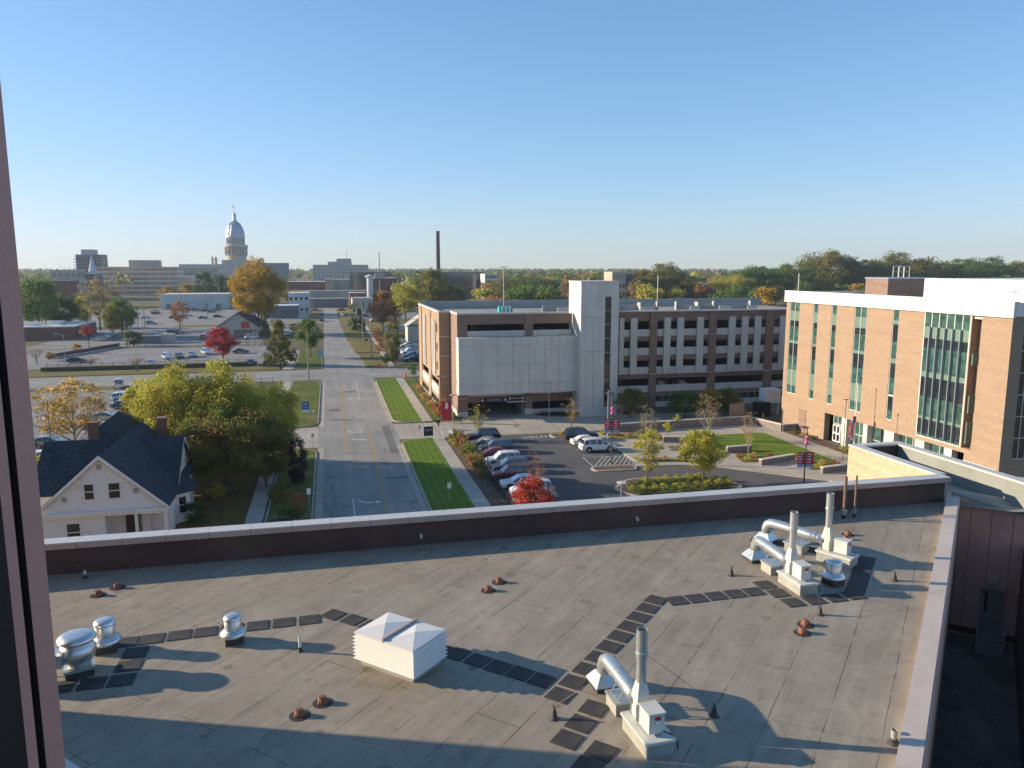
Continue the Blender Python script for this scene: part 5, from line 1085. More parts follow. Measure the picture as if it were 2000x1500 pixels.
# nearer tree belt beyond the rooftops: single trees of moderate size
hr = random.Random(77); CN = {'olive':'olive','green':'green','dkgreen':'dark green','yg':'yellow-green','rust':'rusty','orange':'orange','yellow':'golden','brown':'brownish'}
belt = 0
for i in range(64):
    px = 940+i*16.8+hr.uniform(-5,5); Y = hr.uniform(300,560)
    if px > 1990: break
    mt2 = hr.choice(['olive','green','olive','yg','rust','dkgreen','brown','orange','green','yellow'])
    x = AY(px,523,Y)[0]; h = hr.uniform(15,20); tree('street_tree',x,Y,h,hr.uniform(11,16),mt2,'%s tree in the neighbourhood beyond the garage' % CN[mt2],'far',.08,group='trees of the neighbourhood beyond the garage',trunk=False)
for i in range(40):
    px = 40+i*17+hr.uniform(-6,6); Y = hr.uniform(560,900)
    if 420 < px < 500 or (150 < px < 420 and Y < 770): continue
    mt2 = hr.choice(['olive','green','yg','rust','dkgreen','brown','yellow'])
    x = AY(px,523,Y)[0]; tree('street_tree',x,Y,hr.uniform(11,17),hr.uniform(11,16),mt2,'%s tree among the distant town buildings' % CN[mt2],'far',.08,group='trees among the distant town buildings',trunk=False)
# far woods to the horizon: one uncountable mass
def woods():
    r = np.random.default_rng(5); N = 3400; az = r.uniform(-30,62,N); dist = 620+r.random(N)**1.15*2900; az = np.where((az > -19.5) & (az < 3.2) & (dist < 1230) & (r.random(N) < .93), az+32, az); az = np.radians(az); X = np.sin(az)*dist; Y = np.cos(az)*dist; H_ = r.uniform(15,23,N)+dist/3500*3; W = r.uniform(12,20,N)
    k = 46; n = N*k; ci = np.repeat(np.arange(N),k); e = r.normal(size=(n,3)); e /= np.linalg.norm(e,axis=1)[:,None]; e[:,2] = np.abs(e[:,2])*1.0-.15
    rr = (.7+.35*r.random(n)); bump_ = 1+.22*np.sin(e[:,0]*7+ci)*np.cos(e[:,1]*6+ci*2); rr = rr*bump_
    P = np.stack([X[ci]+e[:,0]*W[ci]/2*rr, Y[ci]+e[:,1]*W[ci]/2*rr, H_[ci]*(.42+.52*e[:,2]*rr)],1)
    nr = e+r.normal(size=(n,3))*.35; nr /= np.linalg.norm(nr,axis=1)[:,None]; t = np.cross(nr,r.normal(size=(n,3))); t /= np.linalg.norm(t,axis=1)[:,None]; b = np.cross(nr,t); s = r.uniform(2.0,4.2,n)[:,None]*(1+dist[ci][:,None]/3500)
    V = np.stack([P-t*s*.5,P-b*s*.4,P+t*s*.5,P+b*s*.4],1).reshape(-1,3); me = bpy.data.meshes.new('far_woods'); me.vertices.add(n*4); me.vertices.foreach_set('co',V.astype(np.float32).ravel()); me.loops.add(n*4); me.loops.foreach_set('vertex_index',np.arange(n*4,dtype=np.int32))
    me.polygons.add(n); me.polygons.foreach_set('loop_start',np.arange(n,dtype=np.int32)*4); me.polygons.foreach_set('loop_total',np.full(n,4,dtype=np.int32))
    pal = ['olive','green','dkgreen','brown','rust','yg','olive','green','orange']; mi = np.random.default_rng(3).integers(0,len(pal),N); mi = np.where(r.random(N) < .55, r.integers(0,3,N), mi)
    for q in pal: me.materials.append(L[q])
    me.polygons.foreach_set('material_index', mi[ci].astype(np.int32)); me.update(); o = bpy.data.objects.new('far_woods',me); col.objects.link(o); return tag(o,'continuous autumn tree canopy stretching to the horizon','woods',None,'stuff')
woods()
# ============================================================ TOWN BUILDINGS BEYOND
def bbox_px(pl, pr, top, Y, base=0.0):
    a = AY(pl, top, Y); b = AY(pr, top, Y); return a[0], b[0], max(a[2], 3.0)
def bld(name, label, pl, pr, top, Y, depth, mat, rows=0, cols=0, wf=.6, hf=.5, glassm=None, cat='building', roofm=None, par=.5, band=False, side=True, h=None, z0f=.06):
    x0, x1, z = bbox_px(pl, pr, top, Y); z = h or z
    e = empty(name, ((x0+x1)/2, Y, 0), label, cat); m = MB(); m.box(x0,x1,Y,Y+depth,0,z-par*.4); m.build('wall', mat, e)
    m = MB(); m.box(x0-.12,x1+.12,Y-.12,Y+depth+.12,z-par*.4,z); m.build('roof_edge', roofm or M['conc_lt'], e)
    gm = glassm or M['glass_dk']
    if rows:
        fh = (z-par)/rows; cw_ = (x1-x0)/max(cols,1)
        for j in range(rows):
            zz = fh*j+fh*(1-hf)/2+z0f*fh
            if band:
                for k in range(cols): m = MB(); m.box(x0+cw_*k+cw_*.03,x0+cw_*(k+1)-cw_*.03,Y-.06,Y+.1,zz,zz+fh*hf); m.build('window_band', gm, e)
            else:
                for k in range(cols):
                    c = x0+cw_*(k+.5); m = MB(); m.box(c-cw_*wf/2,c+cw_*wf/2,Y-.05,Y+.1,zz,zz+fh*hf); m.build('window', gm, e)
            if side and x1 < -20:
                n_ = max(1,int(depth/6))
                for k in range(n_): c = Y+depth*(k+.5)/n_; m = MB(); m.box(x1-.1,x1+.05,c-1.4,c+1.4,zz,zz+fh*hf); m.build('window', gm, e)
    return e, x0, x1, z
M['sunglow_glass'] = glass('sunglow_tinted_glass', (0.30,0.13,0.075), 0.22, 0.05, 0.55)  # orange low-sun reflection is put into the glass colour
M['blue_glass'] = glass('blue_black_glass', (0.018,0.03,0.04), 0.10, 0.03)
M['brick_tower'] = surf('tower_brick', (0.10,0.085,0.09), 0.9, .15); M['stone'] = surf('grey_limestone', (0.42,0.41,0.39), 0.85, .12, .1, 1)
M['stone_tan'] = surf('tan_stone', (0.45,0.37,0.27), 0.85, .12, .1, 1); M['white_wall'] = surf('worn_white_wall', (0.52,0.53,0.55), 0.8, .14, .15, 1.5)
M['cream_wall'] = surf('cream_wall', (0.48,0.44,0.36), 0.8, .1, .3, 3); M['zinc'] = surf('zinc_dome', (0.36,0.40,0.47), 0.38, .12, .3, 2, metallic=.6)
M['brick_far'] = surf('dull_red_brick', (0.20,0.075,0.055), 0.9, .2, .2, 2); M['dkroof'] = surf('dark_roof', (0.055,0.055,0.065), 0.85, .2); M['slate'] = surf('grey_blue_wall', (0.16,0.18,0.21), 0.8, .15)
e,x0,x1,z = bld('apartment_tower','dark brick apartment tower with pale balcony ends at the far left of the skyline',147,198,497,900,22,M['brick_tower'],11,8,.45,.4)
for j in range(10):
    for xx in (x0-2.2,x1): m = MB(); m.box(xx,xx+2.2,899,906,4.4+j*(z-5)/10.5,5.2+j*(z-5)/10.5); m.build('balcony', M['conc_lt'], e)
a = AY(156,487,900); b = AY(181,487,900); MB().box(a[0],b[0],903,918,z,a[2]).build('rooftop_house', M['stone'], e)
e,x0,x1,z = bld('office_building','long white-banded office building with windows coloured as low-sun reflection and a pale rooftop box',183,346,521,745,30,M['conc_lt'],6,9,.9,.55,M['sunglow_glass'],band=True,roofm=M['conc_lt'])
a = AY(251,508,752); b = AY(308,508,752); MB().box(a[0],b[0],752,768,z,a[2]).build('rooftop_box', M['stone_tan'], e)
bld('office_block','low grey office block with square windows left of the banded building',98,150,527,640,20,M['stone'],3,4,.5,.4); bld('office_block','blue-grey block between the grey office and the banded building',150,186,534,660,20,M['slate'],3,3,.5,.4)
bld('brick_hall','low red brick hall behind the dark oaks at far left',78,136,549,520,18,M['brick_far'],2,5,.5,.35,roofm=M['dkroof'])
e = empty('church_steeple',(AY(178,497,690)[0],690,0),'slim grey church steeple in front of the apartment tower','steeple'); x = e.location.x
MB().box(x-2.6,x+2.6,687.4,692.6,0,21).build('belfry', M['stone'], e); m = MB(); m.lathe([(3.0,21),(1.4,28),(.1,AY(178,497,690)[2])], (x,690,0), 8); m.build('spire', M['zinc'], e)
# domed capitol
CY_ = 1130.0; cx = AY(459,450,CY_)[0]
def zc(py): return AY(459,py,CY_)[2]
u = AY(460,500,CY_)[0]-AY(459,500,CY_)[0]
cp_ = empty('domed_capitol',(cx,CY_,0),'grey stone capitol with a tall ribbed zinc dome, columned drum and flagpole','capitol building')
m = MB(); m.lathe([(u*v,zc(q)) for v, q in ((18,466),(19,463),(18.2,461),(17.5,456),(15.5,448),(12.5,441),(8.5,436),(6,434.5),(5.5,433))], (cx,CY_,0), 32); dm = m.build('dome', M['zinc'], cp_, smooth=True)
for k in range(16):
    a = k*math.pi/8; m = MB(); m.path([(cx+u*v*math.cos(a),CY_+u*v*math.sin(a),zc(q)) for v, q in ((18.3,460),(17.8,456),(15.8,448),(12.8,441),(8.8,435.7),(6,434))], .45, 5); m.build('rib', M['zinc'], dm)
m = MB(); m.lathe([(u*v,zc(q)) for v, q in ((5.5,434),(5.8,431.5),(4.2,431),(4.0,428),(3.4,421),(3.6,420),(3.2,419),(2.0,416.5),(.6,415),(.4,409),(.3,409))], (cx,CY_,0), 14); m.build('lantern', M['zinc'], cp_)
m = MB(); m.tube((cx,CY_,zc(410)),(cx,CY_,zc(401)),.35,n=5); fp = m.build('flagpole', M['stone'], cp_); m = MB(); m.quad((cx,CY_,zc(404.2)),(cx-u*3,CY_,zc(403.8)),(cx-u*3,CY_,zc(402)),(cx,CY_,zc(402.2))); m.build('flag', M['red'], fp)
m = MB(); m.lathe([(u*v,zc(q)) for v, q in ((16.2,478),(16.2,466),(19,465),(19,464))], (cx,CY_,0), 32); m.build('upper_drum', M['stone'], cp_)
m = MB(); m.lathe([(u*v,zc(q)) for v, q in ((20,508),(20,499),(18,498),(18,486),(23,484),(24,482.5),(23.5,480),(22,478),(15,478))], (cx,CY_,0), 32); m.build('lower_drum', M['stone_tan'], cp_)
for k in range(20):
    a = k*math.pi/10; m = MB(); m.tube((cx+u*21.5*math.cos(a),CY_+u*21.5*math.sin(a),zc(499)),(cx+u*21.5*math.cos(a),CY_+u*21.5*math.sin(a),zc(484)),.75,n=8); m.build('column', M['stone'], cp_)
    m = MB(); m.tube((cx+u*17.4*math.cos(a),CY_+u*17.4*math.sin(a),zc(478)),(cx+u*17.4*math.cos(a),CY_+u*17.4*math.sin(a),zc(466.5)),.5,n=6); m.build('pilaster', M['stone'], cp_)
    a += math.pi/20; 
    for rr_, q0, q1, ww in ((16.35,475,468,1.1),(18.1,496,488,1.4)): m = MB(); m.rbox((cx+u*rr_*math.cos(a),CY_+u*rr_*math.sin(a)),.25,ww,zc(q0),zc(q1),a); m.build('drum_window', M['glass_dk'], cp_)
m = MB(); m.box(cx-u*34,cx+u*34,CY_-18,CY_+18,0,zc(516)); m.box(cx-u*26,cx+u*26,CY_-16,CY_+16,zc(516),zc(508)); m.build('wall', M['stone'], cp_)
m = MB(); y = CY_-19; m.add([(cx-u*28,y,zc(519)),(cx+u*22,y,zc(519)),(cx-u*3,y,zc(513)),(cx-u*28,y+6,zc(519)),(cx+u*22,y+6,zc(519)),(cx-u*3,y+6,zc(513))], [(0,1,2),(5,4,3),(0,2,5,3),(1,4,5,2)]); m.build('pediment', M['stone'], cp_)
for s_ in (-1,):
    for k in (0,7): m = MB(); m.lathe([(u*2.4,zc(516)),(u*2.4,zc(509)),(u*3,zc(508)),(u*2.6,zc(505)),(u*1.2,zc(502)),(u*.2,zc(500))], (cx+u*(s_*47+k),CY_,0), 12); m.build('cupola', M['stone_tan'], cp_)
m = MB(); a = AY(352,516,CY_); b = AY(428,516,CY_); m.box(a[0],b[0],CY_-10,CY_+20,0,a[2]); m.build('side_wing', M['stone'], cp_)
for k in range(16): m = MB(); c = a[0]+(b[0]-a[0])*(k+.5)/16; m.box(c-1,c+1,CY_-10.2,CY_-9.8,a[2]-15,a[2]-5); m.build('window', M['glass_dk'], cp_)
m = MB(); a = AY(500,515,CY_); b = AY(563,515,CY_); m.box(a[0],b[0],CY_-10,CY_+20,0,a[2]+1); m.build('side_wing', M['slate'], cp_)
bld('stone_annex','tan stone annex with a flat roof below the capitol wing',347,380,540,700,16,M['stone_tan'],0,0); bld('white_annex','small white lined block right of the tan stone annex',378,391,538,690,12,M['white_wall'],5,1,.8,.3)
e,x0,x1,z = bld('white_warehouse','long worn white warehouse with a flat roof, cars parked along it',313,446,575,482,26,M['white_wall'],0,0)
for k, (dx, w_) in enumerate(((3,2.6),(10,2.6),(24,1.5),(30,3))): m = MB(); m.box(x0+dx,x0+dx+w_,481.9,482.1,0,3.2); m.build('loading_door', M['slate'], e)
bld('shop_building','low pale shop with a dark red stripe beside the golden maple',432,470,577,488,14,M['cream_wall'],1,3,.5,.3,M['brick_far'])
# gabled shed with sign
a = AY(425,640,281); b = AY(504,640,281); x0, x1 = a[0], b[0]; sh = empty('gabled_shed',((x0+x1)/2,281,0),'cream gabled shed with dark roof and a wide dark garage door','shed'); rx = (x0+x1)/2; he = AY(430,638,281)[2]; hr_ = AY(465,612,281)[2]
m = MB(); m.add([(x0,281,0),(x1,281,0),(x1,281,he),(rx,281,hr_),(x0,281,he)], [(0,1,2,3,4)]); m.box(x0,x1,281.02,305,0,he); m.build('wall', M['cream_wall'], sh)
roofgable('roof','y',280.4,305.5,rx,(x1-x0)/2,he,hr_,.5,.25,M['dkroof'],sh)
MB().box(rx-1.5,rx+6.3,280.9,281,0,he*.72).build('garage_door', M['brick_dk'], sh)
# brick school at left
sx0, sx1 = -106.0, -84.0; sc_ = empty('brick_school',(-95,290,0),'low red brick school with white roof edge and rooftop units at far left','building'); hz = AY(60,640,287)[2]
m = MB(); m.box(-130,sx1,287,312,0,hz); m.build('wall', M['brick_red'], sc_); m = MB(); m.box(-130.2,sx1+.2,286.8,312.2,hz,hz+.35); m.build('roof_edge', M['white_metal'], sc_)
for x, y, w_ in ((-112,293,3),(-104,296,6),(-98,292,4),(-93,298,5),(-89,292,1)): MB().box(x-w_/2,x+w_/2,y-1,y+1,hz+.35,hz+1.6).build('rooftop_unit', M['white_metal'] if w_ > 3 else M['zinc'], sc_)
# street-end group
e,x0,x1,z = bld('concrete_office','wide pale grey office complex with a stepped central block and mast',611,719,517,1000,24,M['stone'],7,14,.5,.35)
for pl, pr, tp, dy in ((640,687,511,2),(657,686,505,4)): a = AY(pl,tp,1000); b = AY(pr,tp,1000); MB().box(a[0],b[0],1000+dy,1020-dy,z,a[2]).build('upper_block', M['stone'] if dy == 2 else M['stone_tan'], e); z = a[2]
m = MB(); a = AY(677,489,1005); m.tube((a[0],1005,z),(a[0],1005,a[2]),.35,n=5); m.build('mast', M['stone'], e)
bld('brick_block','long red brick block with square windows right of the golden maple',563,634,550,640,20,M['brick_far'],2,9,.4,.4,roofm=M['white_metal']); bld('plain_block','plain tan and white windowless block beside the brick block',634,652,545,630,18,M['stone_tan'])
bld('plain_block','plain pale grey block behind the utility poles',651,684,546,650,18,M['stone']); bld('glass_office','dark glass office box above the far road',683,764,531,600,24,M['blue_glass'],5,12,.94,.86,M['blue_glass'],roofm=M['slate'])
bld('glass_office','dark blue glass office box left of the garage stair tower',862,946,531,600,24,M['blue_glass'],6,14,.94,.86,M['blue_glass'],roofm=M['slate']); bld('white_office','white banded office at the right of the dark glass box',947,977,535,575,18,M['white_wall'],5,1,.9,.4,band=True)
bld('brick_plant','brown brick plant building behind the white silo',728,775,543,520,20,M['brick_far'],1,4,.4,.3); bld('red_shed','low dark red shed on the right of the far road',683,714,572,470,12,M['brick_far'],0,0)
bld('cream_warehouse','long cream warehouse right of the utility pole row',688,728,583,430,24,M['cream_wall'],1,3,.3,.3,roofm=M['conc_dk']); bld('shop_building','two-storey white and grey shop left of the far road',563,603,572,405,18,M['white_wall'],2,4,.5,.3,roofm=M['white_metal'])
bld('canopy_shop','low dark shop with a white canopy behind the round green tree',520,582,597,385,14,M['slate'],1,6,.5,.3,roofm=M['white_metal']); bld('rail_embankment','long grey railway embankment wall closing the far road',600,760,583,484,6,M['slate'],cat='wall')
bld('rail_bridge','pale concrete railway bridge deck over the far road',585,770,568,560,8,M['conc'],cat='bridge')
e = empty('smokestack',(65.7,472,0),'tall dark smokestack rising alone above the trees','smokestack'); m = MB(); m.lathe([(2.0,0),(1.25,24),(1.1,45.4),(1.25,45.5),(1.25,46),(1.0,46)], (65.7,472,0), 18); m.build('shaft', M['brick_tower'], e)
x, y = AY(723,575,500)[:2]; m = MB(); m.lathe([(2,0),(2,17.5),(3,18.2),(3,18.8),(0,20)], (x,y,0), 16); tag(m.build('silo', M['white_wall'], at=(x,y,0)), 'white cylindrical silo beside the brown brick plant', 'silo')
bld('brick_house_row','tan brick apartment house among trees right of the stair tower',1196,1222,531,430,14,M['stone_tan'],4,4,.5,.4); bld('brick_house_row','grey roofed apartment house right of the tan brick one',1222,1246,533,450,14,M['slate'],4,4,.5,.4)
bld('flat_shop','low blue-white building among the distant trees behind the garage',1358,1378,552,520,10,M['white_wall'])
xh, yh = G(812,668); h3 = empty('gabled_house',(xh,yh,0),'pale gabled house half hidden behind the left end of the garage','house'); MB().box(xh-2.5,xh+6,yh,yh+9,0,5.2).build('wall', M['cream_wall'], h3); roofgable('roof','y',yh-.4,yh+9.4,xh+1.75,4.25,5.2,8.2,.4,.2,M['conc'],h3)
mw = MB(); mw.box(19.5,60,296,297,0,2.2); tag(mw.build('white_fence_wall', M['white_wall'], at=(19.5,296,0)), 'low white wall behind the orange maple right of the road', 'wall')

# ============================================================ VEHICLES
M['car_glass'] = glass('car_glass', (0.025,0.03,0.038), 0.05, 0.0); M['tyre'] = plain('tyre_rubber', (0.018,0.018,0.02), .8); M['rim'] = plain('alloy_rim', (.45,.45,.47), .3, .8)
M['lamp_w'] = plain('headlamp_lens', (.75,.75,.75), .15); M['lamp_r'] = plain('taillamp_lens', (.45,.02,.02), .25)
def paint(name, c, metal=.3):
    m, nt, p = mk(name); p.inputs['Base Color'].default_value = (*c,1); p.inputs['Roughness'].default_value = .28; p.inputs['Metallic'].default_value = metal; p.inputs['Coat Weight'].default_value = .8; p.inputs['Coat Roughness'].default_value = .06; return m
PT = {'white':paint('white_paint_car',(.72,.72,.72),0),'black':paint('black_paint_car',(.012,.012,.018)),'grey':paint('grey_paint_car',(.16,.165,.17),.5),'silver':paint('silver_paint_car',(.42,.43,.44),.6),'red':paint('red_paint_car',(.36,.02,.025)),'maroon':paint('maroon_paint_car',(.17,.015,.02)),'blue':paint('blue_paint_car',(.03,.06,.14)),'bluegrey':paint('bluegrey_paint_car',(.10,.14,.19),.5),'gold':paint('champagne_paint_car',(.34,.29,.22),.5)}
def carmeshes(kind):
    # stations: x, half width, sill z, belt z, top z, top half width, cabin?
    if kind == 'suv': Ln, St, wb = 4.75, [(-2.36,.74,.45,.85,.90,.66,0),(-2.3,.86,.35,.98,1.02,.74,0),(-2.12,.92,.30,1.04,1.12,.78,0),(-1.9,.93,.28,1.06,1.66,.66,1),(-1.3,.94,.27,1.05,1.76,.68,1),(-.3,.94,.27,1.03,1.78,.69,1),(.45,.94,.27,1.01,1.72,.68,1),(1.15,.94,.27,1.02,1.08,.78,0),(1.9,.92,.28,.95,1.0,.74,0),(2.26,.84,.34,.82,.87,.66,0),(2.37,.72,.42,.68,.72,.60,0)], 1.40
    elif kind == 'pickup': Ln, St, wb = 5.7, [(-2.85,.84,.5,.98,1.0,.84,0),(-2.8,.92,.42,1.05,1.07,.86,0),(-.9,.94,.40,1.06,1.08,.86,0),(-.8,.94,.40,1.06,1.78,.68,1),(.2,.94,.38,1.05,1.82,.70,1),(.75,.94,.38,1.05,1.74,.68,1),(1.35,.94,.38,1.08,1.14,.80,0),(2.3,.93,.38,1.02,1.08,.76,0),(2.75,.86,.42,.9,.96,.7,0),(2.85,.76,.5,.75,.8,.64,0)], 1.75
    else: Ln, St, wb = 4.7, [(-2.34,.70,.42,.80,.86,.62,0),(-2.25,.84,.34,.92,.98,.70,0),(-1.75,.90,.27,.94,1.02,.74,0),(-1.1,.91,.24,.93,1.40,.60,1),(-.5,.91,.24,.92,1.46,.62,1),(.2,.91,.24,.90,1.42,.61,1),(1.0,.91,.24,.90,.96,.74,0),(1.9,.88,.25,.78,.84,.68,0),(2.25,.80,.30,.68,.73,.6,0),(2.35,.68,.38,.56,.6,.52,0)], 1.38
    def ring(s): x, w_, zs_, zb, zt, wt, c = s; return [(x,-w_*.9,zs_),(x,-w_,zs_+.18),(x,-w_*.985,zb-.06),(x,-w_*.93,zb),(x,-wt,zt-.05),(x,-wt*.8,zt),(x,wt*.8,zt),(x,wt,zt-.05),(x,w_*.93,zb),(x,w_*.985,zb-.06),(x,w_,zs_+.18),(x,w_*.9,zs_)]
    body = MB(); gl = {'windscreen':MB(),'rear_window':MB(),'side_window':MB(),'side_window_':MB()}; R = [ring(s) for s in St]; n = 12
    def P(i,k): return R[i][k % n]
    for i in range(len(St)-1):
        for k in range(n):
            f = [P(i,k),P(i,k+1),P(i+1,k+1),P(i+1,k)][::-1]; a, b = St[i][6], St[i+1][6]
            if k in (3,7) and (a or b):
                # glazing in the greenhouse with a painted pillar between stations
                g_ = gl['side_window' if k == 3 else 'side_window_']; q = [Vector(v) for v in (P(i,k),P(i,k+1),P(i+1,k+1),P(i+1,k))]; body.quad(*f)
                o_ = Vector((0,-.012 if k == 3 else .012,.004)); c_ = sum(q,Vector())/4; sx_ = [c_+(v-c_)*.86+o_ for v in q]; g_.quad(*[tuple(v) for v in sx_][::-1])
            elif k == 5 and a != b:
                body.quad(*f); q = [Vector(v) for v in (P(i,4),P(i,7),P(i+1,7),P(i+1,4))]; c_ = sum(q,Vector())/4; nn_ = (q[1]-q[0]).cross(q[3]-q[0]).normalized(); 
                if nn_.z < 0: nn_ = -nn_
                pts = [tuple(c_+(v-c_)*.93+nn_*.03) for v in q]; gl['rear_window' if b else 'windscreen'].quad(*pts[::-1])
            else: body.quad(*f)
    body.add(R[0],[tuple(range(n))]); body.add(R[-1],[tuple(range(n))[::-1]])
    if kind == 'pickup': body.box(-2.7,-.95,-.74,.74,1.085,1.09,1)
    ms = {'body':body.mesh('body',[PT['white'],M['void']])}
    for k, v in gl.items():
        if v.f: ms[k.rstrip('_')+('_' if k.endswith('_') else '')] = v.mesh(k.rstrip('_'),M['car_glass'])
    wr = .37 if kind != 'sedan' else .33; W = St[5][1]
    t = MB(); t.tube((0,-.11,0),(0,.11,0),wr,n=18); ms['tyre'] = t.mesh('tyre',M['tyre'])
    t = MB(); t.tube((0,-.125,0),(0,.125,0),wr*.62,n=10); ms['rim'] = t.mesh('rim',M['rim'])
    t = MB(); t.tube((0,-.012,0),(0,.012,0),wr+.07,n=18); ms['arch'] = t.mesh('wheel_arch',M['void'])
    t = MB(); t.box(0,.06,-.16,.16,-.07,.07); ms['hl'] = t.mesh('headlight',M['lamp_w']); ms['tl'] = t.mesh('taillight',M['lamp_r'])
    t = MB(); t.box(-.1,.06,-.09,.09,-.05,.07); ms['mirror'] = t.mesh('mirror',M['black'])
    return ms, St, wb, wr, W
CM = {k: carmeshes(k) for k in ('suv','sedan','pickup')}
def ob(nm, me, par, loc=(0,0,0)):
    o = bpy.data.objects.new(nm, me); col.objects.link(o); o.parent = par; o.location = loc; return o
def car(kind, c, x, y, deg, label, group=None, z=0.02, s=1.0):
    ms, St, wb, wr, W = CM[kind]; e = empty('parked_'+{'suv':'suv','sedan':'car','pickup':'pickup_truck'}[kind],(x,y,z),label,{'suv':'suv','sedan':'car','pickup':'pickup truck'}[kind],group,R_(deg)); e.scale = (s,s,s)
    b = ob('body',ms['body'],e); b.material_slots[0].link = 'OBJECT'; b.material_slots[0].material = PT[c]
    for k in ('windscreen','rear_window','side_window','side_window_'):
        if k in ms: ob(k.rstrip('_'),ms[k],e)
    for sx_ in (-1,1):
        for sy_ in (-1,1):
            wo = ob('wheel',ms['tyre'],e,(sx_*wb,sy_*(W-.10),wr)); ob('rim',ms['rim'],wo); ob('wheel_arch',ms['arch'],e,(sx_*wb,sy_*(W-.003),wr+.02))
    for sy_ in (-1,1):
        ob('headlight',ms['hl'],e,(St[-3][0]+.12*(1 if kind != 'sedan' else 2),sy_*.64,St[-2][3]-.02)); ob('taillight',ms['tl'],e,(St[0][0]-.005,sy_*.62,St[0][3]+.02)); ob('mirror',ms['mirror'],e,(.95 if kind != 'pickup' else 1.0,sy_*(W+.06),1.08 if kind != 'sedan' else .98))
    return e
GP = 'vehicles parked in the near lot'
for q in [('suv','black',20.4,103.3,180,'black SUV nearest the garage entrance, first in the row'),('sedan','gold',19.9,99.6,180,'champagne sedan second in the row behind the leafy shrubs'),('suv','bluegrey',20.7,96.3,180,'dark blue-grey SUV third in the row, long shadow behind it'),('sedan','red',19.6,93.2,180,'bright red car mostly hidden between two SUVs'),('suv','white',20.2,89.6,180,'white SUV with dark windows, fifth in the row'),('suv','bluegrey',20.3,86.3,180,'blue-grey SUV between the white SUV and the maroon one'),('suv','maroon',19.6,83.0,180,'maroon SUV near the scarlet maple'),('sedan','white',19.9,79.8,180,'white sedan partly behind the scarlet maple'),('suv','white',20.3,76.4,180,'white SUV behind the scarlet maple'),('sedan','bluegrey',19.9,73.4,180,'dark car just above the parapet below the scarlet maple')]: car(*q,group=GP)
car('suv','black',33.8,100.6,0,'dark SUV beside the planted kerb corner, its tail facing left',GP,s=1.04); car('sedan','white',33.7,97.3,0,'white sedan between the dark SUV and the big white SUV',GP); car('suv','white',33.9,94.0,0,'big white SUV at the end of the right-hand row',GP,s=1.02)
def cg(kind, c, px, py, deg, label, grp='vehicles parked in the far lots', z=.02):
    x, y = G(px,py); car(kind,c,x,y,deg,label,grp,z)
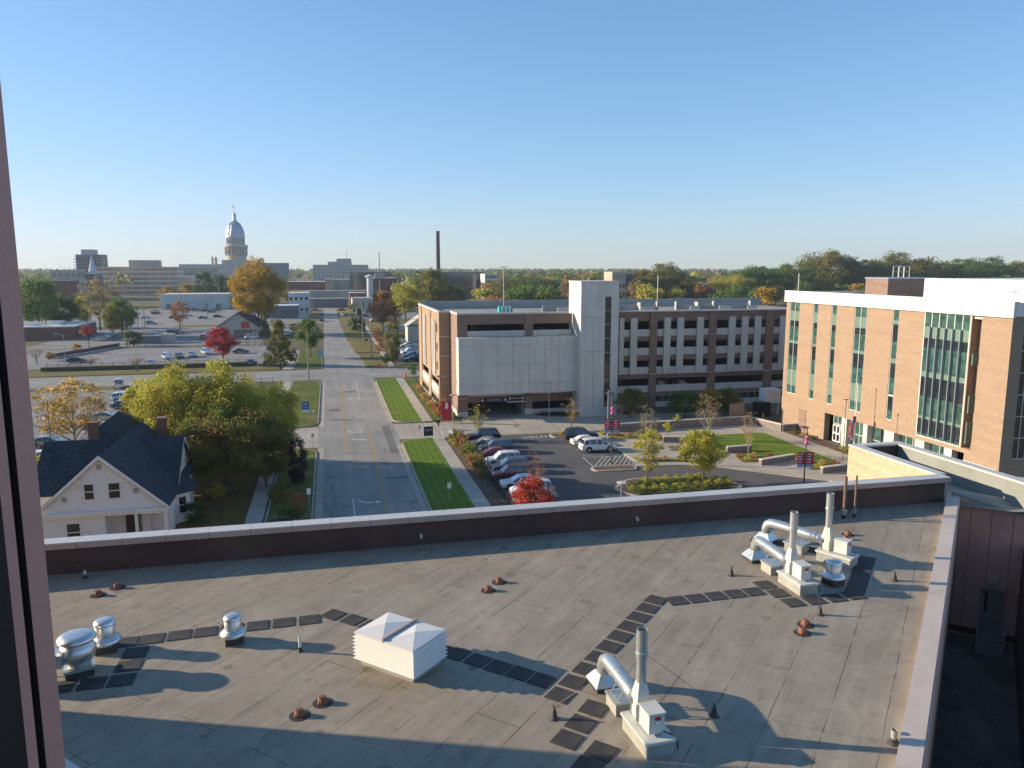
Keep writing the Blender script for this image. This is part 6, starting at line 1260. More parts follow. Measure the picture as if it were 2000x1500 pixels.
for q in [('suv','white',325,701,-70,'white SUV alone in the empty bays of the far lot'),('sedan','silver',294,714,-75,'silver car nearest the lot fence'),('sedan','grey',350,699,-70,'grey car right of the lone white SUV'),('sedan','silver',375,697,-70,'pale car at the edge of the maple crown'),('sedan','grey',338,713,-70,'grey car in front of the lone white SUV'),('suv','white',402,692,-70,'white vehicle partly behind the yellow maple top'),('sedan','black',150,708,10,'dark car behind the low bare tree at the fence corner'),
  ('suv','black',312,664,10,'black SUV beside the grey utility box'),('sedan','white',328,658,10,'white car right of the black SUV'),('suv','grey',338,652,10,'grey SUV behind the white car'),('sedan','silver',350,650,10,'silver car at the rusty maple foot'),
  ('sedan','silver',195,666,160,'pale car first in the row behind the brick school'),('sedan','white',202,662,160,'white car in the row behind the brick school'),('suv','silver',209,659,160,'silver SUV in the row behind the brick school'),('sedan','silver',217,656,160,'silver car last in the row behind the brick school'),
  ('suv','grey',404,663,0,'grey SUV left of the maroon maple'),('sedan','white',412,653,0,'white car behind the grey SUV by the shed'),('suv','white',492,662,20,'white SUV in front of the gabled shed'),('sedan','bluegrey',490,713,-80,'dark car between the yellow maple and street lamp'),
  ('suv','silver',296,634,0,'silver SUV by the thin tan tree'),('pickup','white',303,611,0,'white pickup near the warehouse corner'),('sedan','maroon',305,614,10,'dark red car beside the white pickup'),('sedan','bluegrey',397,623,0,'blue-grey car on the side street'),('sedan','black',426,620,0,'dark blue car on the side street left of the pole'),
  ('sedan','maroon',370,607,0,'maroon car along the warehouse wall'),('suv','bluegrey',383,608,0,'dark blue SUV along the warehouse wall'),('sedan','black',401,609,0,'black car along the warehouse wall'),('sedan','blue',412,611,0,'blue car near the right end of the warehouse'),('sedan','bluegrey',424,608,0,'blue-grey car at the right end of the warehouse'),
  ('sedan','white',592,622,10,'white car in front of the canopy shop'),('sedan','bluegrey',600,628,10,'dark car beside the white one at the canopy shop'),('sedan','white',536,630,0,'white car left of the canopy shop'),
  ('sedan','white',668,618,92,'white car driving on the far road','x'),('sedan','blue',629,616,90,'blue car parked left on the far road','x'),('sedan','black',629,628,90,'dark car parked left on the far road, nearer','x'),('sedan','red',616,607,0,'red car by the utility poles left of the far road','x'),('suv','white',652,600,90,'white SUV at the end of the far road','x'),('sedan','maroon',669,607,0,'maroon car right of the far road end','x'),('suv','white',650,591,90,'small white van below the railway wall','x'),('suv','silver',662,591,0,'small silver van below the railway wall','x'),('suv','bluegrey',720,611,20,'blue SUV beside the cream warehouse','x'),
  ('sedan','white',795,678,195,'white car farthest in the row left of the garage','side'),('sedan','silver',797,687,195,'silver car second in the row left of the garage','side'),('suv','white',799,692,195,'white SUV third in the row left of the garage','side'),('sedan','bluegrey',802,698,195,'blue-grey car fourth in the row left of the garage','side'),('sedan','black',806,705,195,'black car nearest in the row left of the garage','side'),
  ('pickup','white',232,757,105,'white pickup in the lot behind the white house','lot'),('suv','white',290,758,100,'white SUV beside the brick pillar in the lot behind the house','lot'),('sedan','silver',318,760,100,'pale car half hidden by the maple clump','lot'),('sedan','black',275,772,10,'dark blue car crossing in the lot behind the house','lot'),('suv','white',245,784,10,'long white vehicle behind the white house','lot'),('sedan','bluegrey',245,797,10,'dark car below the long white vehicle','lot'),('sedan','silver',205,822,10,'green-silver car just behind the house roof','lot'),('sedan','white',185,836,10,'white car under the orange-yellow tree','lot'),('sedan','white',92,902,0,'white car at the left of the ivy thicket','lot'),('sedan','gold',95,872,0,'pale car behind the ivy thicket','lot'),('suv','silver',275,803,10,'pale SUV near the small green tree','lot')]:
    g_ = {'x':'vehicles on the far road','side':'vehicles in the side lot left of the garage','lot':'vehicles parked behind the white house'}.get(q[6] if len(q) > 6 else '', 'vehicles parked in the far lots'); cg(*q[:6], g_)
for x, z, c, lb in ((56.5,2.87,'white','white car seen through the low opening of the garage, left'),(60.5,2.87,'white','white car seen through the low opening of the garage, right'),(35.0,12.52,'silver','silver car inside the top storey opening of the garage'),(52.0,9.27,'black','dark car inside the third storey of the garage')): car('sedan',c,x,125.6,90,lb,'vehicles inside the parking garage',z)

for q in [('sedan','grey',470,690,10,'grey car right of the maroon maple in the far lot'),('sedan','silver',515,652,10,'silver car beside the small pointed tree'),('suv','white',560,655,80,'white SUV in front of the cypress top'),('sedan','red',446,668,20,'red car by the shed sign lamp'),('sedan','grey',240,628,0,'grey car left of the rear lot trees'),('suv','silver',262,622,0,'silver SUV on the side street'),('sedan','white',285,622,0,'white car on the side street behind the thin post'),('sedan','black',470,625,0,'black car behind the gabled shed roof'),('sedan','silver',575,607,10,'pale car under the shop left of the road'),('sedan','white',732,628,20,'white car under the bright orange maple'),('suv','grey',712,620,20,'grey SUV by the cream warehouse'),('sedan','maroon',340,622,0,'maroon car on the side street behind the rusty maple'),('sedan','white',368,618,0,'white car on the side street in front of the warehouse')]: cg(*q)
# ============================================================ POLES, SIGNS, FENCES
def pole(px, py, top, label, r=.14, arm=None, xbar=True, mt='wood_pole', Z=0):
    x, y = G(px,py,Z); h = AY(px,top,y)[2]-Z; e = empty('utility_pole' if mt == 'wood_pole' else 'lamp_post',(x,y,Z),label,'utility pole' if mt == 'wood_pole' else 'street lamp')
    m = MB(); m.tube((0,0,0),(0,0,h),r,r*.7,8); m.build('pole', M[mt], e, world=False)
    if xbar: m = MB(); m.box(-1.1,1.1,-.06,.06,h-.9,h-.76); m.build('crossarm', M['wood_pole'], e, world=False)
    if arm: m = MB(); m.path([(0,0,h-.6),(arm*.5,0,h-.1),(arm,0,h)],.06,6); m.build('arm', M[mt], e, world=False); m = MB(); m.box(arm-.35,arm+.35,-.16,.16,h-.05,h+.1); m.build('lamp_head', M['conc_lt'], e, world=False)
    return e, (x,y,h)
pole(603,744,648,'bare pale wooden pole at the left road corner',.15,xbar=False)
for i, (bx, by, tp, lb) in enumerate([(726,700,612,'pole nearest on the right verge of the far road'),(709,667,585,'pole second from near on the right verge'),(698,648,600,'short pole beside the dark evergreen'),(695,625,532,'tall dark pole behind the dark evergreen'),(683,620,575,'pole left of the cream warehouse'),(681,608,566,'pole fourth along the far road'),(676,600,553,'pole fifth along the far road'),(672,597,531,'tall pole left of a close pair at the road end'),(667,600,534,'tall pole right of a close pair at the road end'),(656,595,570,'short pole at the road end'),(613,612,566,'pole right of a pair by the red car'),(609,618,563,'pole left of a pair by the red car'),(430,612,537,'pole in front of the golden maple and warehouse'),(405,620,565,'pole in front of the warehouse middle'),(357,640,565,'thin pole behind the rusty maple'),(283,640,575,'pole left of the rusty maple'),(247,676,625,'thick pale pole beside the utility box'),(179,640,590,'pole left of the thin elm'),(497,676,632,'thick pale pole before the gabled shed'),(120,560,514,'tall pole among the far left blocks'),(137,560,517,'second tall pole among the far left blocks'),(92,560,518,'thin pole above the far left oaks'),(477,640,605,'pole behind the gabled shed roof')]):
    pole(bx,by,tp,'wooden utility '+lb,.16,xbar=(i % 3 != 2))
e_, q_ = pole(743,600,492,'tall dark mast with a boxed transformer platform right of the road',.35,xbar=False); m = MB(); m.box(-3,3,-1,1,q_[2]*.52,q_[2]*.62); m.build('transformer_platform', M['conc'], e_, world=False)
for px, py, tp, arm, lb in ((129,718,652,-1.6,'white lot lamp with a curved arm at the fence corner'),(504,722,650,None,'thin white lamp post beside the maroon maple'),(538,716,650,None,'black lamp post in front of the olive cypress'),(175,692,627,None,'black lamp post with red banners behind the low bare tree'),(272,675,600,None,'black lamp post beside the dark juniper'),(481,675,620,None,'black lamp post in front of the shed door'),(281,665,588,None,'thin pale post left of the utility box')):
    mt = 'steel_pole' if 'white' in lb or 'pale' in lb else 'black'; e_, q_ = pole(px,py,tp,lb,.09,arm,False,mt)
    if not arm: m = MB(); m.box(-.5,.5,-.12,.12,q_[2]-.05,q_[2]+.08); m.build('lamp_head', M[mt], e_, world=False)
    if 'banner' in lb or 'shed door' in lb:
        for s_ in (-1,1): m = MB(); m.box(min(.12*s_,1.2*s_),max(.12*s_,1.2*s_),-.02,.02,q_[2]*.62,q_[2]*.62+2.0); m.build('banner', M['red'], e_, world=False)
for px, py, tp, lb in ((885,850,772,'slim pale lamp post right of the red banner sign'),(858,816,735,'slim post with flat head at the garage lawn'),(953,955,858,'dark lamp post with flat disc head among the parked cars'),(1072,820,748,'black lamp post before the pale screen wall')):
    x, y = G(px,py); h = AY(px,tp,y)[2]; mt = 'steel_pole' if 'pale' in lb else 'black'; e_ = empty('lamp_post',(x,y,0),lb,'street lamp')
    m = MB(); m.tube((0,0,0),(0,0,h),.06,.05,8); m.build('pole', M[mt], e_, world=False); m = MB(); m.lathe([(.08,h-.25),(.10,h-.05),(.48,h),(.5,h+.05),(.3,h+.1),(0,h+.12)], n=16); m.build('lamp_head', M['conc'] if 'disc' in lb or 'pale' in lb else M['black'], e_, world=False)
e_ = empty('lamp_post',(*G(1213,985),0),'low lamp with a broad cream disc at the island edge','street lamp'); h = AY(1213,943,e_.location.y)[2]; m = MB(); m.tube((0,0,0),(0,0,h),.06,n=8); m.build('pole', M['steel_pole'], e_, world=False); m = MB(); m.lathe([(.1,h-.1),(.5,h),(.52,h+.05),(0,h+.1)], n=18); m.build('lamp_head', M['cream'], e_, world=False)
def banner_lamp(px, py, tp, label, zb, zp):
    x, y = G(px,py); h = AY(px,tp,y)[2]; e_ = empty('banner_lamp_post',(x,y,0),label,'street lamp',None,-YAW); m = MB(); m.tube((0,0,0),(0,0,h),.09,.07,8); m.build('pole', M['darkgrey'], e_, world=False)
    m = MB(); m.lathe([(.08,h-.2),(.14,h-.05),(.5,h),(.5,h+.06),(0,h+.12)], (-.3,0,0), 14); m.build('lamp_head', M['darkgrey'], e_, world=False)
    for s_ in (-1,1):
        a_, b_ = (.10,.92) if s_ > 0 else (-.92,-.10); m = MB(); m.box(a_,b_,-.02,.02,zb+.35,zb+1.75); bo = m.build('banner', M['red'], e_, world=False); m = MB(); m.box(a_,b_,-.021,.021,zb,zb+.34); m.build('banner_foot', M['ltblue'], bo, world=False)
        for k in range(4): m = MB(); w_ = .5-.1*(k % 2); m.box(a_+.12,a_+.12+w_,-.03,-.022,zb+1.45-k*.3,zb+1.56-k*.3); m.build('banner_lettering', M['white'], bo, world=False)
    m = MB(); 
    for t0, t1, tw_2 in ((Vector((-.15,-.16,zp+.75)),Vector((.15,-.16,zp)),.1),(Vector((.15,-.14,zp+.75)),Vector((-.15,-.14,zp)),.1)): m.tube(t0,t1,tw_2,tw_2*1.2,8)
    m.lathe([(.02,0),(.2,.1),(.24,.2),(.16,.32),(0,.36)], (0,-.14,zp+.6), 8); tag(m.build('pink_ribbon', M['pink'], e_, world=False))
banner_lamp(1194,905,768,'tall dark lamp with red banners and a pink ribbon by the white SUV',3.9,6.2)
banner_lamp(1570,945,835,'dark lamp with red banners and a pink ribbon beside the plaza lawn',1.9,4.6)
e_ = empty('lamp_post',(*G(1186,880),0),'pale slim lamp just left of the banner lamp','street lamp'); m = MB(); m.tube((0,0,0),(0,0,8.2),.06,n=8); m.build('pole', M['steel_pole'], e_, world=False); m = MB(); m.box(-.5,.3,-.14,.14,8.2,8.3); m.build('lamp_head', M['black'], e_, world=False)
# flagpole with a drooping striped flag
x, y = G(1687,885); hp = AY(1690,755,y)[2]; fg = empty('flagpole',(64.9,83.5,0),'tall white flagpole with a drooping striped flag before the brick building','flagpole'); x, y = 64.9, 83.5; hp = AX(1692,755,64.9)[2]
m = MB(); m.tube((x,y,0),(x,y,hp),.07,.05,8); m.build('pole', M['white_paint'], fg); m = MB(); m.lathe([(0,0),(.12,.08),(.12,.16),(0,.24)], (x,y,hp), 8); m.build('finial', M['conc_lt'], fg)
m = MB(); zf = 2.2
for k in range(7): m.path([(x-.15-.1*k,y-.05+.06*math.sin(k*2),zf+3.1-.12*k),(x-.2-.12*k,y-.05+.05*math.cos(k*2),zf+1.6-.05*k),(x-.25-.09*k,y,zf-.1+.12*k)], .075, 5, m=k % 2)
m.box(x-.45,x-.1,y-.14,y-.05,zf+2.3,zf+3.1,2); m.build('flag', [plain('flag_red',(.45,.03,.05),.8),plain('flag_white',(.6,.6,.6),.8),plain('flag_blue',(.03,.04,.16),.8)], fg)
x, y = G(1645,905); m = MB(); m.tube((x,y,0),(x,y,8.0),.045,n=6); m.box(x-.3,x+.3,y-.08,y+.08,8.0,8.08); tag(m.build('lamp_post', M['darkgrey'], at=(x,y,0)), 'thin dark lamp post between the flagpole and the stone walls', 'street lamp')
# signs
def sign(nm, px, py, topz, wd, ht, mt, label, cat='sign', txt=None, two=False, tc='white', ts=.3, white_foot=False):
    x, y = G(px,py); e_ = empty(nm,(x,y,0.1),label,cat); 
    for dx in ((-wd*.42,wd*.42) if two else (0,)): m = MB(); m.tube((dx,0,0),(dx,0,topz-.05),.03,n=6); m.build('post', M['steel_pole'], e_, world=False)
    m = MB(); m.box(-wd/2,wd/2,-.05,-.03,topz-ht,topz); b_ = m.build('panel', M[mt], e_, world=False)
    if txt:
        for i, t_ in enumerate(txt): text('lettering', t_, ts*(1 if i == 0 else .6), (0,-.055,topz-ht*.35-i*ts*.9), (math.pi/2,0,0), M[tc], b_, world=False)
    if white_foot: m = MB(); m.box(-wd/2,wd/2,-.05,-.03,topz-ht-.4,topz-ht-.03); m.build('lower_panel', M['white'], e_, world=False)
    return e_
sign('campus_sign',837,860,1.9,1.3,1.35,'navy','dark navy sign on two posts in the lawn by the driveway',txt=['PARKING','MAIN'],two=True,ts=.25)
sign('hospital_sign',598,818,2.7,1.1,1.3,'blue','blue sign with white symbol and white foot on the left verge',txt=['HP','CARE'],two=True,ts=.55,white_foot=True)
sign('small_sign',612,820,1.5,.4,.45,'white','tiny white notice right of the blue sign'); sign('small_sign',605,1012,2.9,.38,.6,'white','white parking notice on a pole beside the road at lower left'); sign('small_sign',612,883,2.4,.35,.45,'conc_lt','small grey notice by the left driveway kerb'); sign('small_sign',878,985,2.2,.4,.6,'white','white notice on a thin post in the shaded lawn'); sign('small_sign',820,862,2.2,.3,.5,'conc_lt','small grey notice left of the navy campus sign'); sign('small_sign',626,700,2.2,1.6,1.6,'ltblue','grey-blue notice board by the round green tree')
e_ = sign('banner_sign',872,826,3.3,1.5,3.0,'red','tall red banner sign with a white bird shape by the garage corner',cat='banner'); m = MB(); m.add([(-.1,-.06,3.2),(.2,-.06,3.1),(.3,-.06,2.4),(.12,-.06,2.0),(-.05,-.06,2.3),(-.3,-.06,2.2),(-.15,-.06,2.6)], [(0,6,5,4,3,2,1)]); m.build('white_emblem', M['white'], e_, world=False)
def stop(px, py, topz, label):
    x, y = G(px,py); e_ = empty('stop_sign',(x,y,0),label,'stop sign'); m = MB(); m.tube((0,0,0),(0,0,topz),.035,n=6); m.build('post', M['steel_pole'], e_, world=False)
    m = MB(); m.tube((0,-.03,topz-.4),(0,-.06,topz-.4),.42,n=8); b_ = m.build('panel', M['red'], e_, world=False); text('lettering','STOP',.3,(0,-.07,topz-.4),(math.pi/2,0,0),M['white'],b_,world=False)
stop(741,735,2.8,'red stop sign at the far right corner of the crossing'); stop(681,648,2.8,'small red stop sign farther up the right verge')
m = MB(); x, y = G(732,733); m.tube((x,y,0),(x,y,1.1),.03,n=6); m.box(x-.25,x+.25,y-.05,y,.7,1.2); tag(m.build('small_sign', M['white'], at=(x,y,0)), 'low white notice beside the stop sign at the lawn tip', 'sign')
x, y = G(792,737); m = MB(); m.lathe([(.28,0),(.2,.5),(.17,1.0),(0,1.1)], (x,y,0), 10); tag(m.build('traffic_barrel', M['orange'], at=(x,y,0)), 'orange barrel at the sidewalk corner near the garage', 'traffic barrel')
x, y = G(562,712); m = MB(); m.lathe([(.16,0),(.14,.5),(.2,.55),(.12,.7),(0,.8)], (x,y,0), 10); tag(m.build('fire_hydrant', M['orange'], at=(x,y,0)), 'orange-red hydrant at the left of the cross road', 'hydrant')
x, y = G(716,667); MB_ = MB(); MB_.lathe([(.35,0),(.38,.9),(.42,.95),(0,1.0)], (x,y,0), 10); tag(MB_.build('waste_bin', M['black'], at=(x,y,0)), 'small black bin on the right verge between two poles', 'bin')
# brick pillar, low stone walls, enclosure and bollards on campus
x, y = G(889,862); m = MB(); m.box(x-.35,x+.35,y-.35,y+.35,0,1.3); m.box(x-.45,x+.45,y-.45,y+.45,1.3,1.42,1); tag(m.build('brick_pillar', [M['brick_dk'],M['conc_lt']], at=(x,y,0)), 'short brown brick pillar with pale cap at the lot entrance', 'pillar')
x, y = G(280,757); m = MB(); m.box(x-.7,x+.7,y-.4,y+.4,0,1.6); tag(m.build('brick_pillar', M['brick_dk'], at=(x,y,0)), 'brown brick pillar in the fence behind the house lot', 'pillar')
def swall(pts, h, label, t=.45):
    m = MB(); c = MB()
    for (xa,ya), (xb,yb) in zip(pts[:-1],pts[1:]):
        d = Vector((xb-xa,yb-ya)).normalized(); n = Vector((-d.y,d.x))*t/2; m.prism([(xa-n.x,ya-n.y),(xb-n.x,yb-n.y),(xb+n.x,yb+n.y),(xa+n.x,ya+n.y)],0,h); n = n*1.15; c.prism([(xa-n.x,ya-n.y),(xb-n.x,yb-n.y),(xb+n.x,yb+n.y),(xa+n.x,ya+n.y)],h,h+.1)
    e_ = empty('stone_wall',(pts[0][0],pts[0][1],0),label,'wall'); m.build('masonry', M['stonewall'], e_); c.build('wall_cap', M['conc_lt'], e_)
M['stonewall'] = brick('rough_stone', (.30,.25,.22), (.20,.17,.15), (.13,.11,.1), 1, .5, .22, .02)
swall([(40.6,104.0),(63.0,105.0)],1.3,'long stone wall with pale cap between driveway and plaza'); swall([(63.0,105.0),(64.5,99.0),(66.8,99.0)],1.1,'pale ramp wall beside the brick building corner'); swall([(44.3,96.2),(47.4,95.4)],.9,'short stone bench wall behind the island maples'); swall([(49.8,88.6),(53.4,88.8)],.9,'short stone wall at the plaza lawn edge, middle'); swall([(50.6,81.9),(56.2,83.4)],.8,'low stone wall between two flower beds'); swall([(55.6,76.9),(61.5,77.8)],.8,'low stone wall nearest the parapet at right')
m = MB(); m.box(62.6,62.9,107,117,0,3.0); m.box(60.3,62.6,106.8,107.1,0,3.0); tag(m.build('enclosure_wall', M['brick_tan'], at=(62,107,0)), 'tan brick enclosure wall at the end of the service drive', 'wall'); 
x, y = AY(1503,785,112)[:2]; m = MB(); m.box(x-1.4,x+1.4,y-1,y+1,2.0,4.3); m.box(x-1.2,x-1,y-.9,y+.9,0,2.0); m.box(x+1,x+1.2,y-.9,y+.9,0,2.0); tag(m.build('generator_unit', M['white_paint'], at=(x,y,0)), 'white boxy generator unit raised beside the garage end', 'generator')
m = MB(); x, y = AY(1487,800,111)[:2]; m.box(x-1.1,x+1.1,y-.8,y+.8,0,2.2); m.box(x-1.15,x+1.15,y-.85,y+.85,2.2,2.3); tag(m.build('dumpster', M['black'], at=(x,y,0)), 'black waste container below the white generator', 'dumpster')
for px, py, lb in ((1455,818,'left'),(1487,812,'middle'),(1490,826,'right')):
    x, y = G(px,py); m = MB(); m.lathe([(.1,0),(.1,1.5),(.06,1.58),(0,1.6)], (x,y,0), 8); tag(m.build('yellow_bollard', M['yellow'], at=(x,y,0)), 'yellow safety post by the service drive, %s of three' % lb, 'bollard', 'yellow bollards by the service drive')
# fences
def fence(pts, h, label, mt='black', solid=False, step=2.4):
    e_ = empty('metal_fence',(pts[0][0],pts[0][1],0),label,'fence'); rail = MB(); pk = MB()
    for (xa,ya), (xb,yb) in zip(pts[:-1],pts[1:]):
        L_ = math.hypot(xb-xa,yb-ya); n = max(1,int(L_/step))
        for k in range(min(n,48)+1): t = k/min(n,48); x, y = xa+(xb-xa)*t, ya+(yb-ya)*t; m = MB(); m.box(x-.05,x+.05,y-.05,y+.05,0,h+.1); m.build('fence_post', M[mt], e_)
        for z in (.2,h-.1): rail.tube((xa,ya,z),(xb,yb,z),.03,n=4)
        if solid: rail.prism([(xa-.02,ya-.02),(xb-.02,yb-.02),(xb+.02,yb+.02),(xa+.02,ya+.02)],.1,h)
        else:
            q = int(L_/.35)
            for k in range(q): t = (k+.5)/q; x, y = xa+(xb-xa)*t, ya+(yb-ya)*t; pk.box(x-.012,x+.012,y-.012,y+.012,.2,h-.1)
    rail.build('fence_rail', M[mt], e_); 
    if pk.f: pk.build('fence_pickets', M[mt], e_)
fence([(17.15,30),(17.15,88)],1.15,'black metal fence between the mulch bed and parked cars',solid=False); fence([(-66,202.6),(-18,202.6)],1.3,'black fence along the hedge of the far lot'); fence([(-62,251.6),(-20,251.6)],1.3,'black fence dividing the two far lots'); fence([(-73,226),(-63,256)],1.2,'grey fence slanting beside the far lot at left','darkgrey',True); fence([(-36,167.2),(-12,167.2)],1.1,'black fence behind the lot of the white house')
e_ = MB(); e_.box(-66,-18,198.2,200.2,0,.95); tag(e_.build('hedge', surf('brown_hedge',(.10,.085,.04),1.0,.5,1.5,6,bmp=1), at=(-42,199,0)), 'long low brown hedge between the cross road and the far lot', 'hedge')
x, y = G(322,668); m = MB(); x, y = G(265,671); m.box(x,x+7.5,y-1,y+3,0,2.4); m.box(x+7.5,x+11.5,y,y+3,0,2.8,1); tag(m.build('utility_enclosure', [M['slate'],M['cream_wall']], at=(x,y,0)), 'grey utility boxes and small shed beside the dark juniper', 'utility enclosure')
# roof lights and small things on the garage
for px, tp, lb in ((984,522,'left'),(1284,536,'middle'),(1558,533,'right')):
    x, y, _ = AY(px,590,142); h = AY(px,tp,142)[2]-15.7; e_ = empty('roof_light_pole',(x,142,15.7),'thin light pole on the garage top deck, %s of three' % lb,'street lamp','light poles on the garage top deck'); m = MB(); m.tube((0,0,0),(0,0,h),.09,n=6); m.build('pole', M['steel_pole'], e_, world=False); m = MB(); m.box(-.9,.9,-.12,.12,h,h+.1); m.build('lamp_head', M['darkgrey'], e_, world=False)
# overhead cables of the far road
cb_ = MB()
def cat_(p, q, sag, label):
    m = MB(); m.path([tuple(Vector(p).lerp(Vector(q),t/8)-Vector((0,0,sag*4*(t/8)*(1-t/8)))) for t in range(9)], .03, 4); tag(m.build('overhead_cable', M['black'], at=tuple(p)), label, 'cable', 'overhead cables')
cat_((-5.7,167.9,10.1),(10.7,207,11.5),1.0,'cable from the bare corner pole to the nearest verge pole'); cat_((10.6,207.5,11.7),(10.2,254.8,13.4),1.0,'cable between the first and second verge poles'); cat_((-5.5,167.9,9.7),(-60,172,9.0),1.5,'cable leaving the bare corner pole to the left')

# ============================================================ PERSON walking to the garage
px_, py_ = G(856,839); pe = empty('person',(px_,py_,.03),'person in a dark navy jacket and shorts walking by the crossing','person',None,R_(8))
def skin(name, pts, edges, rad, mt, par, lv=1):
    me = bpy.data.meshes.new(name); me.from_pydata(pts, edges, []); me.materials.append(mt); o = bpy.data.objects.new(name, me); col.objects.link(o); o.parent = par
    s_ = o.modifiers.new('skin','SKIN'); 
    for i, r in enumerate(rad): me.skin_vertices[0].data[i].radius = (r,r) if not hasattr(r,'__len__') else r
    me.skin_vertices[0].data[0].use_root = True; sb = o.modifiers.new('sub','SUBSURF'); sb.levels = lv; sb.render_levels = lv; return o
M['skin'] = plain('skin_tone',(.45,.27,.19),.6); M['hair'] = plain('brown_hair',(.09,.05,.03),.7); M['cloth_navy'] = plain('navy_cloth',(.012,.016,.045),.9); M['cloth_khaki'] = plain('khaki_cloth',(.33,.25,.17),.9); M['shoe'] = plain('pink_shoe',(.65,.25,.35),.7)
V = [(0,0,.95),(0,.0,1.2),(0,.02,1.42),(0,.02,1.52),(0,.03,1.64),(-.18,.02,1.40),(-.25,-.06,1.15),(-.24,.08,.93),(.18,.02,1.40),(.25,.08,1.15),(.24,.22,.95),(-.10,0,.90),(-.11,.10,.50),(-.11,.02,.10),(-.11,.14,.05),(.10,0,.90),(.11,-.06,.50),(.11,-.25,.14),(.11,-.13,.06),(-.24,.15,.86),(.24,.29,.90)]
E_ = [(0,1),(1,2),(2,3),(3,4),(2,5),(5,6),(6,7),(2,8),(8,9),(9,10),(0,11),(11,12),(12,13),(13,14),(0,15),(15,16),(16,17),(17,18),(7,19),(10,20)]
skin('body',V,E_,[.14,(.15,.11),(.16,.1),.055,.10,.06,.045,.03,.06,.045,.03,.09,.06,.04,.035,.09,.06,.04,.035,.028,.028],M['skin'],pe,2)
skin('jacket',[(0,0,.92),(0,0,1.2),(0,.02,1.44),(-.19,.02,1.41),(-.26,-.06,1.15),(-.25,.06,.97),(.19,.02,1.41),(.26,.08,1.15),(.25,.2,.99)],[(0,1),(1,2),(2,3),(3,4),(4,5),(2,6),(6,7),(7,8)],[.175,(.19,.14),(.17,.12),.08,.066,.055,.08,.066,.055],M['cloth_navy'],pe,2)
skin('shorts',[(0,0,.93),(-.10,0,.84),(-.115,.06,.62),(.10,0,.84),(.115,-.03,.62)],[(0,1),(1,2),(0,3),(3,4)],[.16,.11,.095,.11,.095],M['cloth_khaki'],pe,2)
skin('hair',[(0,.0,1.62),(0,.0,1.70)],[(0,1)],[.105,.09],M['hair'],pe,2); skin('shoe',[(-.11,.0,.07),(-.11,.17,.05)],[(0,1)],[.055,.045],M['shoe'],pe,1); skin('shoe',[(.11,-.27,.11),(.11,-.11,.05)],[(0,1)],[.055,.045],M['shoe'],pe,1)

# ============================================================ FALLEN LEAVES, PATCHES, MORE CABLES
def litter(name, rects, n, z, mats, label, s0=.10, s1=.2):
    r = np.random.default_rng(9); V = []; mi = []
    for k in range(n):
        x0,x1,y0,y1 = rects[k % len(rects)]; x = r.uniform(x0,x1); y = r.uniform(y0,y1); a = r.uniform(0,6.28); q = r.uniform(s0,s1); ca, sa = math.cos(a)*q/2, math.sin(a)*q/2; t = r.uniform(-.03,.03)
        V += [(x-ca,y-sa,z),(x+sa*.7,y-ca*.7,z+.01+t*.3),(x+ca,y+sa,z+.03),(x-sa*.7,y+ca*.7,z+.01)]; mi.append(int(r.integers(0,len(mats))))
    me = bpy.data.meshes.new(name); me.from_pydata(V,[],[(4*i,4*i+1,4*i+2,4*i+3) for i in range(n)]); [me.materials.append(L[m_]) for m_ in mats]; me.polygons.foreach_set('material_index',mi); o = bpy.data.objects.new(name,me); col.objects.link(o); return tag(o,label,'leaves',None,'stuff')
litter('fallen_leaves',[(-24,-9,66,100),(-18,-9,74,96),(-14,-9,76,92)],5200,.06,['yellow','brown','rust'],'fallen yellow and brown leaves on the house yard')
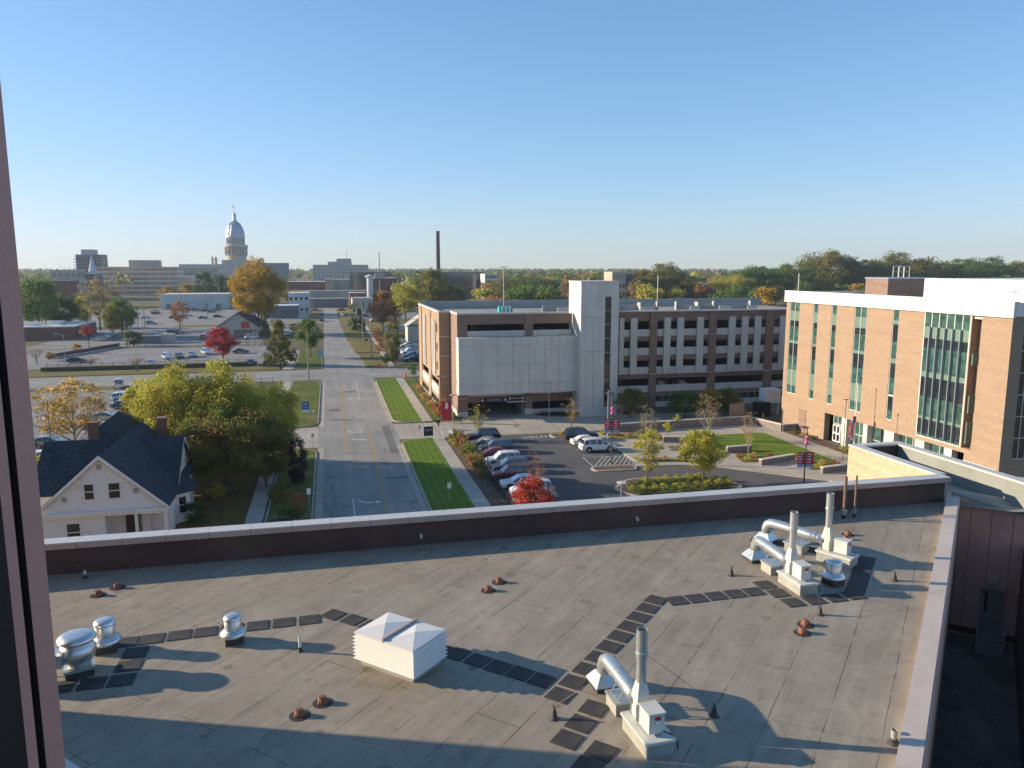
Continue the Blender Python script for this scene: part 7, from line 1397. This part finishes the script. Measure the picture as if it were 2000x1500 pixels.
litter('fallen_leaves',[(-6.4,-2.5,60,102),(-7.8,-2.5,120,164),(9.4,10.4,60,105),(9.4,10.2,120,165),(9.4,13.4,60,100)],2600,.165,['brown','yellow','tan'],'scattered leaves on the verges and lawns',.07,.15)
litter('fallen_leaves',[(46.5,61,82,98.3),(47,58,86,98)],900,.2,['brown','yellow'],'few leaves on the plaza lawn',.07,.13)
litter('fallen_leaves',[(-2.0,-1.4,60,103),(8.4,8.95,60,103),(8.4,8.95,120,162),(17.3,17.6,60,104)],900,.035,['brown','tan'],'dry leaves gathered in the gutters',.07,.14)
PM = asphalt('road_patch_tar', (0.15,0.145,0.135), False)
for q in ((7.2,8.3,99,117),(-.6,1.2,131,133.4),(2.3,4.6,151,152.6),(5.6,8.2,86.5,87.3)): sheet('road_patch', rect(*q), 0.029, PM)
sheet('manhole_cover', [(27.2+.4*math.cos(k*.628),112+.4*math.sin(k*.628)) for k in range(10)], 0.024, M['darkgrey']); sheet('manhole_cover', [(3.2+.35*math.cos(k*.628),125+.35*math.sin(k*.628)) for k in range(10)], 0.032, M['darkgrey'])
for i in range(8): stripe('joint_line', 22+i*5.4, 106.0, 22+i*5.4+.6, 121.5, .05, 0.021, M['darkgrey'])
for k in range(3): cat_((10.2+.3*k,254.8,13.0-.3*k),(8.6+.3*k,330,13-.3*k),1.2,'cable running on along the far road poles, %s of three' % ['upper','middle','lower'][k]); cat_((-5.6,168.2,9.9-.35*k),(-8.5,254,9.5-.3*k),1.4,'cable from the corner pole up the far road, %s of three' % ['upper','middle','lower'][k])

# ============================================================ HAZE
m = MB(); m.box(-2300,2700,-120,3700,-1.5,125); hz_ = m.build('haze', [], None); tag(hz_, 'thin pale blue haze over the whole town', 'haze', None, 'stuff')
hm = bpy.data.materials.new('haze_air'); hm.use_nodes = True; nt = hm.node_tree; nt.nodes.remove(nt.nodes['Principled BSDF']); pv = nt.nodes.new('ShaderNodeVolumePrincipled'); pv.inputs['Color'].default_value = (.70,.86,1.0,1); pv.inputs['Density'].default_value = .00013; pv.inputs['Anisotropy'].default_value = .2
nt.links.new(pv.outputs[0], nt.nodes['Material Output'].inputs['Volume']); hz_.data.materials.append(hm)
